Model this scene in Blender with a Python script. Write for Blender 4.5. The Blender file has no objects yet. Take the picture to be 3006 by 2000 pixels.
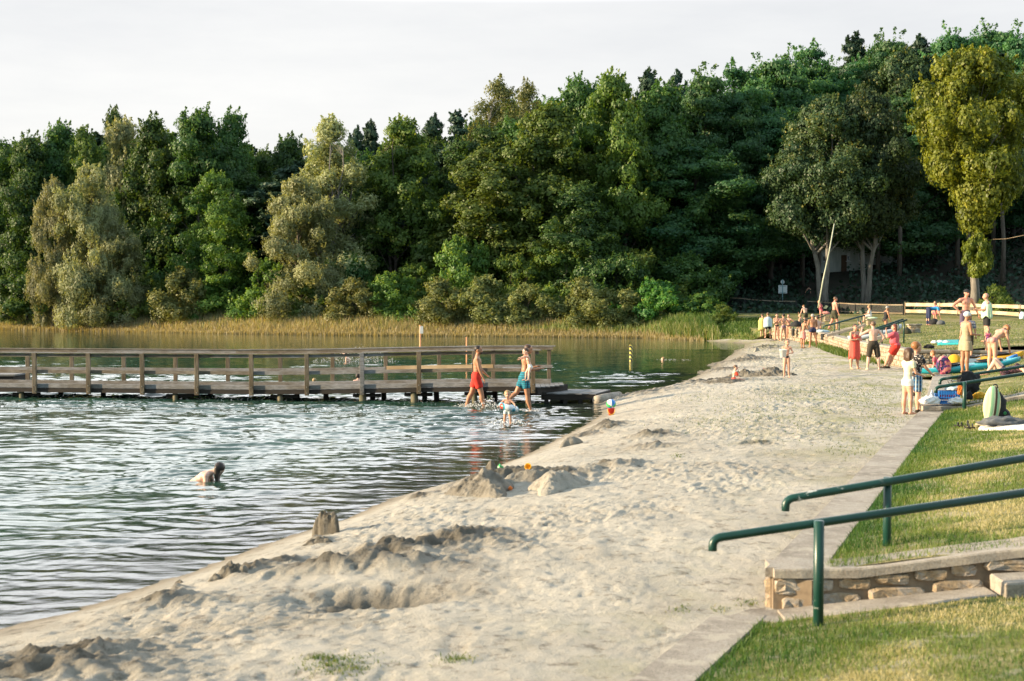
import bpy, bmesh, math, random
import numpy as np
from mathutils import Vector, Matrix, Quaternion

sc = bpy.context.scene
R = math.radians
# ------------------------------------------------------------------ camera
CAMZ = 3.4
F = 4175.0                       # focal length in pixels of the 3006 px wide picture
PITCH = math.atan(151.0 / F)
cd = bpy.data.cameras.new("camera"); cam = bpy.data.objects.new("camera", cd)
sc.collection.objects.link(cam)
cam.location = (0, 0, CAMZ); cam.rotation_euler = (math.pi / 2 - PITCH, 0, 0)
cd.sensor_width = 36.0; cd.lens = F / 3006.0 * 36.0
cd.clip_start = 0.1; cd.clip_end = 3000
cd.dof.use_dof = True; cd.dof.focus_distance = 42.0; cd.dof.aperture_fstop = 2.6
sc.camera = cam
# ------------------------------------------------------------------ sky and sun
SUN_EL = R(15.0)
SUN_DIR = Vector((-1.0, -0.14, 0)).normalized()          # horizontal direction towards the sun
sun_vec = Vector((SUN_DIR.x * math.cos(SUN_EL), SUN_DIR.y * math.cos(SUN_EL), math.sin(SUN_EL)))
world = bpy.data.worlds.new("World"); sc.world = world; world.use_nodes = True
wt = world.node_tree; wt.nodes.clear()
def wn(t, **k):
    n = wt.nodes.new(t)
    for a, b in k.items(): setattr(n, a, b)
    return n
sky = wn('ShaderNodeTexSky', sky_type='NISHITA', sun_disc=False, sun_elevation=SUN_EL,
         sun_rotation=math.atan2(SUN_DIR.x, SUN_DIR.y), altitude=50, air_density=1.0, dust_density=3.0)
bg = wn('ShaderNodeBackground'); bg.inputs['Strength'].default_value = 0.11
# thin veil of cloud, its brightness out of view set for reflections and shading
veil = wn('ShaderNodeMix', data_type='RGBA'); veil.inputs[0].default_value = 0.90
tc = wn('ShaderNodeTexCoord'); sep = wn('ShaderNodeSeparateXYZ')
mapn = wn('ShaderNodeMapping'); mapn.inputs['Scale'].default_value = (1.3, 1.3, 6.0)
nz = wn('ShaderNodeTexNoise'); nz.inputs['Scale'].default_value = 2.6; nz.inputs['Detail'].default_value = 7; nz.inputs['Roughness'].default_value = 0.6
cr = wn('ShaderNodeValToRGB')                                  # brightness of the cloud by noise
cr.color_ramp.elements[0].position = 0.30; cr.color_ramp.elements[0].color = (0.86, 0.865, 0.885, 1)
cr.color_ramp.elements[1].position = 0.72; cr.color_ramp.elements[1].color = (1.03, 1.02, 1.01, 1)
er = wn('ShaderNodeValToRGB')                                  # cloud brightness by elevation, unseen bright band added above the frame to whiten the water
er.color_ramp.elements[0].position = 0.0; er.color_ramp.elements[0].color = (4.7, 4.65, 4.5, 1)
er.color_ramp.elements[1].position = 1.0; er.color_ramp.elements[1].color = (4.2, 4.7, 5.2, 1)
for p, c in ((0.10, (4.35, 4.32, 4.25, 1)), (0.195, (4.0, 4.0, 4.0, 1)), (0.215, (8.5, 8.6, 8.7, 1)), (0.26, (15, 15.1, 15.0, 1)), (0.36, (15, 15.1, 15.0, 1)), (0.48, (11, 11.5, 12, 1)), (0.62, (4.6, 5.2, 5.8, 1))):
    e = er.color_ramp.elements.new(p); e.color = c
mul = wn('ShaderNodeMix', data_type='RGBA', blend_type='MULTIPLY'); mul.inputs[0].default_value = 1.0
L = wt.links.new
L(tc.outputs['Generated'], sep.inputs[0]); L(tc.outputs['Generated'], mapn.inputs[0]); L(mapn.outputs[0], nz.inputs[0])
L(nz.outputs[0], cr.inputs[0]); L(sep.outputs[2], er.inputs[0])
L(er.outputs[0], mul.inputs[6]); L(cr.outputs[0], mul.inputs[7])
dr = wn('ShaderNodeMapRange'); dr.interpolation_type = 'SMOOTHSTEP'; dr.inputs[1].default_value = -0.15; dr.inputs[2].default_value = 0.55; L(sep.outputs[1], dr.inputs[0])  # sky behind the camera dimmed to deepen shade on the tree fronts
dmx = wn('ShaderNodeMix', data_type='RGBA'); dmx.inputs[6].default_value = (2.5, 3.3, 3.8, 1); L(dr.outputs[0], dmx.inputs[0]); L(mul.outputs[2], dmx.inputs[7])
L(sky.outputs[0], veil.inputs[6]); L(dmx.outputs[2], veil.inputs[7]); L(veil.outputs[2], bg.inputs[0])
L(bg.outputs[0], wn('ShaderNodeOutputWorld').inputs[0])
ld = bpy.data.lights.new("sun", 'SUN'); ld.energy = 5.0; ld.angle = R(0.6); ld.color = (1.0, 0.78, 0.51)
sun = bpy.data.objects.new("sun", ld); sc.collection.objects.link(sun)
sun.rotation_euler = sun_vec.to_track_quat('Z', 'Y').to_euler(); sun.location = (-40, -10, 30)
# ------------------------------------------------------------------ exposure
sc.view_settings.view_transform = 'Standard'; sc.view_settings.look = 'None'
sc.view_settings.exposure = 1.15; sc.view_settings.gamma = 1.0
sc.render.engine = 'CYCLES'
sc.cycles.max_bounces = 6; sc.cycles.diffuse_bounces = 3; sc.cycles.glossy_bounces = 3
sc.cycles.transmission_bounces = 3; sc.cycles.transparent_max_bounces = 8
sc.cycles.use_denoising = True
sc.cycles.caustics_reflective = False; sc.cycles.caustics_refractive = False

# ================================================================== helpers
rng = np.random.default_rng(7); random.seed(7)
COL = sc.collection
def ray(px, py):
    x = (px - 1503.0) / F; v = (1000.0 - py) / F
    c, s = math.cos(PITCH), math.sin(PITCH)
    return Vector((x, c + v * s, -s + v * c))
def atz(px, py, z=0.0):
    d = ray(px, py); return Vector((0, 0, CAMZ)) + d * ((z - CAMZ) / d.z)
def aty(px, py, Y):
    d = ray(px, py); return Vector((0, 0, CAMZ)) + d * (Y / d.y)
def o2(x, y): return x * 1.27535, y * 1.27535          # overview coordinates to full pixels

def PX_(px, Y): return (px - 1503.0) / F * Y
_T = rng.random((256, 256))
def vnoise(x, y):
    xi = np.floor(x).astype(int); yi = np.floor(y).astype(int)
    fx = x - xi; fy = y - yi
    fx = fx * fx * (3 - 2 * fx); fy = fy * fy * (3 - 2 * fy)
    g = lambda a, b: _T[a & 255, b & 255]
    return (g(xi, yi) * (1 - fx) + g(xi + 1, yi) * fx) * (1 - fy) + (g(xi, yi + 1) * (1 - fx) + g(xi + 1, yi + 1) * fx) * fy
def fbm(x, y, oct=4, lac=2.03, gain=0.5):
    a = 1.0; s = 0.0; n = 0.0
    for i in range(oct):
        s = s + a * (vnoise(x + 17.3 * i, y + 31.7 * i) - 0.5); n += a; a *= gain; x = x * lac; y = y * lac
    return s / n * 2
def sstep(a, b, x):
    t = np.clip((x - a) / (b - a), 0, 1); return t * t * (3 - 2 * t)

def props(o, label=None, cat=None, group=None, kind=None):
    if label: o['label'] = label
    if cat: o['category'] = cat
    if group: o['group'] = group
    if kind: o['kind'] = kind
    return o
def empty(name, loc, rz=0.0):
    o = bpy.data.objects.new(name, None); COL.objects.link(o)
    o.location = loc; o.rotation_euler = (0, 0, rz); o.empty_display_size = 0.2
    return o
def link(name, me, mat, parent=None):
    o = bpy.data.objects.new(name, me); COL.objects.link(o)
    if mat is not None:
        if isinstance(mat, (list, tuple)):
            for m in mat: me.materials.append(m)
        elif not me.materials: me.materials.append(mat)
    if parent is not None: o.parent = parent
    return o
def np_mesh(name, verts, faces, smooth=False, tint=None):
    """faces: (M,k) int array, all of k corners"""
    me = bpy.data.meshes.new(name)
    verts = np.asarray(verts, dtype=np.float32); faces = np.asarray(faces, dtype=np.int32)
    M, k = faces.shape
    me.vertices.add(len(verts)); me.vertices.foreach_set('co', verts.ravel())
    me.loops.add(M * k); me.loops.foreach_set('vertex_index', faces.ravel())
    me.polygons.add(M); me.polygons.foreach_set('loop_start', np.arange(0, M * k, k, dtype=np.int32))
    if smooth: me.polygons.foreach_set('use_smooth', np.ones(M, dtype=bool))
    if tint is not None:
        at = me.attributes.new('tint', 'FLOAT', 'POINT'); at.data.foreach_set('value', np.asarray(tint, dtype=np.float32))
    me.update(calc_edges=True)
    return me
class MB:
    """collects simple solids into one mesh"""
    def __init__(s): s.v = []; s.f = []
    def add(s, vs, fs):
        n = len(s.v); s.v += [tuple(v) for v in vs]; s.f += [tuple(i + n for i in f) for f in fs]; return s
    def box(s, c, size, rz=0.0, M=None, jit=0.0):
        x, y, z = (d / 2 for d in size)
        m = M if M is not None else Matrix.Rotation(rz, 3, 'Z')
        vs = []
        for dx, dy, dz in ((-x, -y, -z), (x, -y, -z), (x, y, -z), (-x, y, -z), (-x, -y, z), (x, -y, z), (x, y, z), (-x, y, z)):
            v = m @ Vector((dx, dy, dz)) + Vector(c)
            if jit: v += Vector([random.uniform(-jit, jit) for _ in range(3)])
            vs.append(v)
        return s.add(vs, [(0, 3, 2, 1), (4, 5, 6, 7), (0, 1, 5, 4), (1, 2, 6, 5), (2, 3, 7, 6), (3, 0, 4, 7)])
    def beam(s, a, b, w, h, up=(0, 0, 1), jit=0.0):
        a = Vector(a); b = Vector(b); d = (b - a); Ln = d.length; d.normalize()
        u = Vector(up); side = d.cross(u).normalized(); u = side.cross(d)
        vs = []
        for t in (0, Ln):
            for i, j in ((-1, -1), (1, -1), (1, 1), (-1, 1)):
                v = a + d * t + side * (i * w / 2) + u * (j * h / 2)
                if jit: v += Vector([random.uniform(-jit, jit) for _ in range(3)])
                vs.append(v)
        return s.add(vs, [(0, 1, 2, 3), (4, 7, 6, 5), (0, 4, 5, 1), (1, 5, 6, 2), (2, 6, 7, 3), (3, 7, 4, 0)])
    def tube(s, pts, rad, n=10, cap=True):
        pts = [Vector(p) for p in pts]
        if not hasattr(rad, '__len__'): rad = [rad] * len(pts)
        base = len(s.v); ref = None
        for i, p in enumerate(pts):
            d = (pts[min(i + 1, len(pts) - 1)] - pts[max(i - 1, 0)]).normalized()
            if ref is None:
                ref = Vector((0, 0, 1)) if abs(d.z) < 0.9 else Vector((1, 0, 0))
            u = (ref - d * ref.dot(d)).normalized(); ref = u; w = d.cross(u)
            for k in range(n):
                a = 2 * math.pi * k / n
                s.v.append(tuple(p + (u * math.cos(a) + w * math.sin(a)) * rad[i]))
        for i in range(len(pts) - 1):
            for k in range(n):
                a = base + i * n + k; b = base + i * n + (k + 1) % n
                s.f.append((a, b, b + n, a + n))
        if cap:
            s.f.append(tuple(base + k for k in reversed(range(n))))
            e = base + (len(pts) - 1) * n; s.f.append(tuple(e + k for k in range(n)))
        return s
    def lathe(s, c, prof, n=20, M=None, cap=True):
        c = Vector(c); base = len(s.v)
        for r, z in prof:
            for k in range(n):
                a = 2 * math.pi * k / n; v = Vector((r * math.cos(a), r * math.sin(a), z))
                s.v.append(tuple(c + (M @ v if M is not None else v)))
        for i in range(len(prof) - 1):
            for k in range(n):
                a = base + i * n + k; b = base + i * n + (k + 1) % n
                s.f.append((a, b, b + n, a + n))
        if cap:
            s.f.append(tuple(base + k for k in reversed(range(n))))
            e = base + (len(prof) - 1) * n; s.f.append(tuple(e + k for k in range(n)))
        return s
    def mesh(s, name, smooth=False, bevel=0.0, seg=1):
        me = bpy.data.meshes.new(name); me.from_pydata(s.v, [], s.f); me.update()
        bm = bmesh.new(); bm.from_mesh(me); bmesh.ops.recalc_face_normals(bm, faces=bm.faces)
        if bevel: bmesh.ops.bevel(bm, geom=list(bm.edges), offset=bevel, segments=seg, affect='EDGES', profile=0.6)
        bm.to_mesh(me); bm.free()
        if smooth: me.polygons.foreach_set('use_smooth', np.ones(len(me.polygons), dtype=bool))
        return me
    def obj(s, name, mat, parent=None, smooth=False, bevel=0.0, seg=1):
        return link(name, s.mesh(name, smooth, bevel, seg), mat, parent)

# ================================================================== materials
def ramp(nt, fac, stops, interp='LINEAR'):
    n = nt.nodes.new('ShaderNodeValToRGB'); n.color_ramp.interpolation = interp
    el = n.color_ramp.elements
    el[0].position, el[0].color = stops[0][0], (*stops[0][1], 1)
    el[1].position, el[1].color = stops[-1][0], (*stops[-1][1], 1)
    for p, c in stops[1:-1]:
        e = el.new(p); e.color = (*c, 1)
    if fac is not None: nt.links.new(fac, n.inputs[0])
    return n
def noise(nt, scale, detail=4, rough=0.55, coord='Object', vscale=None, dist=0.0):
    tcn = nt.nodes.new('ShaderNodeTexCoord'); out = tcn.outputs[coord]
    if vscale:
        m = nt.nodes.new('ShaderNodeMapping'); m.inputs['Scale'].default_value = vscale
        nt.links.new(out, m.inputs[0]); out = m.outputs[0]
    n = nt.nodes.new('ShaderNodeTexNoise'); n.inputs['Scale'].default_value = scale
    n.inputs['Detail'].default_value = detail; n.inputs['Roughness'].default_value = rough; n.inputs['Distortion'].default_value = dist
    nt.links.new(out, n.inputs[0]); return n
def newmat(name):
    m = bpy.data.materials.new(name); m.use_nodes = True
    nt = m.node_tree; b = nt.nodes['Principled BSDF']; return m, nt, b
def mix(nt, a, b, fac, blend='MIX'):
    n = nt.nodes.new('ShaderNodeMix'); n.data_type = 'RGBA'; n.blend_type = blend
    for sk, v in ((0, fac), (6, a), (7, b)):
        if isinstance(v, (int, float)): n.inputs[sk].default_value = v
        elif isinstance(v, (tuple, list)): n.inputs[sk].default_value = (*v, 1) if len(v) == 3 else v
        else: nt.links.new(v, n.inputs[sk])
    return n.outputs[2]
def bump(nt, b, h, strength=0.5, dist=0.02):
    n = nt.nodes.new('ShaderNodeBump'); n.inputs['Strength'].default_value = strength; n.inputs['Distance'].default_value = dist
    nt.links.new(h, n.inputs['Height']); nt.links.new(n.outputs[0], b.inputs['Normal'])
def simple(name, c1, c2=None, scale=20, rough=0.6, bmp=0.0, metal=0.0, vscale=None, spec=None, coord='Object', detail=4):
    m, nt, b = newmat(name)
    c2 = c2 or tuple(x * 0.75 for x in c1)
    n = noise(nt, scale, detail, coord=coord, vscale=vscale)
    r = ramp(nt, n.outputs[0], [(0.32, c2), (0.68, c1)])
    nt.links.new(r.outputs[0], b.inputs['Base Color']); b.inputs['Roughness'].default_value = rough; b.inputs['Metallic'].default_value = metal
    if spec is not None: b.inputs['Specular IOR Level'].default_value = spec
    if bmp: bump(nt, b, n.outputs[0], bmp, 0.01)
    return m
def leafmat(name, dark, light, trans=0.3, rough=0.5, hue=None):
    m = bpy.data.materials.new(name); m.use_nodes = True; nt = m.node_tree; nt.nodes.clear()
    at = nt.nodes.new('ShaderNodeAttribute'); at.attribute_name = 'tint'
    oi = nt.nodes.new('ShaderNodeObjectInfo')
    r = ramp(nt, at.outputs['Fac'], [(0.0, dark), (0.8, light), (1.0, hue or light)])
    hs = nt.nodes.new('ShaderNodeHueSaturation')
    mr = nt.nodes.new('ShaderNodeMapRange'); mr.inputs[3].default_value = 0.8; mr.inputs[4].default_value = 1.2
    nt.links.new(oi.outputs['Random'], mr.inputs[0]); nt.links.new(mr.outputs[0], hs.inputs['Value'])
    mr2 = nt.nodes.new('ShaderNodeMapRange'); mr2.inputs[3].default_value = 0.485; mr2.inputs[4].default_value = 0.515
    nt.links.new(oi.outputs['Random'], mr2.inputs[0]); nt.links.new(mr2.outputs[0], hs.inputs['Hue'])
    nt.links.new(r.outputs[0], hs.inputs['Color'])
    d = nt.nodes.new('ShaderNodeBsdfDiffuse'); t = nt.nodes.new('ShaderNodeBsdfTranslucent'); g = nt.nodes.new('ShaderNodeBsdfGlossy')
    g.inputs['Roughness'].default_value = rough; g.inputs['Color'].default_value = (0.6, 0.6, 0.6, 1)
    nt.links.new(hs.outputs[0], d.inputs[0])
    tcol = mix(nt, hs.outputs[0], (1.25, 1.15, 0.45), 1.0, 'MULTIPLY'); nt.links.new(tcol, t.inputs[0])
    m1 = nt.nodes.new('ShaderNodeMixShader'); m1.inputs[0].default_value = trans
    m2 = nt.nodes.new('ShaderNodeMixShader'); m2.inputs[0].default_value = 0.035
    o = nt.nodes.new('ShaderNodeOutputMaterial')
    nt.links.new(d.outputs[0], m1.inputs[1]); nt.links.new(t.outputs[0], m1.inputs[2])
    nt.links.new(m1.outputs[0], m2.inputs[1]); nt.links.new(g.outputs[0], m2.inputs[2]); nt.links.new(m2.outputs[0], o.inputs[0])
    return m
def barkmat(name, c1, c2, bmp=0.6):
    m, nt, b = newmat(name)
    n = noise(nt, 3.0, 6, 0.65, vscale=(3, 3, 0.5))
    r = ramp(nt, n.outputs[0], [(0.35, c2), (0.62, c1)]); nt.links.new(r.outputs[0], b.inputs['Base Color'])
    b.inputs['Roughness'].default_value = 0.9; bump(nt, b, n.outputs[0], bmp, 0.05); return m

M = {}
M['alder'] = leafmat('alder_leaf', (0.028, 0.074, 0.022), (0.088, 0.172, 0.04), 0.4, hue=(0.18, 0.24, 0.05))
M['alder_warm'] = leafmat('warm_alder_leaf', (0.055, 0.112, 0.022), (0.155, 0.235, 0.045), 0.44, hue=(0.28, 0.31, 0.06))
M['willow'] = leafmat('willow_leaf', (0.17, 0.19, 0.09), (0.37, 0.39, 0.2), 0.4, hue=(0.46, 0.44, 0.24))
M['pine'] = leafmat('pine_needle', (0.022, 0.05, 0.032), (0.055, 0.105, 0.062), 0.15, hue=(0.08, 0.13, 0.07))
M['robinia'] = leafmat('robinia_leaf', (0.026, 0.098, 0.044), (0.085, 0.205, 0.066), 0.4, hue=(0.15, 0.25, 0.07))
M['linden'] = leafmat('linden_leaf', (0.07, 0.105, 0.012), (0.23, 0.26, 0.028), 0.45, hue=(0.4, 0.38, 0.045))
M['maple'] = leafmat('maple_leaf', (0.028, 0.07, 0.034), (0.085, 0.135, 0.046), 0.32, hue=(0.26, 0.24, 0.05))
M['shrub'] = leafmat('shrub_leaf', (0.065, 0.14, 0.03), (0.19, 0.29, 0.06), 0.45, hue=(0.34, 0.38, 0.08))
M['sallow'] = leafmat('sallow_leaf', (0.105, 0.135, 0.045), (0.25, 0.27, 0.1), 0.4, hue=(0.34, 0.32, 0.12))
M['bright'] = leafmat('bright_shrub_leaf', (0.035, 0.125, 0.035), (0.13, 0.29, 0.06), 0.45, hue=(0.36, 0.42, 0.08))
M['reed'] = leafmat('reed_blade', (0.34, 0.30, 0.15), (0.55, 0.49, 0.27), 0.45, hue=(0.24, 0.36, 0.11))
M['grassblade'] = leafmat('grass_blade', (0.030, 0.095, 0.020), (0.150, 0.205, 0.040), 0.4, hue=(0.42, 0.37, 0.22))
M['bark'] = barkmat('bark', (0.16, 0.13, 0.10), (0.05, 0.04, 0.032))
M['bark_pale'] = barkmat('pale_bark', (0.25, 0.23, 0.20), (0.11, 0.10, 0.085))
M['bark_dark'] = barkmat('dark_bark', (0.07, 0.055, 0.045), (0.03, 0.025, 0.02))

# ---- sand
m, nt, b = newmat('sand'); M['sand'] = m
geo = nt.nodes.new('ShaderNodeNewGeometry'); sp = nt.nodes.new('ShaderNodeSeparateXYZ'); nt.links.new(geo.outputs['Position'], sp.inputs[0])
n1 = noise(nt, 0.35, 6, 0.68, dist=0.4); n2 = noise(nt, 5, 8, 0.75); n3 = noise(nt, 60, 3, 0.7)
base = ramp(nt, n1.outputs[0], [(0.30, (0.39, 0.355, 0.295)), (0.50, (0.49, 0.455, 0.385)), (0.72, (0.55, 0.52, 0.45))])
fine = ramp(nt, n2.outputs[0], [(0.36, (0.52, 0.50, 0.48)), (0.46, (0.97, 0.97, 0.97)), (0.8, (1.08, 1.07, 1.06))])
c = mix(nt, base.outputs[0], fine.outputs[0], 1.0, 'MULTIPLY')
gr = ramp(nt, n3.outputs[0], [(0.30, (0.78, 0.76, 0.72)), (0.55, (1, 1, 1))]); c = mix(nt, c, gr.outputs[0], 0.8, 'MULTIPLY')
wet = nt.nodes.new('ShaderNodeAttribute'); wet.attribute_name = 'tint'           # damp freshly dug sand
c = mix(nt, c, (0.30, 0.295, 0.285), wet.outputs['Fac'], 'MULTIPLY')
# damp band along the water, lake bed mud painted darker with depth to stand in for light absorbed by water
wr = ramp(nt, sp.outputs[2], [(0.0, (1, 1, 1)), (1.0, (0, 0, 0))])
mr = nt.nodes.new('ShaderNodeMapRange'); mr.inputs[1].default_value = 0.02; mr.inputs[2].default_value = 0.16; nt.links.new(sp.outputs[2], mr.inputs[0])
nt.links.new(mr.outputs[0], wr.inputs[0])
c = mix(nt, c, (0.60, 0.56, 0.50), wr.outputs[0], 'MULTIPLY')
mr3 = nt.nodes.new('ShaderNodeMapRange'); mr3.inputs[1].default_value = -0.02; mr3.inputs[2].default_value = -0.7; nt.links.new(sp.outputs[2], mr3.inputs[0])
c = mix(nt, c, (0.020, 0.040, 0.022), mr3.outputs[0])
# thin dry grass creeping over the sand
gn = noise(nt, 1.1, 6, 0.7, vscale=(1, 0.6, 1)); gw = ramp(nt, gn.outputs[0], [(0.47, (0, 0, 0)), (0.60, (0.75, 0.75, 0.75))])
gm = nt.nodes.new('ShaderNodeAttribute'); gm.attribute_name = 'grassy'
gmul = nt.nodes.new('ShaderNodeMath'); gmul.operation = 'MULTIPLY'; nt.links.new(gw.outputs[0], gmul.inputs[0]); nt.links.new(gm.outputs['Fac'], gmul.inputs[1])
c = mix(nt, c, (0.27, 0.27, 0.11), gmul.outputs[0])
nt.links.new(c, b.inputs['Base Color']); b.inputs['Roughness'].default_value = 0.9; b.inputs['Specular IOR Level'].default_value = 0.15
ad = nt.nodes.new('ShaderNodeMath'); ad.operation = 'ADD'; nt.links.new(n2.outputs[0], ad.inputs[0])
n3s = nt.nodes.new('ShaderNodeMath'); n3s.operation = 'MULTIPLY'; n3s.inputs[1].default_value = 0.25; nt.links.new(n3.outputs[0], n3s.inputs[0]); nt.links.new(n3s.outputs[0], ad.inputs[1])
bump(nt, b, ad.outputs[0], 1.0, 0.06)

# ---- lawn
m, nt, b = newmat('lawn_grass'); M['lawn'] = m
n1 = noise(nt, 0.55, 6, 0.65, vscale=(0.8, 1.2, 1), dist=0.5); n2 = noise(nt, 9, 5, 0.7); n3 = noise(nt, 3.0, 5, 0.6)
c = ramp(nt, n1.outputs[0], [(0.28, (0.095, 0.135, 0.032)), (0.45, (0.19, 0.19, 0.065)), (0.58, (0.31, 0.27, 0.125)), (0.75, (0.40, 0.34, 0.19))]).outputs[0]
c = mix(nt, c, ramp(nt, n2.outputs[0], [(0.3, (0.55, 0.58, 0.5)), (0.6, (1.1, 1.1, 1.1))]).outputs[0], 0.9, 'MULTIPLY')
c = mix(nt, c, (0.42, 0.38, 0.29), ramp(nt, n3.outputs[0], [(0.54, (0, 0, 0)), (0.68, (0.75, 0.75, 0.75))]).outputs[0])
nt.links.new(c, b.inputs['Base Color']); b.inputs['Roughness'].default_value = 0.95; b.inputs['Specular IOR Level'].default_value = 0.1
bump(nt, b, n2.outputs[0], 0.9, 0.06)
# ---- forest floor
M['floor'] = simple('forest_floor', (0.045, 0.033, 0.020), (0.018, 0.020, 0.010), 0.4, 0.95, 0.4, detail=7)
M['path'] = simple('gravel', (0.25, 0.23, 0.21), (0.17, 0.155, 0.14), 3.0, 0.95, 0.5, detail=8)
m, nt, b = newmat('weathered_concrete'); M['concrete'] = m
n1 = noise(nt, 1.6, 9, 0.7); n2 = noise(nt, 45, 4, 0.7); n3 = noise(nt, 5, 6, 0.6)
c = ramp(nt, n1.outputs[0], [(0.34, (0.20, 0.17, 0.135)), (0.50, (0.33, 0.29, 0.24)), (0.66, (0.41, 0.37, 0.315))]).outputs[0]
c = mix(nt, c, ramp(nt, n2.outputs[0], [(0.35, (0.60, 0.58, 0.55)), (0.55, (1.05, 1.05, 1.05))]).outputs[0], 0.75, 'MULTIPLY')
c = mix(nt, c, (0.44, 0.39, 0.31), ramp(nt, n3.outputs[0], [(0.55, (0, 0, 0)), (0.62, (0.7, 0.7, 0.7))]).outputs[0])
nt.links.new(c, b.inputs['Base Color']); b.inputs['Roughness'].default_value = 0.95; bump(nt, b, n2.outputs[0], 0.7, 0.015)
M['stone'] = None
m, nt, b = newmat('field_stone'); M['stone'] = m
n1 = noise(nt, 5, 6, 0.65); n2 = noise(nt, 34, 5, 0.7)
c = ramp(nt, n1.outputs[0], [(0.30, (0.20, 0.165, 0.13)), (0.45, (0.44, 0.33, 0.205)), (0.60, (0.42, 0.385, 0.34)), (0.72, (0.55, 0.45, 0.32))]).outputs[0]
c = mix(nt, c, ramp(nt, n2.outputs[0], [(0.3, (0.6, 0.6, 0.6)), (0.6, (1.1, 1.1, 1.1))]).outputs[0], 0.8, 'MULTIPLY')
nt.links.new(c, b.inputs['Base Color']); b.inputs['Roughness'].default_value = 0.9; bump(nt, b, n2.outputs[0], 0.8, 0.02)
M['mortar'] = simple('mortar', (0.30, 0.23, 0.155), (0.20, 0.15, 0.10), 12, 0.95, 0.5)
m, nt, b = newmat('dark_green_paint'); M['green_paint'] = m
n1 = noise(nt, 5, 3, 0.6); n2 = noise(nt, 7, 8, 0.75, vscale=(0.6, 1, 1)); n3 = noise(nt, 1.1, 2, 0.5)
c = ramp(nt, n1.outputs[0], [(0.3, (0.004, 0.036, 0.026)), (0.7, (0.007, 0.055, 0.040))]).outputs[0]
ch = nt.nodes.new('ShaderNodeMath'); ch.operation = 'MULTIPLY'; r1 = ramp(nt, n2.outputs[0], [(0.60, (0, 0, 0)), (0.62, (1, 1, 1))]); r2 = ramp(nt, n3.outputs[0], [(0.52, (0, 0, 0)), (0.58, (1, 1, 1))])
nt.links.new(r1.outputs[0], ch.inputs[0]); nt.links.new(r2.outputs[0], ch.inputs[1])
c = mix(nt, c, (0.42, 0.45, 0.42), ch.outputs[0]); nt.links.new(c, b.inputs['Base Color']); b.inputs['Roughness'].default_value = 0.34; bump(nt, b, n2.outputs[0], 0.15, 0.004)
def woodmat(name, c1, c2, vs=(1, 8, 8)):
    m, nt, b = newmat(name); n = noise(nt, 3.5, 7, 0.7, vscale=vs); n2 = noise(nt, 1.3, 3, 0.5)
    c = ramp(nt, n.outputs[0], [(0.30, c2), (0.62, c1)]).outputs[0]
    c = mix(nt, c, ramp(nt, n2.outputs[0], [(0.4, (0.7, 0.62, 0.5)), (0.6, (1.08, 1.08, 1.08))]).outputs[0], 0.8, 'MULTIPLY')
    nt.links.new(c, b.inputs['Base Color']); b.inputs['Roughness'].default_value = 0.85; bump(nt, b, n.outputs[0], 0.5, 0.01); return m
M['wood'] = woodmat('weathered_wood', (0.225, 0.20, 0.165), (0.075, 0.064, 0.052))
M['wood_post'] = woodmat('weathered_post', (0.25, 0.20, 0.135), (0.085, 0.066, 0.045), vs=(8, 8, 1))
M['wood_grey'] = woodmat('grey_wood', (0.26, 0.26, 0.265), (0.11, 0.11, 0.11))
M['wood_new'] = woodmat('pale_new_wood', (0.52, 0.40, 0.25), (0.40, 0.29, 0.17))
M['wood_dark'] = woodmat('wet_dark_wood', (0.026, 0.021, 0.017), (0.012, 0.010, 0.008))
M['pile'] = simple('mossy_pile', (0.16, 0.14, 0.09), (0.05, 0.06, 0.03), 4, 0.85, 0.4)

# ================================================================== terrain
SH = [(-20, 4.0), (-6.2, 12.0), (-5.1, 14.15), (-4.62, 14.86), (-4.19, 16.15), (-3.86, 16.9), (-3.46, 18.3), (-2.9, 19.9), (-2.48, 20.8), (-1.96, 22.97),
      (-0.99, 25.1), (-0.4, 26.9), (0.19, 28.6), (0.99, 31.9), (1.71, 34.9), (2.45, 38.5), (2.6, 42.0), (3.3, 44.6), (4.15, 46.5), (5.9, 50.7), (7.7, 57.2), (9.4, 64.5),
      (11.0, 72.0), (13.4, 82.0), (14.6, 89.0), (12.8, 92.0), (12.8, 96.0)]
_shy = np.array([p[1] for p in SH]); _shx = np.array([p[0] for p in SH])
KB = [(0.0, 8.5), (0.88, 10.6), (1.80, 12.75), (2.37, 13.0), (6.54, 24.5), (8.85, 30.7), (12.25, 41.6), (14.4, 51.0), (15.3, 64.7), (16.5, 75.2), (16.9, 84.0), (16.2, 89.5), (14.2, 96.0)]
_kby = np.array([p[1] for p in KB]); _kbx = np.array([p[0] for p in KB])
def xshore(y): return np.interp(y, _shy, _shx)
def xkerb(y): return np.interp(y, _kby, _kbx)
def zkerb(y): return np.interp(y, [8, 12.7, 17, 22, 31, 42, 50, 60, 96], [0.45, 0.46, 0.60, 0.72, 0.73, 0.70, 0.52, 0.47, 0.42])
HOLES = []          # (x, y, rx, ry, amp, rough)
def feat(ox, oy, rx, ry, amp, rough=0.5, z=0.25):
    p = atz(*o2(ox, oy), z); HOLES.append((p.x, p.y, rx, ry, amp, rough))
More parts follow.
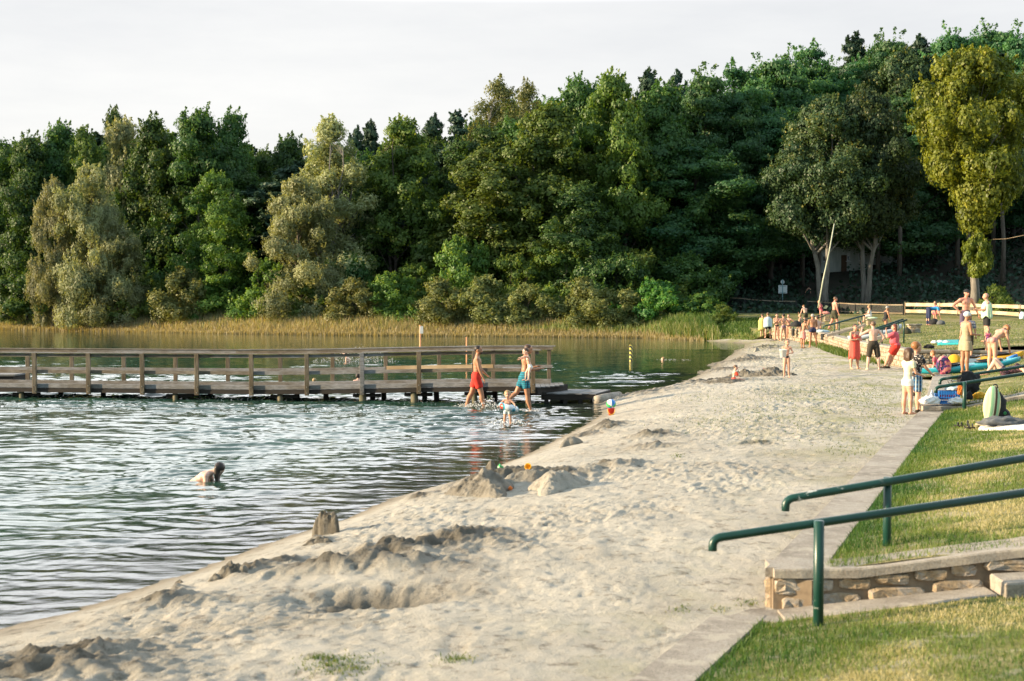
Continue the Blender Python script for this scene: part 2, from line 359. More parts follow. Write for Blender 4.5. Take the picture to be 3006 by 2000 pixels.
# mounds and dug pits, picture position of the base centre
feat(850, 1400, 0.95, 0.50, -0.24, 0.8); feat(820, 1335, 1.1, 0.30, 0.17, 0.9); feat(930, 1300, 0.75, 0.45, 0.13, 1.0); feat(1080, 1275, 0.55, 0.5, 0.09, 1.0)
feat(560, 1320, 0.32, 0.25, 0.08, 1.0); feat(640, 1305, 0.4, 0.3, 0.05, 0.9); feat(735, 1250, 0.24, 0.3, 0.07, 0.8); feat(410, 1342, 0.1, 0.12, 0.05, 0.5)
feat(1120, 1128, 0.75, 0.9, 0.12, 0.9); feat(1270, 1135, 0.9, 0.7, 0.12, 0.8); feat(1420, 1115, 0.5, 0.6, 0.07, 1.0); feat(1190, 1108, 0.3, 0.5, -0.12, 0.4)
feat(1400, 985, 0.5, 0.9, 0.13, 1.0); feat(1340, 1000, 0.5, 0.7, 0.06, 1.0); feat(1500, 1030, 0.5, 0.6, 0.09, 1.0); feat(960, 1143, 0.22, 0.3, 0.05, 1.0)
feat(1650, 895, 1.3, 1.0, 0.10, 1.0); feat(1600, 885, 0.7, 0.9, 0.08, 1.0); feat(1720, 828, 1.4, 2.2, 0.12, 1.0); feat(1660, 845, 0.8, 1.6, 0.08, 1.0)
feat(1760, 800, 1.2, 3.0, 0.10, 1.0); feat(1800, 785, 1.0, 3.0, 0.08, 1.0); feat(1730, 865, 0.8, 0.8, 0.08, 0.8); feat(1500, 1065, 0.5, 0.3, 0.06, 1.0)
feat(60, 1560, 1.1, 0.5, 0.10, 1.0, 0.3); feat(180, 1500, 0.8, 0.4, 0.06, 1.0, 0.3); feat(1130, 1210, 0.5, 0.4, -0.05, 0.1); feat(1450, 905, 1.4, 1.2, 0.05, 1.0)
feat(1740, 1050, 0.35, 0.4, 0.04, 1.0, 0.4); feat(380, 1385, 0.5, 0.3, 0.04, 1.0)
def sand_h(x, y, detail=True, ret_wet=False):
    x = np.asarray(x, float); y = np.asarray(y, float)
    s = (x - xshore(y)) * 0.93
    zk = zkerb(y)
    land = zk * (1 - np.exp(-np.maximum(s, 0) / 2.2)) + 0.0
    bed = -0.05 * np.maximum(-s, 0) - 0.008 * np.maximum(-s, 0) ** 2
    h = np.where(s > 0, land, np.maximum(bed, -2.0))
    wet = np.zeros_like(h); rough = np.zeros_like(h)
    for fx, fy, rx, ry, a, ro in HOLES:
        q = ((x - fx) / rx) ** 2 + ((y - fy) / ry) ** 2
        g = np.exp(-q * 1.4) * (q < 8)
        h = h + a * g * (1 + 0.3 * ro * (vnoise(x * 5 + 3, y * 5) - 0.5)); rough = rough + np.exp(-q * 0.8) * (q < 9) * ro; wet = wet + g * min(1.4, 0.7 + abs(a) * 5) * ro
    if detail:
        on = sstep(0.15, 1.6, s) * (1 - 0.6 * sstep(-2.0, -0.3, x - xkerb(y)))
        h = h + on * (0.045 * fbm(x * 0.9, y * 0.7, 3) + 0.017 * fbm(x * 3.1, y * 2.6, 4) + (0.014 + 0.026 * sstep(0.45, 0.75, vnoise(x * 0.7 + 2, y * 0.6 + 11))) * fbm(x * 9, y * 8.5, 3, gain=0.65))
        pits = vnoise(x * 4.3 + 40, y * 3.6 + 9); pits2 = vnoise(x * 7.1 + 4, y * 6.2 + 19)
        h = h - on * 0.012 * sstep(0.66, 0.85, pits) - on * 0.010 * sstep(0.66, 0.85, pits2)
        rg = np.minimum(rough, 1.3)
        ridg = 1 - np.abs(fbm(x * 4.4, y * 4.4, 4)) * 2
        h = h + rg * (0.095 * fbm(x * 6, y * 5.5, 4) + 0.045 * (ridg - 0.6) + 0.040 * np.maximum(fbm(x * 15, y * 14, 2), 0))
        wet = wet * (0.5 + 0.9 * vnoise(x * 3, y * 3)) + 0.12 * sstep(0.62, 0.8, vnoise(x * 2.1 + 7, y * 1.7 + 3))
    return (h, np.clip(wet, 0, 1), rough) if ret_wet else h
def lawn_base(y): return np.interp(y, [8, 12.55, 12.56, 30.65, 30.66, 42.0, 43.5, 50.9, 50.95, 75, 90, 100], [0.425, 0.43, 0.815, 0.745, 0.825, 0.84, 0.60, 0.58, 1.13, 1.06, 0.95, 0.9])
def lawn_slope(y): return np.interp(y, [8, 14, 29, 31, 42, 44, 50, 51, 100], [0.13, 0.13, 0.16, 0.19, 0.19, 0.14, 0.14, 0.09, 0.07])
FS = [(-140, 160), (-70, 128), (-43, 120), (-30, 113), (-12.6, 105), (0, 102), (9.0, 99.5), (11.5, 96), (13.3, 93), (14.2, 91.5), (15.0, 90.0), (200, 60)]
_fsx = np.array([p[0] for p in FS]); _fsy = np.array([p[1] for p in FS])
def far_h(x, y):
    d = (y - np.interp(x, _fsx, _fsy)) * 0.95
    h = np.where(d > 0, 1.0 * (1 - np.exp(-d / 4.0)) + 0.03 * np.maximum(d, 0), np.maximum(0.25 * d, -2.5))
    hill = sstep(-10, 45, x) * np.maximum(y - 114, 0) * 0.20
    return h + np.minimum(hill, 14) + 0.15 * fbm(x * 0.15, y * 0.15, 3)
def lawn_h(x, y):
    x = np.asarray(x, float); y = np.asarray(y, float)
    t = np.maximum(x - xkerb(y) - 0.5, 0)
    b0 = lawn_base(y); z = b0 + (1.62 - b0) * (1 - np.exp(-t * lawn_slope(y) / np.maximum(1.62 - b0, 0.2)))
    k = sstep(84, 104, y + 0.0 * x)
    z = z * (1 - k) + (far_h(x, y)) * k
    z = np.where(y > 88.5, np.minimum(z, far_h(x, y) + 0.02 + np.maximum(x - 15.6, 0) * 0.8), z)
    return z + 0.012 * fbm(x * 2.2, y * 2.2, 3)
def ground_h(x, y):
    x = float(x); y = float(y)
    if y < 95.9 and x < float(xkerb(y)): return float(sand_h(x, y, False))
    return float(lawn_h(x, y)) if y < 108 else float(far_h(x, y))
def onground(px, py, dz=0.0):
    d = ray(px, py); o = Vector((0, 0, CAMZ)); t = 5.0
    while t < 260:
        p = o + d * t
        if p.z <= max(ground_h(p.x, p.y), 0.0 if dz == 0 else -9) + dz: break
        t += 0.05 if t < 60 else 0.15
    return o + d * t

def grid_mesh(name, X, Y, Z, mask=None, extra=None, smooth=True):
    n, m_ = X.shape; idx = np.arange(n * m_).reshape(n, m_)
    f = np.stack([idx[:-1, :-1], idx[:-1, 1:], idx[1:, 1:], idx[1:, :-1]], -1)
    if mask is not None:
        mk = mask[:-1, :-1] & mask[:-1, 1:] & mask[1:, 1:] & mask[1:, :-1]; f = f[mk]
    me = np_mesh(name, np.stack([X, Y, Z], -1).reshape(-1, 3), f.reshape(-1, 4), smooth)
    for k, v in (extra or {}).items():
        at = me.attributes.new(k, 'FLOAT', 'POINT'); at.data.foreach_set('value', np.ascontiguousarray(v, dtype=np.float32).ravel())
    return me
NR, NC = 860, 640
yy = np.geomspace(7.5, 95.8, NR); u = np.linspace(0, 1, NC)
xl = xshore(yy) - np.interp(yy, [7, 20, 45, 96], [5.0, 7.0, 9.0, 9.0]); xr = xkerb(yy) + 0.12
Y = np.repeat(yy[:, None], NC, 1); X = xl[:, None] + (xr - xl)[:, None] * u[None, :] ** 0.9
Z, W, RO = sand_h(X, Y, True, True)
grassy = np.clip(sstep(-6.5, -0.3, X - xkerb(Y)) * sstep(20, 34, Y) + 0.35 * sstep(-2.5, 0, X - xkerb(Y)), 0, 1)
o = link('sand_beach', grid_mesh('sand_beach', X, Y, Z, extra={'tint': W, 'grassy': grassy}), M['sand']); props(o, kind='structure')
# lawn
def lawn_mesh():
    V, Fc = [], []; off = 0
    for y0, y1, n in ((7.5, 12.54, 60), (12.99, 30.62, 160), (30.72, 42.3, 90), (42.32, 50.9, 60), (51.0, 109, 190)):
        yy = np.geomspace(y0, y1, n); NC = 260; u = np.linspace(0, 1, NC)
        xl = xkerb(yy) + np.where(yy < 42.31, 0.47, np.where(yy < 50.95, -0.3, np.where(yy < 90, 0.40, -1.2))); xr = np.interp(yy, [7, 50, 110], [14, 40, 75])
        Y = np.repeat(yy[:, None], NC, 1); X = xl[:, None] + (xr - xl)[:, None] * u[None, :] ** 1.5; Z = lawn_h(X, Y)
        idx = off + np.arange(n * NC).reshape(n, NC); off += n * NC
        V.append(np.stack([X, Y, Z], -1).reshape(-1, 3)); Fc.append(np.stack([idx[:-1, :-1], idx[:-1, 1:], idx[1:, 1:], idx[1:, :-1]], -1).reshape(-1, 4))
    return np_mesh('lawn', np.concatenate(V), np.concatenate(Fc), True)
o = link('lawn', lawn_mesh(), M['lawn']); props(o, kind='structure')
# land beyond
xs = np.linspace(-260, 320, 300); ys = np.concatenate([np.linspace(84, 150, 110), np.geomspace(151, 900, 60)])
X, Y = np.meshgrid(xs, ys); Z = far_h(X, Y) - 0.03
Z = np.where((X > xkerb(np.minimum(Y, 96)) + 0.0) & (Y < 107.5), Z - 0.6, Z)
o = link('forest_floor', grid_mesh('forest_floor', X, Y, Z), M['floor']); props(o, kind='structure')
# lake bed and base ground
xs = np.linspace(-260, 320, 60); ys = np.linspace(-60, 200, 60); X, Y = np.meshgrid(xs, ys)
o = link('lake_bed', grid_mesh('lake_bed', X, Y, np.full_like(X, -2.2)), M['floor']); props(o, kind='structure')
# ------------------------------------------------------------------ water
def wave_h(x, y):
    h = np.zeros_like(x)
    near = 1 - sstep(35, 75, y)
    rs = np.random.default_rng(3)
    wx = x + 0.9 * fbm(x * 0.35, y * 0.35, 2); wy = y + 0.55 * fbm(x * 0.5 + 9, y * 0.5, 3)
    for i in range(16):
        lam = 0.24 * (1.12 ** i); ang = R(rs.normal(94, 15 if i > 4 else 24)); k = 2 * math.pi / lam
        amp = 0.0098 * (lam / 0.7) ** 1.0 * (1.0 if lam < 0.95 else 0.42)
        h = h + amp * np.sin(k * (wx * math.cos(ang) + wy * math.sin(ang)) + rs.random() * 6.28) * (0.4 + 1.2 * vnoise(x * 0.5 + i * 7, y * 0.4 + 5 * i))
    amp = 0.30 + 0.95 * sstep(0.32, 0.72, vnoise(x * 0.16 + 3, y * 0.11 + 8))
    s = xshore(np.minimum(y, 95)) - x
    return h * amp * (0.25 + 0.75 * sstep(0.0, 2.5, s)) * (0.25 + 0.75 * near)
NR, NC = 1000, 620
yy = np.geomspace(8.5, 80, NR); u = np.linspace(0, 1, NC)
xl = -0.44 * yy - 1.0; xr = xshore(yy) + 0.9
Y = np.repeat(yy[:, None], NC, 1); X = xl[:, None] + (xr - xl)[:, None] * u[None, :]
WM, nt, b = newmat('lake_water'); nt.nodes.remove(b); M['water'] = WM
gl = nt.nodes.new('ShaderNodeBsdfGlossy'); gl.inputs['Roughness'].default_value = 0.015; gl.inputs['Color'].default_value = (1, 1, 1, 1)
tr = nt.nodes.new('ShaderNodeBsdfTransparent'); tr.inputs['Color'].default_value = (0.72, 0.78, 0.68, 1)
df = nt.nodes.new('ShaderNodeBsdfDiffuse'); df.inputs['Color'].default_value = (0.028, 0.070, 0.050, 1)
fr = nt.nodes.new('ShaderNodeFresnel'); fr.inputs['IOR'].default_value = 1.40
at = nt.nodes.new('ShaderNodeAttribute'); at.attribute_name = 'tint'
mb = nt.nodes.new('ShaderNodeMixShader'); mo = nt.nodes.new('ShaderNodeMixShader')
nt.links.new(at.outputs['Fac'], mb.inputs[0]); nt.links.new(tr.outputs[0], mb.inputs[1]); nt.links.new(df.outputs[0], mb.inputs[2])
nt.links.new(fr.outputs[0], mo.inputs[0]); nt.links.new(mb.outputs[0], mo.inputs[1]); nt.links.new(gl.outputs[0], mo.inputs[2])
nt.links.new(mo.outputs[0], nt.nodes['Material Output'].inputs[0])
wnz = noise(nt, 2.2, 4, 0.55, vscale=(0.55, 1.5, 1)); wnz2 = noise(nt, 9.0, 3, 0.5, vscale=(0.5, 1.2, 1))
bn = nt.nodes.new('ShaderNodeBump'); bn.inputs['Strength'].default_value = 1.0; bn.inputs['Distance'].default_value = 0.014
bn2 = nt.nodes.new('ShaderNodeBump'); bn2.inputs['Strength'].default_value = 1.0; bn2.inputs['Distance'].default_value = 0.0008
nt.links.new(wnz.outputs[0], bn.inputs['Height']); nt.links.new(wnz2.outputs[0], bn2.inputs['Height']); nt.links.new(bn.outputs[0], bn2.inputs['Normal'])
for n_ in (gl, fr): nt.links.new(bn2.outputs[0], n_.inputs['Normal'])
depth = sstep(0.2, 4.5, (xshore(Y) - X) * 0.93)
fine = grid_mesh('lake_water', X, Y, wave_h(X, Y), extra={'tint': depth})
lake = link('lake', fine, M['water']); props(lake, kind='structure')
xs = np.linspace(-200, 30, 160); ys = np.linspace(80, 180, 90); X, Y = np.meshgrid(xs, ys)
o = link('lake_far', grid_mesh('lake_far', X, Y, np.zeros_like(X), extra={'tint': np.ones_like(X)}), M['water']); props(o, kind='structure')
xs = np.linspace(-200, -0, 100)
def sidepatch():
    yy = np.geomspace(8.5, 80, 90); u = np.linspace(0, 1, 40); xr = -0.44 * yy - 1.0; xl = np.full_like(yy, -200.0)
    Y = np.repeat(yy[:, None], 40, 1); X = xl[:, None] + (xr - xl)[:, None] * u[None, :]
    return grid_mesh('lake_side', X, Y, np.zeros_like(X), extra={'tint': np.ones_like(X)})
o = link('lake_side', sidepatch(), M['water']); props(o, kind='structure')
#@@TREES
# ================================================================== trees and shrubs
def rnd_dir(n, rg):
    v = rg.normal(size=(n, 3)); return v / np.linalg.norm(v, axis=1, keepdims=True)
def leaf_cards(P, N, size, rg, aspect=1.6, tint=None, bend=None):
    n = len(P); a = rnd_dir(n, rg)
    U = np.cross(N, a); U /= np.linalg.norm(U, axis=1, keepdims=True) + 1e-9
    V = np.cross(N, U)
    if bend is not None: U = U * (1 - bend) + np.array([0, 0, -1.0]) * bend; U /= np.linalg.norm(U, axis=1, keepdims=True) + 1e-9; V = np.cross(N, U); V /= np.linalg.norm(V, axis=1, keepdims=True) + 1e-9
    s = (size * rg.uniform(0.6, 1.3, n))[:, None]
    a_ = U * s * 0.5 * aspect; b_ = V * s * 0.5
    v = np.stack([P - a_, P + b_ - a_ * 0.1, P + a_, P - b_ - a_ * 0.1], 1).reshape(-1, 3)
    f = np.arange(4 * n).reshape(n, 4)
    return v, f, np.repeat(tint, 4)
def env_round(u): return np.sin(np.pi * np.clip(u, 0, 1) ** 0.75) ** 0.6
def env_cone(u): return np.clip(1.03 - u ** 2.0, 0.04, 1) ** 0.7 * np.clip(u * 3 + 0.6, 0, 1)
def env_col(u): return np.clip(1.03 - u ** 2.8, 0.05, 1) ** 0.6 * np.clip(u * 3 + 0.7, 0, 1)
def env_egg(u): return np.sin(np.pi * np.clip(u * 0.94 + 0.03, 0, 1) ** 1.15) ** 0.7
def crown(name, seed, H, Rr, z0, env, npuff, pr, leaves, size, flat=0.75, tuft=0.0, bend=None, up=0.35, aspect=1.5, gaps=0.35, inner=0.25, lobes=5, spread=0.55):
    rg = np.random.default_rng(seed)
    u = rg.random(npuff) ** 0.9; ang = rg.random(npuff) * 6.283
    ph = rg.random(4) * 6.28
    lob = 1 + 0.22 * np.sin(ang * 2 + ph[0] + u * 5) + 0.16 * np.sin(ang * lobes + ph[1] - u * 9) + 0.10 * np.sin(u * 17 + ph[2])
    rad = Rr * env(u) * lob * np.where(rg.random(npuff) < inner, rg.uniform(0.1, 0.55, npuff), rg.uniform(0.62, 1.0, npuff))
    C = np.stack([rad * np.cos(ang), rad * np.sin(ang), z0 + (H - z0 - pr * 0.5) * u], 1)
    prs = pr * rg.uniform(0.55, 1.35, npuff) * (1.05 - 0.45 * u)
    Ps, Ns, Ts, Ss = [], [], [], []
    for i in range(npuff):
        n = int(leaves * 1.75 * (prs[i] / pr) ** 2 * (0.5 + 0.5 * (1 - gaps * rg.random())))
        d = rnd_dir(n, rg); d[:, 2] = np.where(rg.random(n) < up, np.abs(d[:, 2]), d[:, 2])
        rr = prs[i] * rg.uniform(0.35, 1.08, n) ** spread
        irr = 1 + 0.35 * np.sin(d[:, 0] * 7 + i) * np.cos(d[:, 1] * 6 + 2 * i)
        off = d * (rr * irr)[:, None]; off[:, 2] *= flat
        o = np.array([C[i, 0], C[i, 1], 0.3]); o /= np.linalg.norm(o) + 1e-6
        N = d * 1.0 + rnd_dir(n, rg) * 0.55 + o * 0.15; N /= np.linalg.norm(N, axis=1, keepdims=True) + 1e-9
        Ps.append(C[i] + off); Ns.append(N)
        Ts.append(np.clip(rg.uniform(0.15, 0.75) + rg.normal(0, 0.14, n), 0, 1)); Ss.append(np.full(n, size * 0.72))
        if tuft:                                      # upright shoots breaking the outline
            for _ in range(max(1, int(tuft * prs[i] / pr * 3))):
                dd = rnd_dir(1, rg)[0]; dd[2] = abs(dd[2]) + 0.6; dd /= np.linalg.norm(dd)
                k = 34; t = rg.random(k) ** 0.8
                q = C[i] + dd * prs[i] * (0.75 + t[:, None] * 0.75) * np.array([1, 1, 1.0]) + rg.normal(0, 1, (k, 3)) * (0.12 * pr * (1.1 - t[:, None]))
                Ps.append(q); Ns.append(rnd_dir(k, rg)); Ts.append(np.clip(rg.normal(0.65, 0.2, k), 0, 1)); Ss.append(np.full(k, size * 0.68))
    P = np.concatenate(Ps); N = np.concatenate(Ns); T = np.concatenate(Ts); S = np.concatenate(Ss)
    keep = P[:, 2] > 0.05; P, N, T, S = P[keep], N[keep], T[keep], S[keep]
    v, f, t = leaf_cards(P, N, S, rg, aspect, T, bend)
    return np_mesh(name, v, f, tint=t), C
def trunkmesh(name, seed, H, r0, C, z0, stems=1, nl=16, lean=0.03):
    rg = np.random.default_rng(seed + 99); mb = MB()
    for s_ in range(stems):
        a = rg.random() * 6.28; sp_ = (0.0 if stems == 1 else 0.10)
        pts = []; rads = []
        for k in range(9):
            t = k / 8; z = t * H * 0.86 - 0.15
            w = H * (lean * math.sin(2.2 * t + a) + sp_ * t)
            pts.append((math.cos(a) * w + 0.08 * rg.normal(), math.sin(a) * w + 0.08 * rg.normal(), z)); rads.append(r0 * (1 - 0.86 * t) * (1.35 if k == 0 else 1) / (1 if stems == 1 else 1.35))
        mb.tube(pts, rads, 8)
        sel = rg.choice(len(C), min(nl, len(C)), replace=False)
        for i in sel:
            c = C[i]; zb = max(z0 * 0.8, c[2] - np.hypot(c[0], c[1]) * 0.7 - 0.6); t = min(max(zb / (H * 0.86), 0.05), 0.95)
            k = min(int(t * 8), 7); fr_ = t * 8 - k
            p = [pts[k][j] * (1 - fr_) + pts[k + 1][j] * fr_ for j in range(3)]
            mid = [(p[0] * 0.5 + c[0] * 0.5), (p[1] * 0.5 + c[1] * 0.5), p[2] * 0.45 + c[2] * 0.55]
            rr = r0 * (1 - 0.8 * t) * 0.42
            mb.tube([p, mid, list(c)], [rr, rr * 0.6, rr * 0.2], 5, cap=False)
    return mb.mesh(name, smooth=True)
PROTO = {}
def proto(key, leaf, bark, seed, H, Rr, z0, env, npuff, pr, leaves, size, r0=0.25, stems=1, nl=16, **k):
    me, C = crown('crown_mesh', seed, H, Rr, z0, env, npuff, pr, leaves, size, **k); me.materials.append(M[leaf])
    tm = trunkmesh('trunk_mesh', seed, H, r0, C, z0, stems, nl); tm.materials.append(M[bark])
    PROTO[key] = (me, tm, H, Rr)
proto('alder1', 'alder', 'bark', 11, 18, 4.3, 0.8, env_cone, 150, 1.45, 380, 0.26, tuft=0.6, flat=0.7)
proto('alder2', 'alder', 'bark', 12, 18, 4.6, 0.8, env_col, 160, 1.4, 360, 0.26, tuft=0.5, flat=0.7, lobes=4)
proto('alder3', 'alder_warm', 'bark', 13, 18, 4.4, 0.8, env_col, 165, 1.35, 380, 0.25, tuft=0.7, flat=0.7, lobes=6, stems=2)
proto('alder4', 'alder', 'bark', 14, 18, 4.5, 0.8, env_cone, 150, 1.5, 370, 0.26, tuft=0.7, flat=0.65, lobes=3)
proto('alder5', 'alder_warm', 'bark', 15, 18, 4.4, 0.8, env_round, 160, 1.4, 370, 0.25, tuft=0.6, flat=0.7)
proto('willow1', 'willow', 'bark', 21, 15, 4.2, 0.8, env_col, 75, 1.5, 850, 0.17, tuft=1.3, flat=0.8, aspect=2.6, inner=0.1, spread=0.55, lobes=7, gaps=0.6)
proto('willow2', 'willow', 'bark_pale', 22, 18, 3.8, 0.6, env_cone, 85, 1.25, 650, 0.17, tuft=0.9, flat=0.95, aspect=2.4, stems=3, nl=30, gaps=0.6, spread=0.4)
proto('birch', 'sallow', 'bark_pale', 23, 18, 3.4, 3.0, env_round, 100, 1.1, 420, 0.18, tuft=1.0, flat=0.95, stems=2, gaps=0.5)
proto('pine1', 'pine', 'bark', 31, 18, 3.0, 6.0, env_round, 60, 1.1, 300, 0.28, tuft=0.9, flat=0.5, aspect=2.6)
proto('pine2', 'pine', 'bark_dark', 32, 18, 2.6, 4.0, env_cone, 70, 1.0, 300, 0.26, tuft=1.2, flat=0.5, aspect=2.6)
proto('robinia1', 'robinia', 'bark_dark', 41, 18, 4.8, 3.0, env_round, 120, 1.7, 420, 0.24, tuft=0.5, flat=0.42, spread=0.7)
proto('robinia2', 'robinia', 'bark_dark', 42, 18, 4.6, 1.5, env_col, 140, 1.5, 400, 0.24, tuft=0.5, flat=0.45, spread=0.7, lobes=4)
proto('maple1', 'maple', 'bark_pale', 51, 18, 5.0, 6.2, env_round, 210, 1.45, 380, 0.24, r0=0.42, stems=2, tuft=0.5, flat=0.7)
proto('linden', 'linden', 'bark_pale', 61, 18, 4.8, 6.4, env_egg, 165, 1.2, 420, 0.25, r0=0.40, tuft=0.25, flat=0.85, gaps=0.5, inner=0.2, spread=0.45, lobes=4)
proto('spruce', 'pine', 'bark_dark', 71, 18, 2.6, 1.0, lambda u: np.clip(1.02 - u, 0.03, 1), 110, 0.9, 260, 0.24, tuft=0.6, flat=0.4)
# shrubs
proto('shrub1', 'shrub', 'bark_dark', 81, 4, 2.3, 0.1, env_col, 60, 0.62, 230, 0.15, tuft=1.3, r0=0.06, stems=3, nl=8)
proto('shrub2', 'sallow', 'bark_dark', 82, 4, 2.0, 0.1, env_round, 55, 0.6, 260, 0.13, tuft=2.0, r0=0.06, stems=3, nl=8, aspect=2.2, flat=1.2)
proto('shrub3', 'bright', 'bark_dark', 83, 4, 2.3, 0.1, env_cone, 60, 0.62, 230, 0.17, tuft=1.6, r0=0.06, stems=3, nl=8)
proto('shrub4', 'alder', 'bark_dark', 84, 4, 2.6, 0.1, env_round, 60, 0.7, 240, 0.17, tuft=1.2, r0=0.06, stems=3, nl=8)
WS = 1.45
KINDNAME = {'alder': 'alder_tree', 'willow': 'willow_tree', 'birch': 'birch_tree', 'pine': 'pine_tree', 'robinia': 'robinia_tree', 'maple': 'maple_tree', 'linden': 'linden_tree', 'spruce': 'spruce_tree', 'shrub': 'shrub'}
def plant(key, ox, otop, wov, Y, label, group=None, cat=None, zb=None, trunk=True, rz=None):
    px, py = o2(ox, otop); p = aty(px, py, Y)
    gz = ground_h(p.x, Y) if zb is None else zb
    me, tm, H, Rr = PROTO[key]
    sx = wov * WS * 1.27535 * Y / F / (2 * Rr); szz = (p.z - gz) / H
    nm = KINDNAME[''.join(ch for ch in key if ch.isalpha())]
    root = empty(nm, (p.x, Y, gz - 0.05), random.uniform(0, 6.28) if rz is None else rz)
    root.scale = (sx, sx, szz)
    props(root, label, cat or ('shrub' if nm == 'shrub' else 'tree'), group)
    link('crown', me, None, root)
    if trunk: link('foliage_stem' if nm == 'shrub' else 'trunk', tm, None, root)
    return root
G1 = 'trees along the far shore'; G2 = 'trees on the wooded hill'
T = [
 ('willow1', 205, 372, 105, 116, 'round silvery grey willow heads in front of the dark left wood', G1),
 ('willow1', 122, 405, 70, 117, 'small silvery willow lobe left of the round willow heads', G1),
 ('willow1', 262, 500, 90, 115.5, 'low golden grey willow lobe hanging over the left shrubs', G1),
 ('alder2', 600, 340, 90, 128, 'low dark alder in the dip of the skyline', G1),
 ('alder2', 12, 318, 130, 127, 'dark green alder at the left edge of the picture behind the reeds', G1),
 ('alder1', 72, 308, 120, 124, 'dark alder with a low domed top, second from the left edge of the shore wood', G1),
 ('alder4', 135, 282, 120, 126, 'dark green alder behind the grey willow, its top pointed and thin', G1),
 ('alder5', 192, 290, 100, 124, 'green alder showing above the round grey heads of the left willow', G1),
 ('willow1', 285, 268, 105, 128, 'pale grey willow top rising between two dark alders', G1),
 ('alder4', 262, 248, 80, 133, 'narrow dark alder peaking just behind the pale willow top', G1),
 ('alder1', 352, 266, 130, 122, 'dark green alder with lit edges standing right of the grey willow', G1),
 ('alder2', 455, 246, 135, 120, 'tallest dark alder of the left wood with gaps of sky in its top', G1),
 ('alder1', 538, 254, 120, 122, 'broad dark alder on the right shoulder of the left wood by the skyline dip', G1),
 ('alder3', 500, 395, 120, 114, 'shorter yellow green alder in front of the dark wood left of the dip', G1),
 ('alder4', 662, 310, 110, 124, 'small dark alder just right of the dip in the skyline', G1),
 ('willow2', 765, 274, 150, 116, 'tall golden olive willow with bare forked stems above the reeds', G1),
 ('willow1', 690, 400, 120, 112, 'bushy olive willow lobes left of the tall golden willow', G1),
 ('pine1', 822, 292, 60, 140, 'dark pine top behind the golden willow, left of a pair', G1),
 ('pine2', 852, 282, 60, 142, 'dark pine top behind the golden willow, right of a pair', G1),
 ('alder3', 925, 268, 150, 116, 'full green alder with a lit rounded top right of the golden willow', G1),
 ('pine1', 1000, 264, 80, 136, 'dark pine top between the full alder and the pointed spruce', G1),
 ('spruce', 1052, 246, 90, 122, 'pointed dark spruce below the pale birch', G1),
 ('birch', 1148, 184, 120, 124, 'pale olive birch rising above the skyline in the middle', G1),
 ('birch', 1212, 190, 100, 132, 'greyer birch top just behind the pale olive birch', G1),
 ('alder5', 1130, 330, 190, 112, 'wide yellow green alder bulging out below the birches', G1),
 ('alder3', 1255, 240, 170, 112, 'sunlit alder right of the birches, its crown down to the shrubs', G1),
 ('alder2', 1330, 172, 130, 118, 'high green alder on the middle skyline', G1),
 ('alder3', 1415, 166, 150, 114, 'light green alder with the tallest lit crown in the middle of the shore', G1),
 ('alder4', 1330, 420, 150, 108, 'lower green alder crown below the tall middle alders', G1),
 ('pine2', 1492, 164, 80, 136, 'dark pine spire in the middle skyline, left of two', G1),
 ('pine1', 1556, 164, 80, 138, 'dark pine spire in the middle skyline, right of two', G1),
 ('alder1', 1530, 190, 170, 117, 'dark alder standing in shade right of the lit middle alders', G1),
 ('robinia1', 1620, 158, 170, 124, 'feathery robinia at the foot of the rising hill skyline', G2),
 ('robinia2', 1700, 134, 160, 128, 'dark feathery robinia behind the fence and left of the sign', G2),
 ('robinia2', 1600, 320, 200, 118, 'shaded robinia with low spreading branches above the bright shrub', G2),
 ('robinia1', 1790, 122, 170, 132, 'bright green robinia high on the hill left of the dark maple', G2),
 ('robinia1', 1770, 260, 190, 124, 'blue green robinia in layers just left of the dark maple', G2),
 ('robinia2', 1866, 92, 150, 138, 'robinia with a small pointed tip on the hill skyline', G2),
 ('pine2', 1970, 82, 80, 150, 'dark pine crown on the hill skyline above the dark maple', G2),
 ('robinia1', 2040, 78, 160, 142, 'green robinia on the skyline between the pine and the golden linden', G2),
 ('robinia2', 2080, 210, 190, 130, 'shaded robinia crown filling the gap left of the golden linden', G2),
 ('pine1', 2120, 82, 90, 152, 'second dark pine of the hill skyline', G2),
 ('robinia1', 2200, 66, 160, 146, 'green robinia above the golden linden on the skyline', G2),
 ('robinia1', 2290, 56, 170, 150, 'highest robinia of the hill, behind the golden linden', G2),
 ('robinia2', 2350, 70, 150, 140, 'dark robinia at the right edge behind the golden linden', G2),
]
for a in T: plant(*(a[:4] + (a[4] + (3.0 if a[6] == G1 and not a[0].startswith('willow') else 0),) + a[5:]))
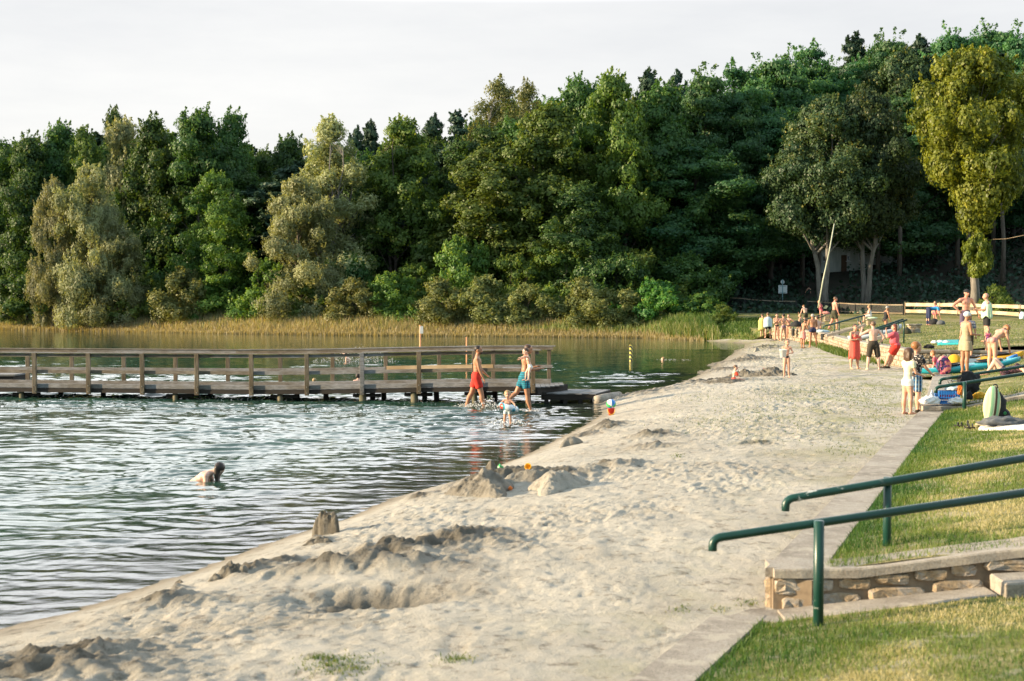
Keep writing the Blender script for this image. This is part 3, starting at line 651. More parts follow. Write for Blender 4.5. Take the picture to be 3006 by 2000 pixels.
# rows that fill the depth of the wood
skx = [-120, 0, 130, 260, 350, 455, 560, 600, 660, 760, 850, 925, 1050, 1150, 1300, 1415, 1560, 1700, 1800, 1866, 1970, 2100, 2200, 2290, 2480]
sky_ = [340, 325, 300, 275, 280, 262, 300, 355, 325, 300, 300, 285, 265, 215, 195, 185, 175, 155, 140, 110, 95, 90, 85, 72, 80]
LM = [(-60, 'the trees left of the frame edge'), (12, 'the alder at the left edge'), (72, 'the low domed alder'), (135, 'the thin pointed alder'), (200, 'the round grey willow heads'), (270, 'the pale willow top'), (352, 'the lit alder right of the grey willow'), (455, 'the tallest left alder'), (538, 'the broad alder by the dip'),
 (600, 'the dip in the skyline'), (662, 'the small alder right of the dip'), (765, 'the golden willow'), (845, 'the pair of dark pines'), (925, 'the full green alder'), (1000, 'the pine beside the spruce'), (1052, 'the pointed spruce'), (1148, 'the pale olive birch'), (1212, 'the greyer birch'), (1330, 'the high middle alder'),
 (1415, 'the tallest lit middle crown'), (1492, 'the left pine spire'), (1556, 'the right pine spire'), (1620, 'the feathery robinia'), (1700, 'the robinia left of the sign'), (1790, 'the bright green robinia'), (1866, 'the robinia with the pointed tip'), (1970, 'the dark hill pine'), (2040, 'the robinia beside the hill pine'), (2120, 'the second hill pine'), (2200, 'the robinia above the linden'), (2290, 'the highest robinia'), (2380, 'the trees at the right edge')]
USEDL = {}
KW = {'alder': 'alder', 'pine': 'pine', 'robinia': 'robinia', 'maple': 'maple'}
def blab(key, ox, row):
    d, n = min((abs(ox - a), b) for a, b in LM); k = KW[''.join(c for c in key if c.isalpha())]
    l = 'dark %s %s %s' % (k, ('close behind', 'further back behind', 'in the last row behind')[row], n)
    if l in USEDL: l = 'second ' + l
    USEDL[l] = 1; return l
for row, (dy, drop) in enumerate(((12, 45), (24, 22), (38, 12))):
    for ox in np.arange(-140, 2500, 74 + row * 14):
        ox = ox + random.uniform(-18, 18); top = float(np.interp(ox, skx, sky_)) + drop + random.uniform(0, 26)
        Yf = float(np.interp(ox, [0, 780, 1530, 1800, 2357], [121, 112, 112, 116, 118])) + dy + random.uniform(-3, 3)
        if 1800 < ox < 2330 and row == 0: continue
        key = random.choice(['alder1', 'alder2', 'alder4', 'alder5', 'pine1'] if ox < 1550 else ['robinia1', 'robinia2', 'robinia2', 'pine2', 'maple1'])
        plant(key, ox, top, random.uniform(120, 160), Yf, blab(key, ox, row), 'background trees deep in the wood')
# trees by the fence on the right
plant('maple1', 1900, 222, 165, 113, 'dark maple with a grey green left side and a thick trunk, behind the leaning pole', 'old trees behind the fence')
plant('maple1', 1995, 200, 150, 114, 'dark maple with golden tips on top and a forked pale trunk', 'old trees behind the fence')
lin = plant('linden', 2248, 110, 178, 106, 'golden yellow linden lit by the low sun at the right', 'old trees behind the fence', rz=0.6)
me, _C = crown('sprout_mesh', 66, 4, 2.0, 0.1, env_round, 50, 0.7, 300, 0.24, tuft=0.6, flat=0.9); me.materials.append(M['linden'])
o = link('lower_foliage', me, None, lin); w_ = aty(*o2(2250, 640), 104.5); o.matrix_parent_inverse = (Matrix.Translation(lin.location) @ Matrix.Rotation(lin.rotation_euler.z, 4, 'Z') @ Matrix.Diagonal((*lin.scale, 1))).inverted(); o.location = w_; o.scale = (0.55, 0.55, 0.85)
# shrubs along the far shore
GS = 'shrubs along the far shore'
S = [
 ('shrub4', 60, 640, 170, 122, 'dark green bush low behind the reeds at the far left'),
 ('shrub2', 235, 625, 110, 119.5, 'olive sallow bush under the grey willow'),
 ('shrub4', 150, 630, 120, 121, 'dark bush between the far left bush and the olive sallow'),
 ('shrub1', 330, 650, 120, 118, 'light green bush right of the olive sallow'),
 ('shrub2', 420, 632, 120, 116, 'tall olive bush with upright shoots left of the dark gap'),
 ('shrub1', 520, 640, 130, 116, 'round leafy green bush in the middle of the left shore'),
 ('shrub1', 610, 610, 140, 115, 'tall lit leafy bush below the olive willow lobes'),
 ('shrub1', 690, 650, 110, 113, 'low green bush under the golden willow'),
 ('shrub4', 790, 600, 130, 115, 'dark green bush right below the golden willow'),
 ('shrub2', 815, 655, 110, 110, 'light olive bush left of the marker pole'),
 ('shrub1', 900, 640, 130, 111, 'yellow green bush behind the marker pole'),
 ('shrub2', 1010, 655, 110, 108, 'olive upright sallow right of the marker pole'),
 ('shrub1', 960, 620, 120, 113, 'taller green bush behind the olive upright sallow'),
 ('shrub2', 1120, 650, 120, 107, 'grey olive sallow in the middle of the shore'),
 ('shrub1', 1060, 560, 150, 112, 'high leafy bush under the wide yellow green alder'),
 ('shrub2', 1215, 668, 110, 106, 'low olive bush above the pale patch of reeds'),
 ('shrub1', 1180, 600, 130, 110, 'green bush between two olive sallows'),
 ('shrub2', 1340, 655, 130, 105, 'wide olive bush with thin upright twigs'),
 ('shrub1', 1290, 590, 150, 110, 'tall lit bush under the middle alders'),
 ('shrub2', 1440, 680, 110, 104, 'olive grass like bush left of the bright green bush'),
 ('shrub4', 1410, 600, 150, 109, 'dark green bush in the shade of the middle alders'),
 ('shrub3', 1505, 652, 120, 102.5, 'bright green bush with spiky shoots catching the sun'),
 ('shrub4', 1560, 690, 90, 103, 'dark low bush between the two bright green bushes'),
 ('shrub3', 1618, 684, 90, 101, 'smaller bright green bush at the right end of the shore'),
 ('shrub1', 1660, 712, 60, 98, 'low green clump of weeds beside the beach end'),
 ('shrub1', 1470, 590, 160, 111, 'leafy bush in deep shade behind the bright green bush'),
 ('shrub4', 1590, 600, 160, 113, 'black green bush behind the end of the netting fence'),
]
for a in S: plant(*(a[:1] + (a[1], a[2] - 12, a[3] * 0.85, a[4] - (1.5 if a[4] > 103 else 0)) + a[5:]), group=GS)
plant('shrub1', 2290, 655, 60, 104, 'leafy sprouts around the foot of the golden linden')
# ------------------------------------------------------------------ reeds: nobody could count them
def blades(name, XY, zb, hgt, wid, lean, mat, label, cat, rg, tint, kind='stuff'):
    n = len(XY); a = rg.random(n) * 6.283; dx = np.cos(a) * wid / 2; dy = np.sin(a) * wid / 2
    la = rg.random(n) * 6.283; lx = np.cos(la) * lean * hgt * rg.random(n); ly = np.sin(la) * lean * hgt * rg.random(n)
    x, y = XY[:, 0], XY[:, 1]
    v = np.stack([np.stack([x - dx, y - dy, zb], 1), np.stack([x + dx, y + dy, zb], 1),
                  np.stack([x + dx * .7 + lx * .35, y + dy * .7 + ly * .35, zb + hgt * .6], 1), np.stack([x + lx + dx * .1, y + ly + dy * .1, zb + hgt], 1),
                  np.stack([x - dx * .7 + lx * .35, y - dy * .7 + ly * .35, zb + hgt * .6], 1)], 1).reshape(-1, 3)
    f = (np.arange(n)[:, None] * 5 + np.array([[0, 1, 2, 4]])); f2 = (np.arange(n)[:, None] * 5 + np.array([[4, 2, 3, 3]]))
    me = bpy.data.meshes.new(name)
    faces4 = f.reshape(-1, 4); tri = f2[:, :3]
    M4 = len(faces4); M3 = len(tri)
    me.vertices.add(len(v)); me.vertices.foreach_set('co', v.astype(np.float32).ravel())
    me.loops.add(M4 * 4 + M3 * 3); me.loops.foreach_set('vertex_index', np.concatenate([faces4.ravel(), tri.ravel()]).astype(np.int32))
    me.polygons.add(M4 + M3); me.polygons.foreach_set('loop_start', np.concatenate([np.arange(0, M4 * 4, 4), M4 * 4 + np.arange(0, M3 * 3, 3)]).astype(np.int32))
    at = me.attributes.new('tint', 'FLOAT', 'POINT'); at.data.foreach_set('value', np.repeat(tint, 5).astype(np.float32))
    me.update(calc_edges=True)
    o = link(name, me, mat); props(o, label, cat, kind=kind); return o
rg = np.random.default_rng(5)
n = 90000; x = rg.uniform(-62, 12.6, n); d = rg.random(n) ** 1.3 * 6.0 - 1.2
y = np.interp(x, _fsx, _fsy) + d
dens = vnoise(x * 0.5, y * 0.6); keep = rg.random(n) < 0.45 + 0.8 * dens; x, y, d = x[keep], y[keep], d[keep]; n = len(x)
z = np.maximum(far_h(x, y), -0.1); hh = (0.55 + 0.14 * d) * rg.uniform(0.6, 1.1, n) * (0.75 + 0.5 * vnoise(x * 0.22 + 5, y * 0.3)) * np.interp(x, [-60, 8, 12.6], [1, 1, 0.75])
gp = vnoise(x * 0.12 + 30, y * 0.2)
tint = np.clip(rg.normal(0.55, 0.22, n) - 0.10 * (d < 0.3) + np.where((gp > 0.52) & (d > 0.5), 0.45, 0.0) + 0.08 * d, 0, 1)
blades('reeds', np.stack([x, y], 1), z, hh, rg.uniform(0.03, 0.06, n), 0.22, M['reed'], 'band of straw yellow and green reeds along the far water edge', 'reeds', rg, tint)
rg = np.random.default_rng(15)
n = 60000; x = rg.uniform(12, 62, n); y = rg.uniform(108, 160, n); ok = rg.random(n) < np.clip(vnoise(x * .35, y * .3) * 1.5 - .25, 0, 1) * np.interp(y, [108, 118, 160], [.35, 1, 1]); x, y = x[ok], y[ok]; n = len(x)
P = np.stack([x, y, np.maximum(far_h(x, y), 0) + rg.random(n) ** 1.5 * 1.3 * np.interp(y, [108, 125], [.35, 1])], 1)
v, f, t = leaf_cards(P, rnd_dir(n, rg), np.full(n, .26), rg, 1.5, np.clip(rg.normal(.3, .2, n), 0, 1))
o = link('undergrowth', np_mesh('undergrowth', v, f, tint=t), M['pine']); props(o, 'dark leafy undergrowth on the wooded slope behind the fence', 'undergrowth', kind='stuff')
for k in range(16):
    px = 2120 + k * 56 + random.uniform(-18, 18); Yt = random.uniform(119, 134); c_ = aty(px, 800, Yt); gz = ground_h(c_.x, Yt)
    if 2410 < px < 2560: Yt = 138
    o = MB().tube([(0, 0, -.3), (.1 * random.random(), 0, 4), (.3 * random.uniform(-1, 1), 0, 9), (.5 * random.uniform(-1, 1), 0, 14)], [.24, .18, .15, .1], 8).obj('bare_trunk', M['bark'], smooth=True); o.location = (PX_(px, Yt), Yt, ground_h(PX_(px, Yt), Yt))
    props(o, ('first', 'second', 'third', 'fourth', 'fifth', 'sixth', 'seventh', 'eighth', 'ninth', 'tenth', 'eleventh', 'twelfth', 'thirteenth', 'fourteenth', 'fifteenth', 'sixteenth')[k] + ' bare trunk from the left in the dark wood behind the fence', 'tree trunk', 'bare trunks in the dark wood')
#@@PIER
# ================================================================== pier
def pnear(px): return 44.35 - (px + 60) / 1625.0 * 2.35
def prise(px): return 0.17 * float(sstep(700, 1560, px))
def PX(px, Y): return (px - 1503.0) / F * Y
pier = empty('wooden_pier', (PX(780, 43), 44, 0)); props(pier, 'long weathered wooden pier with railings on both sides standing in the lake', 'pier')
def put(o):                                        # child in world coordinates
    o.matrix_parent_inverse = Matrix.Translation(-pier.location); return o
npx = [-220, -60, 102, 260, 418, 578, 738, 901, 1063, 1230, 1392, 1565]
fpx = [-228, -75, 80, 209, 362, 514, 668, 822, 976, 1132, 1289, 1448, 1612]
W_P = 1.85
for px in npx:
    y = pnear(px); r = prise(px); x = PX(px, y)
    put(MB().box((x, y - 0.08, (0.16 + 1.42) / 2 + r), (0.125, 0.10, 1.26), rz=random.uniform(-.03, .03)).obj('post', M['wood_grey'] if px == 1063 else M['wood_post'], pier, bevel=0.006))
    bo = MB()
    for zz in (0.24, 0.42): bo.lathe((x, y - 0.14, zz + r), [(0.018, -0.008), (0.018, 0.008)], 8, M=Matrix.Rotation(R(90), 3, 'X'))
    put(bo.obj('bolt', M['concrete'], pier))
for px in fpx:
    y = pnear(px) + W_P + 0.06; r = prise(px); x = PX(px, y)
    put(MB().box((x, y, (0.16 + 1.38) / 2 + r), (0.12, 0.10, 1.22), rz=random.uniform(-.03, .03)).obj('post', M['wood_post'], pier, bevel=0.006))
def runs(name, px0, px1, dy, z, w, h, mats, cuts=None, rot=0, rises=True, up=(0, 0, 1)):
    cuts = cuts or [px0 + (px1 - px0) * k / 4 for k in range(5)]
    for i in range(len(cuts) - 1):
        a, b_ = cuts[i], cuts[i + 1]; mb = MB(); n = 4
        for k in range(n):
            p, q = a + (b_ - a) * k / n, a + (b_ - a) * (k + 1) / n
            ya, yb = pnear(p) + dy, pnear(q) + dy
            A = Vector((PX(p, ya), ya, z + (prise(p) if rises else 0) + 0.0)); B = Vector((PX(q, yb), yb, z + (prise(q) if rises else 0)))
            if k == 0: A += (B - A).normalized() * 0.003
            mb.beam(A, B, w, h)
        put(mb.obj(name, mats[i % len(mats)], pier))
runs('top_rail', -240, 1582, -0.005, 1.35, 0.04, 0.09, [M['wood'], M['wood'], M['wood_grey'], M['wood']])
runs('rail_cap', -240, 1588, -0.045, 1.435, 0.16, 0.028, [M['wood_grey'], M['wood']], cuts=[-240, 420, 1063, 1588])
runs('top_rail', -240, 1624, W_P - 0.02, 1.41, 0.04, 0.09, [M['wood'], M['wood_grey'], M['wood'], M['wood']])
runs('rail_cap', -240, 1630, W_P + 0.02, 1.475, 0.16, 0.028, [M['wood'], M['wood_grey']], cuts=[-240, 700, 1630])
runs('middle_rail', -240, 1585, -0.005, 0.845, 0.04, 0.105, [M['wood'], M['wood'], M['wood_grey'], M['wood']], cuts=[-240, 260, 738, 1230, 1585])
runs('middle_rail', -240, 1132, W_P - 0.02, 0.83, 0.04, 0.11, [M['wood_grey']], cuts=[-240, 362, 976, 1132])
runs('middle_rail', 1134, 1448, W_P - 0.02, 0.85, 0.04, 0.11, [M['wood_new']], cuts=[1134, 1448])
runs('middle_rail', 1450, 1622, W_P - 0.02, 0.85, 0.04, 0.09, [M['wood_grey']], cuts=[1450, 1622])
runs('kerb_beam', -240, 1572, 0.04, 0.405, 0.12, 0.12, [M['wood_grey']], cuts=[-240, 260, 740, 1230, 1572])
runs('kerb_beam', -240, 1618, W_P - 0.12, 0.405, 0.12, 0.12, [M['wood_grey']], cuts=[-240, 520, 1180, 1618])
runs('edge_board', -240, 1572, -0.005, 0.265, 0.04, 0.13, [M['wood_dark']], cuts=[-240, 420, 1000, 1572])
runs('edge_board', -240, 1625, W_P, 0.22, 0.04, 0.17, [M['wood_dark']], cuts=[-240, 700, 1625])
dk = MB(); px = -240.0
while px < 1570:
    y = pnear(px); x = PX(px, y); r = prise(px); c_ = random.uniform(-.004, .004)
    dk.box((x + 0.03, y + W_P / 2 - 0.04, 0.318 + r + c_), (0.135, W_P - 0.05, 0.035), rz=0.06); px += 14.2
# wider end of the deck
for k in range(6):
    x0 = PX(1574, 41.95) + k * 0.145; dk.box((x0 + 0.07, 41.95 + (0.9 + k * 0.13), 0.487), (0.135, 1.75 - k * 0.13, 0.035), rz=0.0)
put(dk.obj('deck', M['wood_grey'], pier, bevel=0.004))
xe = PX(1574, 41.95)
put(MB().beam((xe + 0.02, 41.95, 0.38), (xe + 0.98, 43.7, 0.38), 0.05, 0.2).beam((xe - 0.3, 41.93, 0.40), (xe + 0.05, 41.93, 0.40), 0.05, 0.17).obj('edge_board', M['wood_dark'], pier))
for px in (60, 175, 300, 512, 615, 820, 870, 955, 1063, 1092, 1125, 1215, 1245, 1280, 1392, 1420, 1452, 1550):
    front = px in (60, 512, 820, 1063, 1215, 1392, 1550); y = pnear(px) + (0.12 if front else random.choice([0.9, W_P - 0.15])); x = PX(px, y)
    rr = 0.115 if px in (1063, 1215) else 0.085
    put(MB().tube([(x, y, -0.9), (x + .02, y, -0.1), (x, y, 0.22 + prise(px))], [rr * 1.05, rr, rr * 0.95], 12).obj('pile', M['pile'] if front else M['wood_dark'], pier, smooth=True))
    if front: put(MB().beam((x - 0.30, y + 0.1, 0.12 + prise(px)), (x + 0.55, y + 0.12, 0.12 + prise(px)), 0.12, 0.10).obj('cross_beam', M['wood_dark'], pier, bevel=0.01))
# low landing stage at its end
ld_ = empty('landing_stage', (PX(1680, 43.4), 43.4, 0.0)); props(ld_, 'low plank landing stage sloping from the pier end onto the sand', 'landing stage')
def putp(o, par): o.matrix_parent_inverse = par.matrix_basis.inverted() if False else Matrix.Translation(-par.location); return o
pl = MB(); N_ = 8
for k in range(N_):
    t0 = k / N_; t1 = (k + 1) / N_ - 0.012
    nl = lambda t: Vector((PX(1586 + (1751 - 1586) * t, 42.45), 42.45 - 0.0 * t, 0.30 - 0.03 * t)); fl = lambda t: Vector((PX(1628 + (1794 - 1628) * t, 44.3), 44.3, 0.30 - 0.03 * t))
    a, b_, c_, d_ = nl(t0), nl(t1), fl(t1), fl(t0); dz = Vector((0, 0, -0.035)); j = Vector((0, random.uniform(-.03, .03), random.uniform(-.006, .006)))
    pl.add([a + j, b_ + j, c_ + j, d_ + j, a + j + dz, b_ + j + dz, c_ + j + dz, d_ + j + dz], [(0, 1, 2, 3), (4, 7, 6, 5), (0, 4, 5, 1), (1, 5, 6, 2), (2, 6, 7, 3), (3, 7, 4, 0)])
putp(pl.obj('deck', M['wood_grey'], ld_), ld_)
for (ya, yb, xa, xb) in ((42.5, 42.5, PX(1590, 42.5), PX(1748, 42.5)), (44.2, 44.2, PX(1630, 44.2), PX(1790, 44.2)), (42.5, 44.2, PX(1748, 42.5), PX(1790, 44.2)), (42.5, 44.2, PX(1592, 42.5), PX(1632, 44.2))):
    putp(MB().beam((xa, ya, 0.17), (xb, yb, 0.17), 0.07, 0.17).obj('frame_beam', M['wood_dark'], ld_), ld_)
for px, yy_ in ((1604, 42.55), (1660, 42.55), (1704, 42.55), (1740, 42.6), (1650, 44.1), (1780, 44.1)):
    putp(MB().box((PX(px, yy_), yy_, -0.05), (0.13, 0.12, 0.32)).obj('leg', M['wood_dark'], ld_), ld_)
a = atz(1752, 1176, 0.10); b_ = a + Vector((0.75, 1.35, 0.02))
lg = MB().tube([a, a.lerp(b_, .3), a.lerp(b_, .7), b_], [0.15, 0.165, 0.16, 0.15], 16).obj('log', M['concrete'], None, smooth=True); props(lg, 'thick grey log lying on the sand beside the landing stage', 'log')
# floating raft, far left
a = atz(2, 1112, 0.1)
rf = empty('raft', (a.x, a.y, 0)); props(rf, 'dark low raft floating behind the pier at the left edge', 'raft')
rd = MB(); rd.box((-1.2, 0.9, 0.22), (3.4, 1.8, 0.06)); rd.obj('deck', M['wood_grey'], rf)
MB().box((-1.2, 0.9, 0.09), (3.3, 1.7, 0.2)).obj('float', M['wood_dark'], rf)
# marker poles in the water
def marker(px, ptop, pwl, rr, mat, label, sign=False):
    p = atz(px, pwl, 0); t = aty(px, ptop, p.y)
    r_ = empty('marker_pole', (p.x, p.y, 0)); props(r_, label, 'pole')
    MB().tube([(0, 0, -1.0), (0, 0, t.z)], rr, 10).obj('pole', mat, r_, smooth=True)
    if sign: MB().box((0.06, -rr - 0.012, t.z - 0.22), (0.16, 0.02, 0.34)).obj('sign_plate', M['white'], r_, bevel=0.005)
M['white'] = simple('white_paint', (0.78, 0.78, 0.76), (0.68, 0.68, 0.66), 8, 0.5)
M['orange'] = simple('orange_paint', (0.75, 0.36, 0.16), (0.6, 0.26, 0.12), 6, 0.6)
marker(1234, 955, 1063, 0.045, M['orange'], 'thin orange marker pole carrying a small white plate, behind the pier', True)
marker(1370, 990, 1066, 0.035, M['orange'], 'short thin orange pole behind the pier near the man in red shorts')
m, nt, b = newmat('spiral_stripes'); M['stripes'] = m
wv = nt.nodes.new('ShaderNodeTexWave'); wv.wave_type = 'BANDS'; wv.bands_direction = 'DIAGONAL'; wv.inputs['Scale'].default_value = 3.2
tcn = nt.nodes.new('ShaderNodeTexCoord'); nt.links.new(tcn.outputs['Object'], wv.inputs[0])
nt.links.new(ramp(nt, wv.outputs[0], [(0.5, (0.012, 0.012, 0.012)), (0.52, (0.62, 0.50, 0.09))], 'CONSTANT').outputs[0], b.inputs['Base Color'])
marker(1852, 1013, 1060, 0.075, M['stripes'], 'black and yellow striped pole in the water right of the pier')

# ================================================================== walls, kerbs, handrails
def stone_face(mb, x0, x1, y, zb, ztop_f, seedv, axis='x', row=0.2, depth=0.05, sgn=-1, path=None):
    """rounded irregular stones laid on a face; path maps distance to a point"""
    rg_ = random.Random(seedv); s_ = 0.0; Ltot = x1 - x0
    zrow = 0
    while True:
        s_ = rg_.uniform(-0.1, 0); h = row * rg_.uniform(0.85, 1.15); any_ = False
        while s_ < Ltot:
            w = rg_.uniform(0.8, 2.0) * row * 1.15
            a, b2 = max(s_ + 0.012, 0), min(s_ + w - 0.012, Ltot)
            if b2 - a > 0.05:
                mid = (a + b2) / 2; zt = ztop_f(x0 + mid); z0_ = zb(x0 + mid) + zrow; z1_ = min(z0_ + h - 0.02, zt)
                if z1_ - z0_ > 0.04:
                    any_ = True
                    P0, Nrm, Tn = path(x0 + mid)
                    cx, cz = 0, (z0_ + z1_) / 2; hw, hh_ = (b2 - a) / 2, (z1_ - z0_) / 2
                    n = 12; ring = []
                    for q in range(n):
                        th = 2 * math.pi * q / n; cc, ss = math.cos(th), math.sin(th)
                        ex = math.copysign(abs(cc) ** 0.45, cc) * hw * rg_.uniform(0.9, 1.02); ez = math.copysign(abs(ss) ** 0.45, ss) * hh_ * rg_.uniform(0.9, 1.02)
                        ring.append((ex, ez))
                    vs = []; dep = depth * rg_.uniform(0.5, 1.2)
                    for sc_, dd in ((1.0, -0.03), (0.98, dep * 0.6), (0.88, dep), (0.4, dep * 1.05)):
                        for ex, ez in ring:
                            p = P0 + Tn * (ex * sc_ + rg_.uniform(-.009, .009)) + Nrm * (dd + rg_.uniform(-.013, .013)); vs.append((p.x, p.y, cz + ez * sc_ + rg_.uniform(-.009, .009)))
                    fs = []
                    for l in range(3):
                        for q in range(n):
                            fs.append((l * n + q, l * n + (q + 1) % n, (l + 1) * n + (q + 1) % n, (l + 1) * n + q))
                    fs.append(tuple(3 * n + q for q in range(n)))
                    mb.add(vs, fs)
            s_ += w
        zrow += h
        if not any_ or zrow > 2: break
def wall(name, label, pts, ztop, zbot, cop_w, cop_t, over=0.05, row=0.2, seedv=1, cat='wall', inward=1):
    """pts: list of (x, y); the visible face is on the left of the direction of travel when inward=1"""
    P = [Vector((x, y, 0)) for x, y in pts]; root = empty(name, (P[0].x, P[0].y, 0)); props(root, label, cat)
    acc = [0]
    for i in range(len(P) - 1): acc.append(acc[-1] + (P[i + 1] - P[i]).length)
    def at_(s):
        s = min(max(s, 0), acc[-1] - 1e-4)
        for i in range(len(P) - 1):
            if s <= acc[i + 1]: break
        t = (s - acc[i]) / (acc[i + 1] - acc[i]); T_ = (P[i + 1] - P[i]).normalized()
        return P[i].lerp(P[i + 1], t), Vector((-T_.y, T_.x, 0)) * inward, T_
    n = max(2, int(acc[-1] / 0.25)); cw = MB(); mo_ = MB(); 
    def tz(s): p = at_(s)[0]; return ztop(p.x, p.y)
    def bz(s): p = at_(s)[0]; return zbot(p.x, p.y)
    vs = []; 
    for k in range(n + 1):
        s = acc[-1] * k / n; p, nr, _ = at_(s); t = tz(s); bb = bz(s) - 0.3
        j = random.uniform(-.006, .006)
        vs.append([p + nr * (over + j), t, bb])
    # coping
    for k in range(n + 1):
        s = acc[-1] * k / n; p, nr, _ = at_(s); t = tz(s); j = random.uniform(-.008, .008); j2 = random.uniform(-.006, .006)
        o_ = p + nr * (over + j); i_ = p - nr * cop_w; o2_ = p + nr * (over + j - 0.012)
        cw.v += [(o_.x, o_.y, t - 0.015 + j2), (o2_.x, o2_.y, t + j2), (i_.x, i_.y, t + j2), (i_.x, i_.y, t - cop_t), (o_.x, o_.y, t - cop_t)]
        pi = p - nr * (cop_w - 0.02)
        mo_.v += [(p.x, p.y, t - cop_t + 0.004), (pi.x, pi.y, t - cop_t + 0.004), (pi.x, pi.y, bz(s) - 0.3), (p.x, p.y, bz(s) - 0.3)]
    for k in range(n):
        for q in range(5): cw.f.append((k * 5 + q, k * 5 + (q + 1) % 5, (k + 1) * 5 + (q + 1) % 5, (k + 1) * 5 + q))
        for q in (1, 2, 3): mo_.f.append((k * 4 + q, k * 4 + (q + 1) % 4, (k + 1) * 4 + (q + 1) % 4, (k + 1) * 4 + q))
    cw.f += [(0, 1, 2, 3, 4), tuple(n * 5 + q for q in (4, 3, 2, 1, 0))]; mo_.f += [(0, 1, 2, 3), tuple(n * 4 + q for q in (3, 2, 1, 0))]
    putp(cw.obj('coping', M['concrete'], root), root); putp(mo_.obj('wall_core', M['mortar'], root), root)
    st = MB(); stone_face(st, 0, acc[-1], 0, lambda s: bz(s) - 0.12, lambda s: tz(s) - cop_t - 0.01, seedv, row=row, path=at_)
    if st.v: putp(st.obj('masonry', M['stone'], root), root)
    return root
LH = lambda x, y: float(lawn_h(x, y))
# nearest step wall: front face towards the camera
zc2 = lambda x, y: 0.838 + 0.127 * max(0.0, x - 3.15) + 0.004
wall('stone_wall', 'low fieldstone wall with a thick coping at the bottom right, rising to the right', [(9.5, 12.98), (2.40, 12.98)], zc2, lambda x, y: 0.44 + 0.11 * max(0, x - 2.6), 0.42, 0.085, 0.07, 0.27, 3)
# its side facing the beach runs away as a flush kerb
def kerb(name, label, P, w, z0, z1, th, mat=None, zl=None, cat='kerb'):
    mb = MB(); n = len(P); rows = []
    for i, (x, y) in enumerate(P):
        z = zl(x, y) if zl else z0
        mb.v += [(x, y, z - 0.012), (x + 0.012, y, z), (x + w, y - 0.0, z), (x + w, y, z - th), (x, y, z - th)]
    for k in range(n - 1):
        for q in range(5): mb.f.append((k * 5 + q, k * 5 + (q + 1) % 5, (k + 1) * 5 + (q + 1) % 5, (k + 1) * 5 + q))
    mb.f += [(0, 1, 2, 3, 4), tuple((n - 1) * 5 + q for q in (4, 3, 2, 1, 0))]
    o = mb.obj(name, mat or M['concrete']); props(o, label, cat); return o
def kline(y0, y1, n, dx=0.0): return [(float(xkerb(y)) + dx, float(y)) for y in np.linspace(y0, y1, n)]
kerb('kerb_slab', 'flat concrete kerb slab between the sand and the grass at the bottom edge', kline(7.6, 12.72, 20, 0.0), 0.50, 0.462, 0, 0.25)
kerb('kerb_slab', 'long flat concrete kerb strip running away above the low stone wall', kline(13.0, 30.64, 60, -0.04), 0.54, 0.779, 0, 0.09, zl=lambda x, y: float(np.interp(y, [13, 17, 30], [0.842, 0.82, 0.765])))
wall('stone_wall', 'beach side of the nearest stone wall, low stones under the long kerb strip', kline(13.03, 19.5, 24), lambda x, y: float(np.interp(y, [13, 17, 30], [0.842, 0.82, 0.765])) - 0.094, lambda x, y: 0.40, 0.40, 0.01, 0.0, 0.27, 13)
kerb('kerb_slab', 'concrete kerb strip the boy sits on, beyond the girl in yellow', [(8.90 + 0.315 * (y - 30.72), y) for y in np.linspace(30.72, 42.2, 30)], 0.62, 0.87, 0, 0.35)
# beam and narrow ramp in front of the nearest wall
bw = MB(); xs_ = np.linspace(2.42, 4.30, 12)
for x in xs_:
    z = 0.485 + 0.11 * (x - 2.42); bw.v += [(x, 12.50, z - 0.02), (x, 12.53, z), (x, 12.86, z), (x, 12.86, z - 0.35), (x, 12.50, z - 0.095), (x, 12.55, z - 0.11), (x, 12.55, z - 0.4)]
for k in range(11):
    for q in range(7): bw.f.append((k * 7 + q, k * 7 + (q + 1) % 7, (k + 1) * 7 + (q + 1) % 7, (k + 1) * 7 + q))
bw.f += [tuple(range(7)), tuple(11 * 7 + q for q in reversed(range(7)))]
rp = MB().add([(2.5, 12.5, 0.42), (9, 12.5, 1.1), (9, 13.0, 1.1), (2.5, 13.0, 0.42), (1.85, 12.6, 0.458), (2.5, 12.45, 0.458), (2.5, 13.0, 0.458), (2.2, 13.0, 0.458), (1.85, 12.6, 0.2), (2.5, 12.45, 0.2)], [(0, 1, 2, 3), (4, 5, 6, 7), (4, 8, 9, 5)]).obj('stair_ramp', M['concrete']); props(rp, kind='structure')
o = bw.obj('step_edge', M['concrete']); props(o, 'sloping concrete edge beam in front of the nearest stone wall', 'step edge')
b2_ = MB().box((5.9, 12.62, 0.66), (3.1, 0.45, 0.5), M=Matrix.Rotation(-0.06, 3, 'Y')).obj('step_edge', M['concrete'], bevel=0.015); props(b2_, 'pale lower step block at the right edge, after the sloping beam', 'step edge')
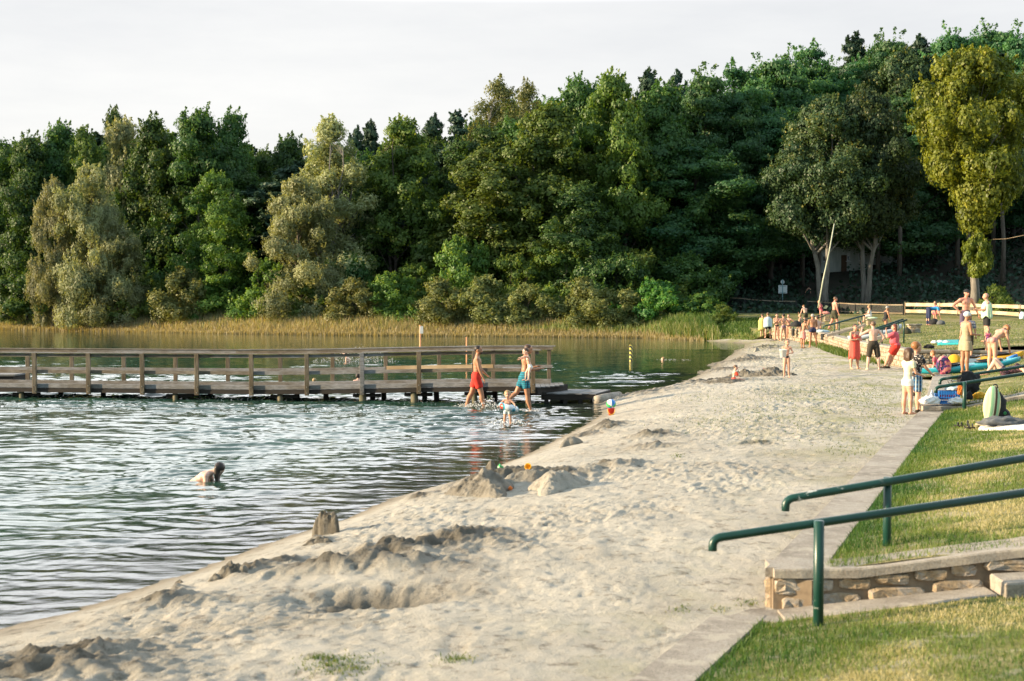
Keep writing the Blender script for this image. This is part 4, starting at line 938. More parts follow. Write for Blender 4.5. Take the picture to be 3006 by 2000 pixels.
# second wall, with bags on it
zc3 = lambda x, y: 0.872 + 0.19 * max(0.0, x - 9.75)
wall('stone_wall', 'thin stone edge under the blue basket, rising behind the striped bag', [(16.5, 30.70), (8.90, 30.70)], zc3, lambda x, y: 0.80 + 0.15 * max(0, x - 10.3), 0.45, 0.10, 0.05, 0.14, 5)
be = MB(); xs_ = np.linspace(10.1, 16, 20)
for x in xs_:
    z = 0.815 + 0.175 * (x - 10.1); be.v += [(x, 30.36, z - 0.02), (x, 30.38, z), (x, 30.60, z), (x, 30.60, z - 0.4), (x, 30.36, z - 0.4)]
for k in range(19):
    for q in range(5): be.f.append((k * 5 + q, k * 5 + (q + 1) % 5, (k + 1) * 5 + (q + 1) % 5, (k + 1) * 5 + q))
be.f += [tuple(range(5)), tuple(19 * 5 + q for q in reversed(range(5)))]
o = be.obj('step_edge', M['concrete']); props(o, 'sloping step edge beam behind the striped bag, below the stone edge', 'step edge')
# long retaining wall along the upper beach
kb = [(14.4, 51.0), (14.85, 58.0), (15.3, 64.7), (16.5, 75.2), (16.9, 84.0), (16.3, 89.0)]
zw = lambda x, y: float(np.interp(y, [50, 52, 65, 75, 84, 90], [1.21, 1.20, 1.10, 1.07, 1.02, 0.98]))
wall('stone_wall', 'long tan stone retaining wall along the upper beach behind the standing bathers', kb, zw, lambda x, y: 0.42, 0.45, 0.07, 0.03, 0.19, 8)
zw2 = lambda x, y: 1.21 + 0.0 * x
wall('stone_wall', 'shaded stone wall facing the camera behind the boy and the kayaks', [(24.0, 50.95), (14.46, 50.95)], zw2, lambda x, y: 0.5, 0.5, 0.09, 0.05, 0.19, 9)
# handrails
def handrail(label, pts, Y, rr, posts, prad, hookz=0.09):
    """pts: picture points from the hooked end; posts: (px, z of foot, extra height)"""
    W_ = [aty(px, py, Y) for px, py in pts]
    root = empty('handrail', (W_[0].x, Y, 0)); props(root, label, 'handrail')
    h0, b0, e0 = W_[0], W_[1], W_[-1]
    d = (e0 - b0).normalized(); path = [h0]
    c1 = Vector((h0.x, Y, b0.z)); 
    path = [h0, h0.lerp(c1, 0.35)]
    for t in (0.2, 0.4, 0.6, 0.8): 
        q0 = h0.lerp(c1, 0.35); q2 = b0 + d * 0.05; q1 = Vector((h0.x, Y, b0.z - 0.0))
        path.append(q0 * (1 - t) ** 2 + q1 * 2 * t * (1 - t) + q2 * t * t)
    path += [b0 + d * 0.05] + W_[2:]
    putp(MB().tube(path, rr, 16).obj('rail', M['green_paint'], root, smooth=True), root)
    for px, zf, dy in posts:
        x = PX(px, Y + dy); t = (x - b0.x) / (e0.x - b0.x); zt = b0.z + (e0.z - b0.z) * t
        top = zt + (0.035 if dy else -0.01)
        putp(MB().tube([(x, Y + dy, zf - 0.25), (x, Y + dy, top - 0.004), (x, Y + dy, top)], [prad, prad, prad * 0.8], 16).obj('post', M['green_paint'], root, smooth=True), root)
    return root
handrail('nearest dark green handrail with chipped paint, hooked end over the sand', [(2092, 1617), (2110, 1578), (3400, 1389)], 12.2, 0.038, [(2409, 0.48, -0.075), (3330, 0.8, 0)], 0.045)
handrail('second dark green handrail standing on the grass above the nearest stone wall', [(2306, 1500), (2324, 1463), (3400, 1278)], 13.9, 0.040, [(2610, 0.80, 0.07), (3300, 1.1, 0.07)], 0.040)
handrail('front dark green handrail in front of the blue basket, its post beside the striped bag', [(2747, 1154), (2757, 1136), (3300, 1053)], 30.2, 0.036, [(2834, 0.78, -0.07), (3200, 1.2, 0)], 0.042)
handrail('rear dark green handrail above the blue basket with a black bag hung on it', [(2759, 1129), (2768, 1113), (3300, 1029)], 31.7, 0.034, [(2842, 0.95, 0.05), (3200, 1.4, 0)], 0.036)
handrail('left handrail of the middle stairs on the lawn', [(2417, 965), (2422, 957), (2524, 929)], 72.5, 0.035, [(2449, 1.15, 0), (2519, 1.35, 0)], 0.03)
handrail('right handrail of the middle stairs on the lawn', [(2421, 960), (2430, 956), (2540, 926)], 71.0, 0.035, [(2464, 1.15, 0), (2530, 1.38, 0)], 0.03)
handrail('left handrail beside the woman in the dark swimsuit', [(2560, 972), (2566, 966), (2652, 937)], 60.0, 0.035, [(2575, 1.2, 0), (2638, 1.38, 0)], 0.032)
handrail('right handrail of the stairs near the stone stool', [(2566, 976), (2574, 968), (2663, 939)], 58.5, 0.035, [(2590, 1.2, 0), (2654, 1.42, 0)], 0.032)
handrail('handrail on the farthest stairs at the left, behind the bathers', [(2322, 955), (2327, 948), (2416, 923)], 84.5, 0.035, [(2330, 1.0, 0), (2400, 1.25, 0)], 0.03)
handrail('second handrail on the farthest stairs', [(2329, 957), (2334, 951), (2424, 927)], 83.0, 0.035, [(2340, 1.0, 0), (2410, 1.25, 0)], 0.03)
def sidestep(label, px0, py0, px1, py1, Y):
    a = aty(px0, py0, Y); b_ = aty(px1, py1, Y); o = MB().beam(a, b_, 0.3, 0.13).obj('stair_string', M['concrete'], bevel=0.01); props(o, label, 'stair edge')
sidestep('stone edge of the middle stairs below the handrails', 2440, 978, 2540, 954, 73.0)
sidestep('second stone edge of the middle stairs', 2425, 986, 2536, 957, 70.5)
sidestep('stone edge of the stairs by the woman in the dark swimsuit', 2545, 1001, 2640, 976, 58.0)
sidestep('stone edge of the farthest stairs', 2345, 968, 2420, 948, 84.0)
# ================================================================== fences, sign, pole, house
M['iron'] = simple('black_iron', (0.022, 0.024, 0.022), (0.012, 0.013, 0.012), 9, 0.6)
M['rail_wood'] = woodmat('old_rail_wood', (0.40, 0.33, 0.24), (0.16, 0.13, 0.09), vs=(1, 8, 8))
def fence_pt(px):
    Yf = float(np.interp(px, [2080, 2400, 2650, 3006, 3200], [117, 112, 106, 98, 96])); x = PX(px, Yf); return Vector((x, Yf, float(lawn_h(x, Yf))))
def netfence(pa, pb, label):
    a = fence_pt(pa); root = empty('netting_fence', a); props(root, label, 'fence')
    n = max(1, int((pb - pa) / 47)); L0 = []
    for i in range(n + 1): L0.append(fence_pt(pa + (pb - pa) * i / n))
    for p in L0: putp(MB().box((p.x, p.y, p.z + 0.38), (0.13, 0.10, 0.95)).obj('post', M['iron'], root, bevel=0.01), root)
    for i in range(n):
        p, q = L0[i], L0[i + 1]
        for zz, w in ((0.74, 0.075), (0.12, 0.06)):
            putp(MB().beam(p + Vector((0, -0.04, zz + random.uniform(-.03, .03))), q + Vector((0, -0.04, zz + random.uniform(-.03, .03))), 0.05, w).obj('rail', M['rail_wood'], root), root)
        mb = MB(); Lg = (q - p).length; k = int(Lg / 0.13)
        for j in range(-4, k + 1):
            for s_ in (1, -1):
                u0 = j * 0.13; u1 = u0 + 0.56
                if s_ < 0: u0, u1 = u1, u0
                za, zb_ = 0.14, 0.70
                def cl(u, z, u2, z2):
                    if u < 0: z = z + (z2 - z) * (0 - u) / (u2 - u); u = 0
                    if u > Lg: z = z + (z2 - z) * (Lg - u) / (u2 - u); u = Lg
                    return u, z
                A = cl(u0, za, u1, zb_); B = cl(u1, zb_, u0, za)
                if abs(A[0] - B[0]) > 0.02 and abs(A[1] - B[1]) < 1:
                    d_ = (q - p).normalized(); mb.beam(p + d_ * A[0] + Vector((0, 0, A[1])), p + d_ * B[0] + Vector((0, 0, B[1])), 0.022, 0.028)
        # small spikes along the top
        for j in range(int(Lg / 0.2)):
            d_ = (q - p).normalized(); c_ = p + d_ * (j * 0.2 + 0.1) + Vector((0, 0, 0.78)); mb.beam(c_, c_ + Vector((0, 0, 0.13)), 0.03, 0.03, up=(0, 1, 0))
        putp(mb.obj('netting', M['iron'], root), root)
netfence(2085, 2337, 'left stretch of low dark netting fence behind the sign, up to the gap')
netfence(2370, 2652, 'right stretch of low dark netting fence, from the gap to the pale board fence')
M['board'] = woodmat('pale_fence_board', (0.66, 0.54, 0.40), (0.50, 0.38, 0.26))
a = fence_pt(2658); bf = empty('board_fence', a); props(bf, 'sunlit pale wooden fence of two wide boards at the right', 'fence')
pp = [2657, 2758, 2811, 2911, 2995, 3110]
for px in pp:
    p = fence_pt(px); putp(MB().tube([(p.x, p.y, p.z - 0.2), (p.x, p.y, p.z + 0.98)], 0.055, 8).obj('post', M['wood_post'], bf, smooth=True), bf)
for i in range(len(pp) - 1):
    p, q = fence_pt(pp[i]), fence_pt(pp[i + 1])
    for zz in (0.80, 0.30):
        putp(MB().beam(p + Vector((0.02, -0.08, zz + random.uniform(-.03, .03))), q + Vector((-0.02, -0.08, zz + random.uniform(-.03, .03))), 0.05, 0.24, jit=0.012).obj('board', M['board'], bf), bf)
# sign seen from behind
p = onground(2297, 910); sg = empty('sign_post', p); props(sg, 'blue grey sign post with a square board seen from behind', 'sign')
M['sign_back'] = simple('sign_back', (0.55, 0.60, 0.62), (0.48, 0.53, 0.55), 6, 0.5); M['blue_steel'] = simple('blue_steel', (0.16, 0.30, 0.34), (0.12, 0.24, 0.28), 8, 0.5)
k = p.y / F; MB().tube([(0, 0, -0.3), (0, 0, 90 * k)], 0.035, 10).obj('pole', M['blue_steel'], sg, smooth=True)
MB().box((0.02, 0.05, 60 * k), (26 * k, 0.03, 24 * k)).obj('board', M['sign_back'], sg, bevel=0.01)
for zz in (51, 69): MB().box((0.02, 0.018, zz * k), (18 * k, 0.03, 0.035)).obj('bracket', M['blue_steel'], sg)
MB().lathe((0, 0.05, 82 * k), [(0.0, -0.012), (5.6 * k, -0.012), (5.6 * k, 0.012), (0, 0.012)], 24, M=Matrix.Rotation(R(90), 3, 'X') @ Matrix.Diagonal((1, 1, 1)).to_3x3(), cap=False).obj('round_sign', M['sign_back'], sg)
# leaning pole
p = aty(2402, 904, 96.0); tp = aty(2449, 657, 96.5)
lp = MB().tube([p, p.lerp(tp, 0.33) + Vector((-0.03, 0, 0)), p.lerp(tp, 0.66) + Vector((0.02, 0, 0)), tp], [0.05, 0.047, 0.042, 0.035], 12).obj('leaning_pole', M['white'], smooth=True)
M['polegreen'] = simple('pale_green_pole', (0.56, 0.58, 0.45), (0.40, 0.42, 0.30), 2, 0.7); lp.data.materials[0] = M['polegreen']; props(lp, 'long pale pole leaning to the right in front of the dark maple', 'pole')
# house among the trees
M['plaster'] = simple('grey_plaster', (0.62, 0.63, 0.58), (0.42, 0.44, 0.40), 1.2, 0.9, detail=8, vscale=(3, 3, 0.6)); M['pane'] = simple('dark_pane', (0.03, 0.035, 0.035), (0.02, 0.02, 0.02), 3, 0.15)
M['roof'] = simple('dark_roof', (0.06, 0.05, 0.05), (0.035, 0.03, 0.03), 2, 0.8); M['door'] = simple('brown_door', (0.13, 0.065, 0.035), (0.09, 0.045, 0.02), 4, 0.7)
HY = 131.0; hx = lambda px: PX(px, HY); hz = lambda py: aty(1503, py, HY).z
hs = empty('house', (hx(2480), HY, hz(798))); props(hs, 'pale plastered house half hidden behind the maple trunks', 'house')
putp(MB().box(((hx(2405) + hx(2555)) / 2, HY + 3, (hz(798) + hz(725)) / 2 - 0.15), (hx(2555) - hx(2405), 6, hz(725) - hz(798) + 0.3)).obj('wall', M['plaster'], hs), hs)
putp(MB().box(((hx(2560) + hx(2668)) / 2, HY + 5, (hz(785) + hz(720)) / 2 - 0.4), (hx(2668) - hx(2556), 6, hz(720) - hz(785) + 0.9)).obj('wall', M['plaster'], hs), hs)
rz_ = hz(722); X0, X1 = hx(2398), hx(2562)
putp(MB().add([(X0, HY - 0.5, rz_), (X1, HY - 0.5, rz_), (X1, HY + 6.5, rz_), (X0, HY + 6.5, rz_), (X0, HY + 3, rz_ + 2.3), (X1, HY + 3, rz_ + 2.3)], [(0, 1, 5, 4), (2, 3, 4, 5), (0, 4, 3), (1, 2, 5), (0, 3, 2, 1)]).obj('roof', M['roof'], hs), hs)
for (a0, a1, b0, b1) in ((2412, 2424, 742, 768), (2484, 2494, 742, 766), (2519, 2535, 737, 765)):
    w = putp(MB().box(((hx(a0) + hx(a1)) / 2, HY - 0.02, (hz(b0) + hz(b1)) / 2), (hx(a1) - hx(a0), 0.08, hz(b0) - hz(b1))).obj('window', M['white'], hs), hs)
    pn = MB().box(((hx(a0) + hx(a1)) / 2, HY - 0.075, (hz(b0 + 9) + hz(b1)) / 2), (hx(a1) - hx(a0) - 0.14, 0.04, hz(b0 + 9) - hz(b1) - 0.12)).obj('pane', M['pane'], w); pn.matrix_parent_inverse = w.matrix_parent_inverse.copy() @ Matrix.Identity(4); pn.matrix_parent_inverse = Matrix.Identity(4)
    sl = MB().box(((hx(a0) + hx(a1)) / 2, HY - 0.10, hz(b1) - 0.05), (hx(a1) - hx(a0) + 0.2, 0.16, 0.07)).obj('sill', M['white'], w); sl.matrix_parent_inverse = Matrix.Identity(4)
putp(MB().box((hx(2476), HY - 0.02, (hz(760) + hz(798)) / 2 + 0.1), (0.5, 0.08, hz(745) - hz(798))).obj('door', M['door'], hs), hs)
# gravel path on the slope
PT = [(2300, 880), (2560, 875), (2640, 862), (2760, 848), (2900, 842)]
#@@PEOPLE
# ================================================================== people
def V3(*a): return Vector(a)
class SB:
    """soft body: overlapping rounded solids fused into one skin"""
    def __init__(s): s.mb = MB()
    def ell(s, c, r, ax=None, n=12):
        c = Vector(c); ax = ax or (V3(1, 0, 0), V3(0, 1, 0), V3(0, 0, 1)); m = n // 2
        vs = [c + ax[2] * r[2]]; fs = []
        for i in range(1, m):
            th = math.pi * i / m
            for k in range(n):
                ph = 2 * math.pi * k / n
                vs.append(c + ax[0] * (r[0] * math.sin(th) * math.cos(ph)) + ax[1] * (r[1] * math.sin(th) * math.sin(ph)) + ax[2] * (r[2] * math.cos(th)))
        vs.append(c - ax[2] * r[2]); e = len(vs) - 1
        for k in range(n): fs.append((0, 1 + k, 1 + (k + 1) % n))
        for i in range(m - 2):
            for k in range(n):
                a = 1 + i * n + k; b = 1 + i * n + (k + 1) % n; fs.append((a, a + n, b + n, b))
        o_ = 1 + (m - 2) * n
        for k in range(n): fs.append((e, o_ + (k + 1) % n, o_ + k))
        s.mb.add(vs, fs); return s
    def cap(s, a, b, ra, rb, flat=False):
        a, b = Vector(a), Vector(b); d = (b - a).normalized()
        if flat: s.mb.tube([a, a.lerp(b, .5), b], [ra, (ra + rb) / 2, rb], 12)
        else:
            s.mb.tube([a - d * ra * .95, a - d * ra * .7, a, a.lerp(b, .5), b, b + d * rb * .7, b + d * rb * .95], [ra * .3, ra * .72, ra, (ra + rb) / 2, rb, rb * .72, rb * .3], 12)
        return s
    def fuse(s, name, vox, it=3):
        me = s.mb.mesh('tmp'); o = bpy.data.objects.new('tmp', me); COL.objects.link(o)
        r_ = o.modifiers.new('r', 'REMESH'); r_.mode = 'VOXEL'; r_.voxel_size = vox; r_.use_smooth_shade = True
        sm = o.modifiers.new('s', 'SMOOTH'); sm.factor = 0.6; sm.iterations = it
        dg = bpy.context.evaluated_depsgraph_get(); dg.update()
        out = bpy.data.meshes.new_from_object(o.evaluated_get(dg)); out.name = name
        bpy.data.objects.remove(o); bpy.data.meshes.remove(me); 
        out.materials.clear(); return out
def skinmat(name, c, red=None):
    m, nt, b = newmat(name); n = noise(nt, 9, 4, 0.6); c2 = red or (c[0] * 0.92, c[1] * 0.78, c[2] * 0.74)
    nt.links.new(ramp(nt, n.outputs[0], [(0.35, c2), (0.65, c)]).outputs[0], b.inputs['Base Color'])
    b.inputs['Roughness'].default_value = 0.55; b.inputs['Subsurface Weight'].default_value = 0.12; b.inputs['Subsurface Radius'].default_value = (0.02, 0.008, 0.004); b.inputs['Subsurface Scale'].default_value = 1.0
    return m
M['skin'] = skinmat('skin', (0.60, 0.36, 0.25)); M['skin_pale'] = skinmat('pale_skin', (0.68, 0.46, 0.36)); M['skin_tan'] = skinmat('tanned_skin', (0.42, 0.225, 0.13)); M['skin_red'] = skinmat('sunburnt_skin', (0.62, 0.32, 0.23), (0.62, 0.24, 0.17))
def cloth(name, c, c2=None, scale=14, rough=0.85): return simple(name, c, c2 or tuple(x * 0.8 for x in c), scale, rough, 0.15)
for k_, c_ in dict(red=(0.62, 0.035, 0.02), black=(0.018, 0.018, 0.02), navy=(0.02, 0.03, 0.09), white=(0.80, 0.79, 0.75), coral=(0.80, 0.11, 0.08), brown=(0.045, 0.035, 0.022), pink=(0.70, 0.12, 0.16), yellow=(0.80, 0.70, 0.22),
                   ltblue=(0.62, 0.76, 0.80), teal=(0.02, 0.40, 0.45), mint=(0.60, 0.80, 0.55), beige=(0.42, 0.35, 0.22), cream=(0.80, 0.76, 0.52), blue=(0.02, 0.16, 0.50), sky=(0.03, 0.30, 0.62), olive=(0.055, 0.055, 0.03), orange=(0.85, 0.22, 0.03), rose=(0.72, 0.30, 0.26), green=(0.05, 0.22, 0.07), purple=(0.10, 0.07, 0.12), grey=(0.12, 0.13, 0.14), floatred=(0.85, 0.07, 0.03), gold=(0.80, 0.42, 0.02)).items():
    M[k_] = cloth(k_ + '_cloth', c_)
for k_, c_ in dict(h_dark=(0.03, 0.018, 0.012), h_brown=(0.09, 0.045, 0.022), h_blond=(0.45, 0.30, 0.13), h_grey=(0.50, 0.46, 0.42), h_red=(0.20, 0.05, 0.02), h_ginger=(0.38, 0.16, 0.05), h_short=(0.20, 0.12, 0.07)).items():
    M[k_] = simple(k_[2:] + '_hair', c_, tuple(x * 0.5 for x in c_), 30, 0.5, 0.4, vscale=(3, 3, 0.6))
M['eye'] = simple('eye', (0.03, 0.02, 0.015), None, 5, 0.2); M['lips'] = simple('lips', (0.45, 0.14, 0.11), None, 5, 0.5); M['brow'] = simple('brow', (0.10, 0.06, 0.035), None, 5, 0.7)
def checks(name, ca, cb, cc, scale):
    m, nt, b = newmat(name); tcn = nt.nodes.new('ShaderNodeTexCoord'); sp = nt.nodes.new('ShaderNodeSeparateXYZ'); nt.links.new(tcn.outputs['Object'], sp.inputs[0])
    def band(out, w):
        a = nt.nodes.new('ShaderNodeMath'); a.operation = 'MULTIPLY'; a.inputs[1].default_value = scale; nt.links.new(out, a.inputs[0])
        f = nt.nodes.new('ShaderNodeMath'); f.operation = 'FRACT'; nt.links.new(a.outputs[0], f.inputs[0])
        g = nt.nodes.new('ShaderNodeMath'); g.operation = 'LESS_THAN'; g.inputs[1].default_value = w; nt.links.new(f.outputs[0], g.inputs[0]); return g.outputs[0]
    c = mix(nt, ca, cb, band(sp.outputs[2], 0.4)); ad_ = nt.nodes.new('ShaderNodeMath'); nt.links.new(sp.outputs[0], ad_.inputs[0]); nt.links.new(sp.outputs[1], ad_.inputs[1])
    c = mix(nt, c, cc, band(ad_.outputs[0], 0.3)); nt.links.new(c, b.inputs['Base Color']); b.inputs['Roughness'].default_value = 0.85; return m
M['plaid_blue'] = checks('blue_plaid', (0.015, 0.05, 0.11), (0.03, 0.13, 0.28), (0.45, 0.55, 0.58), 11)
M['plaid_shirt'] = checks('plaid_shirt', (0.10, 0.13, 0.22), (0.55, 0.55, 0.56), (0.20, 0.16, 0.20), 10)
M['plaid_trunks'] = checks('teal_plaid', (0.01, 0.16, 0.24), (0.01, 0.30, 0.40), (0.015, 0.02, 0.03), 16)
M['stripes_bw'] = checks('striped_bikini', (0.08, 0.06, 0.14), (0.55, 0.40, 0.36), (0.30, 0.12, 0.16), 28)
def spots(name, ca, cb, scale, th=0.55, cc=None):
    m, nt, b = newmat(name); n = noise(nt, scale, 2, 0.5); st = [(th, ca), (th + 0.04, cb)]
    if cc: st.append((th + 0.14, cc))
    nt.links.new(ramp(nt, n.outputs[0], st).outputs[0], b.inputs['Base Color']); b.inputs['Roughness'].default_value = 0.85; return m
M['print_black'] = spots('black_print', (0.012, 0.012, 0.014), (0.55, 0.50, 0.46), 26, 0.56); M['galaxy'] = spots('galaxy_print', (0.02, 0.025, 0.09), (0.30, 0.04, 0.20), 7, 0.45, (0.75, 0.30, 0.22))
M['floral'] = spots('dark_floral', (0.02, 0.012, 0.02), (0.14, 0.06, 0.09), 30, 0.52); M['bikini_print'] = spots('bikini_print', (0.10, 0.03, 0.10), (0.55, 0.10, 0.12), 30, 0.5); M['swimprint'] = spots('child_swim_print', (0.05, 0.05, 0.25), (0.60, 0.10, 0.15), 18, 0.5)
AGE = dict(m=(.515, .305, .130, .112, .165, .140, 1.0), f=(.510, .300, .130, .098, .160, .135, 0.93), c=(.485, .295, .158, .092, .150, .128, 0.86), t=(.42, .32, .200, .095, .135, .11, 1.05))
def person(px, py, head_py, yaw, label, age='m', fat=1.0, skin='skin', hair=None, hairlen=0.0, torso=(0, .03, 1), head=(0, 0), armR=None, armL=None, legR=None, legL=None,
           wear=(), Y=None, zf=None, hold=None, vox=None, group=None, Hset=None, face=True, beard=False, shoes=None, twist=0.0, roll=0.0):
    lg, tl, hh, shw, ua, fa, bw_ = AGE[age]; f = fat
    DA = (V3(.13, .03, -1), V3(.05, .12, -1)); DL = (V3(.04, .0, -1), V3(.02, -.02, -1))
    armR, armL = armR or DA, armL or DA; legR, legL = legR or DL, legL or DL
    tu = V3(*torso).normalized(); tf = (V3(0, 1, 0) - tu * tu.y); tf = tf.normalized() if tf.length > 0.1 else V3(0, 0, -1); 
    if tu.y > 0.95: tf = V3(0, 0, -1)
    tr_ = tf.cross(tu)
    if twist: q = Quaternion(tu, R(twist)); tf = q @ tf; tr_ = q @ tr_
    p0 = V3(0, 0, 0); ax = (tr_, tf, tu)
    def T(x, y, z): return p0 + tr_ * x + tf * y + tu * z
    th, sh = lg * .5 - .01, lg * .5 - .025
    J = {}
    for sd, s_, leg in (('R', 1, legR), ('L', -1, legL)):
        hipj = V3(.048 * s_ * bw_ * min(f, 1.15), 0, -.012) ; d1 = V3(leg[0][0] * s_, leg[0][1], leg[0][2]).normalized(); d2 = V3(leg[1][0] * s_, leg[1][1], leg[1][2]).normalized()
        k_ = hipj + d1 * th; an = k_ + d2 * sh; fd = V3(leg[2][0] * s_, leg[2][1], leg[2][2]).normalized() if len(leg) > 2 else V3(.18 * s_, 1, -.05).normalized()
        J['hip' + sd], J['knee' + sd], J['ank' + sd], J['foot' + sd] = hipj, k_, an, fd
    for sd, s_, arm in (('R', 1, armR), ('L', -1, armL)):
        shj = T(shw * s_, 0, tl - .035); d1 = V3(arm[0][0] * s_, arm[0][1], arm[0][2]).normalized(); d2 = V3(arm[1][0] * s_, arm[1][1], arm[1][2]).normalized()
        J['sh' + sd] = shj; J['el' + sd] = shj + d1 * ua; J['wr' + sd] = J['el' + sd] + d2 * fa; J['hd' + sd] = d2
    neck = T(0, .0, tl); hd_u = (tu * .75 + V3(0, 0, .25) if tu.z > 0.5 else tu).normalized()
    qh = Quaternion(V3(0, 0, 1), R(head[0])); hf = qh @ (tf - hd_u * tf.dot(hd_u)).normalized(); hr = hf.cross(hd_u)
    qp = Quaternion(hr, R(head[1])); hf = qp @ hf; hd_u = qp @ hd_u
    hax = (hr, hf, hd_u); hc = neck + tu * .02 + hd_u * (hh * .5 + .012) + hf * .012
    J['head'] = hc
    zlow = min(min(J['ank' + q].z - .035 for q in 'RL'), -.07 if (legR[0][2] > -.3) else 9, -.07 if legL[0][2] > -.3 else 9)
    ztop = hc.z + hh * .5; ext = ztop - zlow
    # placement in the world
    if Y is None:
        g = onground(px, py) if zf is None else atz(px, py, zf)
    else: g = aty(px, py, Y)
    zf_ = g.z if zf is None else zf
    zt_ = aty(px, head_py, g.y).z if head_py is not None else None
    H = Hset or (zt_ - zf_) / ext
    if head_py is None: pass
    root_loc = V3(g.x, g.y, zf_ - zlow * H)
    yw = R(yaw); Rz = Matrix.Rotation(yw, 3, 'Z')
    vox = vox or max(0.010, 0.0105 * H)
    W = lambda v: v * H
    b = SB(); fe = age == 'f'
    S_ = lambda c, r, a=ax: b.ell(W(c), [q * H for q in r], a)
    S_(T(0, -.004, .005), (.082 * bw_ * min(f, 1.25) * (1.10 if fe else 1), .060 * f, .068)); S_(T(0, .008 * (f - 1) * 8, .10), (.070 * bw_ * f, .052 * f ** 1.5, .085)); S_(T(0, .004, .15), (.072 * bw_ * f, .055 * f, .08))
    S_(T(0, .0, .215), (.088 * bw_ * (1 + (f - 1) * .5), .060 * (1 + (f - 1) * .7), .085)); 
    for s_ in (1, -1): S_(T(.040 * s_ * f, -.030, -.02), (.045 * f, .042, .05)); S_(T(.045 * s_, -.02, .235), (.042, .038, .05)); S_(T(.042 * s_, .035 if not fe else .048 * f, .222 if not fe else .205), (.040, .026 if not fe else .034 * f, .030 if not fe else .034))
    b.cap(W(T(0, -.005, tl - .03)), W(neck + tu * .045 + hf * .004), .040 * H, .030 * H * (1.1 if age == 't' else 1))
    for sd, s_ in (('R', 1), ('L', -1)):
        b.cap(W(T(.02 * s_, -.005, tl - .02)), W(J['sh' + sd]), .036 * H, .034 * H * bw_ * (1 + (f - 1) * .4)); S_(J['sh' + sd], (.036 * bw_, .034, .036))
        af = (1 + (f - 1) * .5) * bw_
        b.cap(W(J['sh' + sd]), W(J['el' + sd]), .031 * H * af, .024 * H * af); m_ = J['el' + sd].lerp(J['wr' + sd], .3)
        b.cap(W(J['el' + sd]), W(m_), .024 * H * af, .0245 * H * af); b.cap(W(m_), W(J['wr' + sd]), .0235 * H * af, .0155 * H)
        b.cap(W(J['wr' + sd]), W(J['wr' + sd] + J['hd' + sd] * .035), .0150 * H, .019 * H)
        lf = (1 + (f - 1) * .6); J_h, J_k, J_a = J['hip' + sd], J['knee' + sd], J['ank' + sd]
        b.cap(W(J_h), W(J_k), .055 * H * lf, .035 * H * lf); c1 = J_h.lerp(J_k, .35); b.ell(W(c1), [.052 * H * lf] * 3)
        bk = (J_a - J_k).normalized(); back = (V3(0, -1, 0) - bk * (-bk.y)); back = back.normalized() if back.length > .1 else V3(0, 0, 1)
        b.ell(W(J_k), [.034 * H * lf] * 3); b.cap(W(J_k), W(J_k.lerp(J_a, .32) + back * .010), .033 * H * lf, .037 * H * lf); b.cap(W(J_k.lerp(J_a, .32) + back * .010), W(J_a), .036 * H * lf, .019 * H)
        fd = J['foot' + sd]; hl = J_a - fd * .022 + V3(0, 0, -.014) ; to = J_a + fd * .095 + V3(0, 0, -.022 if fd.z > -.3 else 0)
        b.cap(W(hl), W(J_a), .019 * H, .019 * H); b.cap(W(hl), W(J_a + fd * .05 + V3(0, 0, -.012)), .020 * H, .021 * H); b.cap(W(J_a + fd * .05 + V3(0, 0, -.014)), W(to), .020 * H, .013 * H)
    k_ = hh / .13; HC = lambda x, y, z: hc + hr * (x * k_) + hf * (y * k_) + hd_u * (z * k_)
    b.ell(W(HC(0, -.006, .012)), [.052 * k_ * H, .062 * k_ * H, .053 * k_ * H], hax); b.ell(W(HC(0, .014, -.022)), [.042 * k_ * H, .044 * k_ * H, .042 * k_ * H], hax); b.ell(W(HC(0, .034, -.046)), [.020 * k_ * H, .018 * k_ * H, .017 * k_ * H], hax)
    b.cap(W(HC(0, .050, .002)), W(HC(0, .064, -.014)), .006 * k_ * H, .010 * k_ * H)
    for s_ in (1, -1): b.ell(W(HC(.052 * s_, -.002, -.004)), [.006 * k_ * H, .012 * k_ * H, .017 * k_ * H], hax)
    me = b.fuse('person_body', vox, 3)
    me.materials.append(M[skin])
    # fingers, eyes and mouth join the same mesh
    ex = MB(); fi = 0
    for sd, s_ in (('R', 1), ('L', -1)):
        w_ = J['wr' + sd]; d = J['hd' + sd]; sp_ = d.cross(tf if abs(d.dot(tf)) < .9 else tu).normalized(); nrm = d.cross(sp_)
        cu = nrm * (-0.35 if nrm.dot(V3(-s_, 0, 0)) < 0 else 0.35)
        for q, (o_, ln) in enumerate(((-.0135, .036), (-.0045, .041), (.0045, .039), (.0135, .031))):
            a_ = w_ + d * .042 + sp_ * o_; m1 = a_ + (d + cu * .4).normalized() * ln * .5; e_ = m1 + (d + cu * 1.6).normalized() * ln * .5
            ex.tube([W(a_ - d * .02), W(a_), W(m1), W(e_)], [.0050 * H, .0052 * H, .0048 * H, .0036 * H], 6)
        tp_ = (-sp_ if (-sp_).dot(tf) > 0 else sp_)
        a_ = w_ + d * .018; ex.tube([W(a_), W(a_ + tp_ * .020 + d * .014), W(a_ + tp_ * .026 + d * .034)], [.0065 * H, .0058 * H, .0042 * H], 6)
    nfin = len(ex.f)
    es = SB()
    if face:
        for s_ in (1, -1): es.ell(W(HC(.019 * s_, .0475, .004)), [.0065 * k_ * H, .005 * k_ * H, .0040 * k_ * H], hax, 8)
    ne = len(es.mb.f)
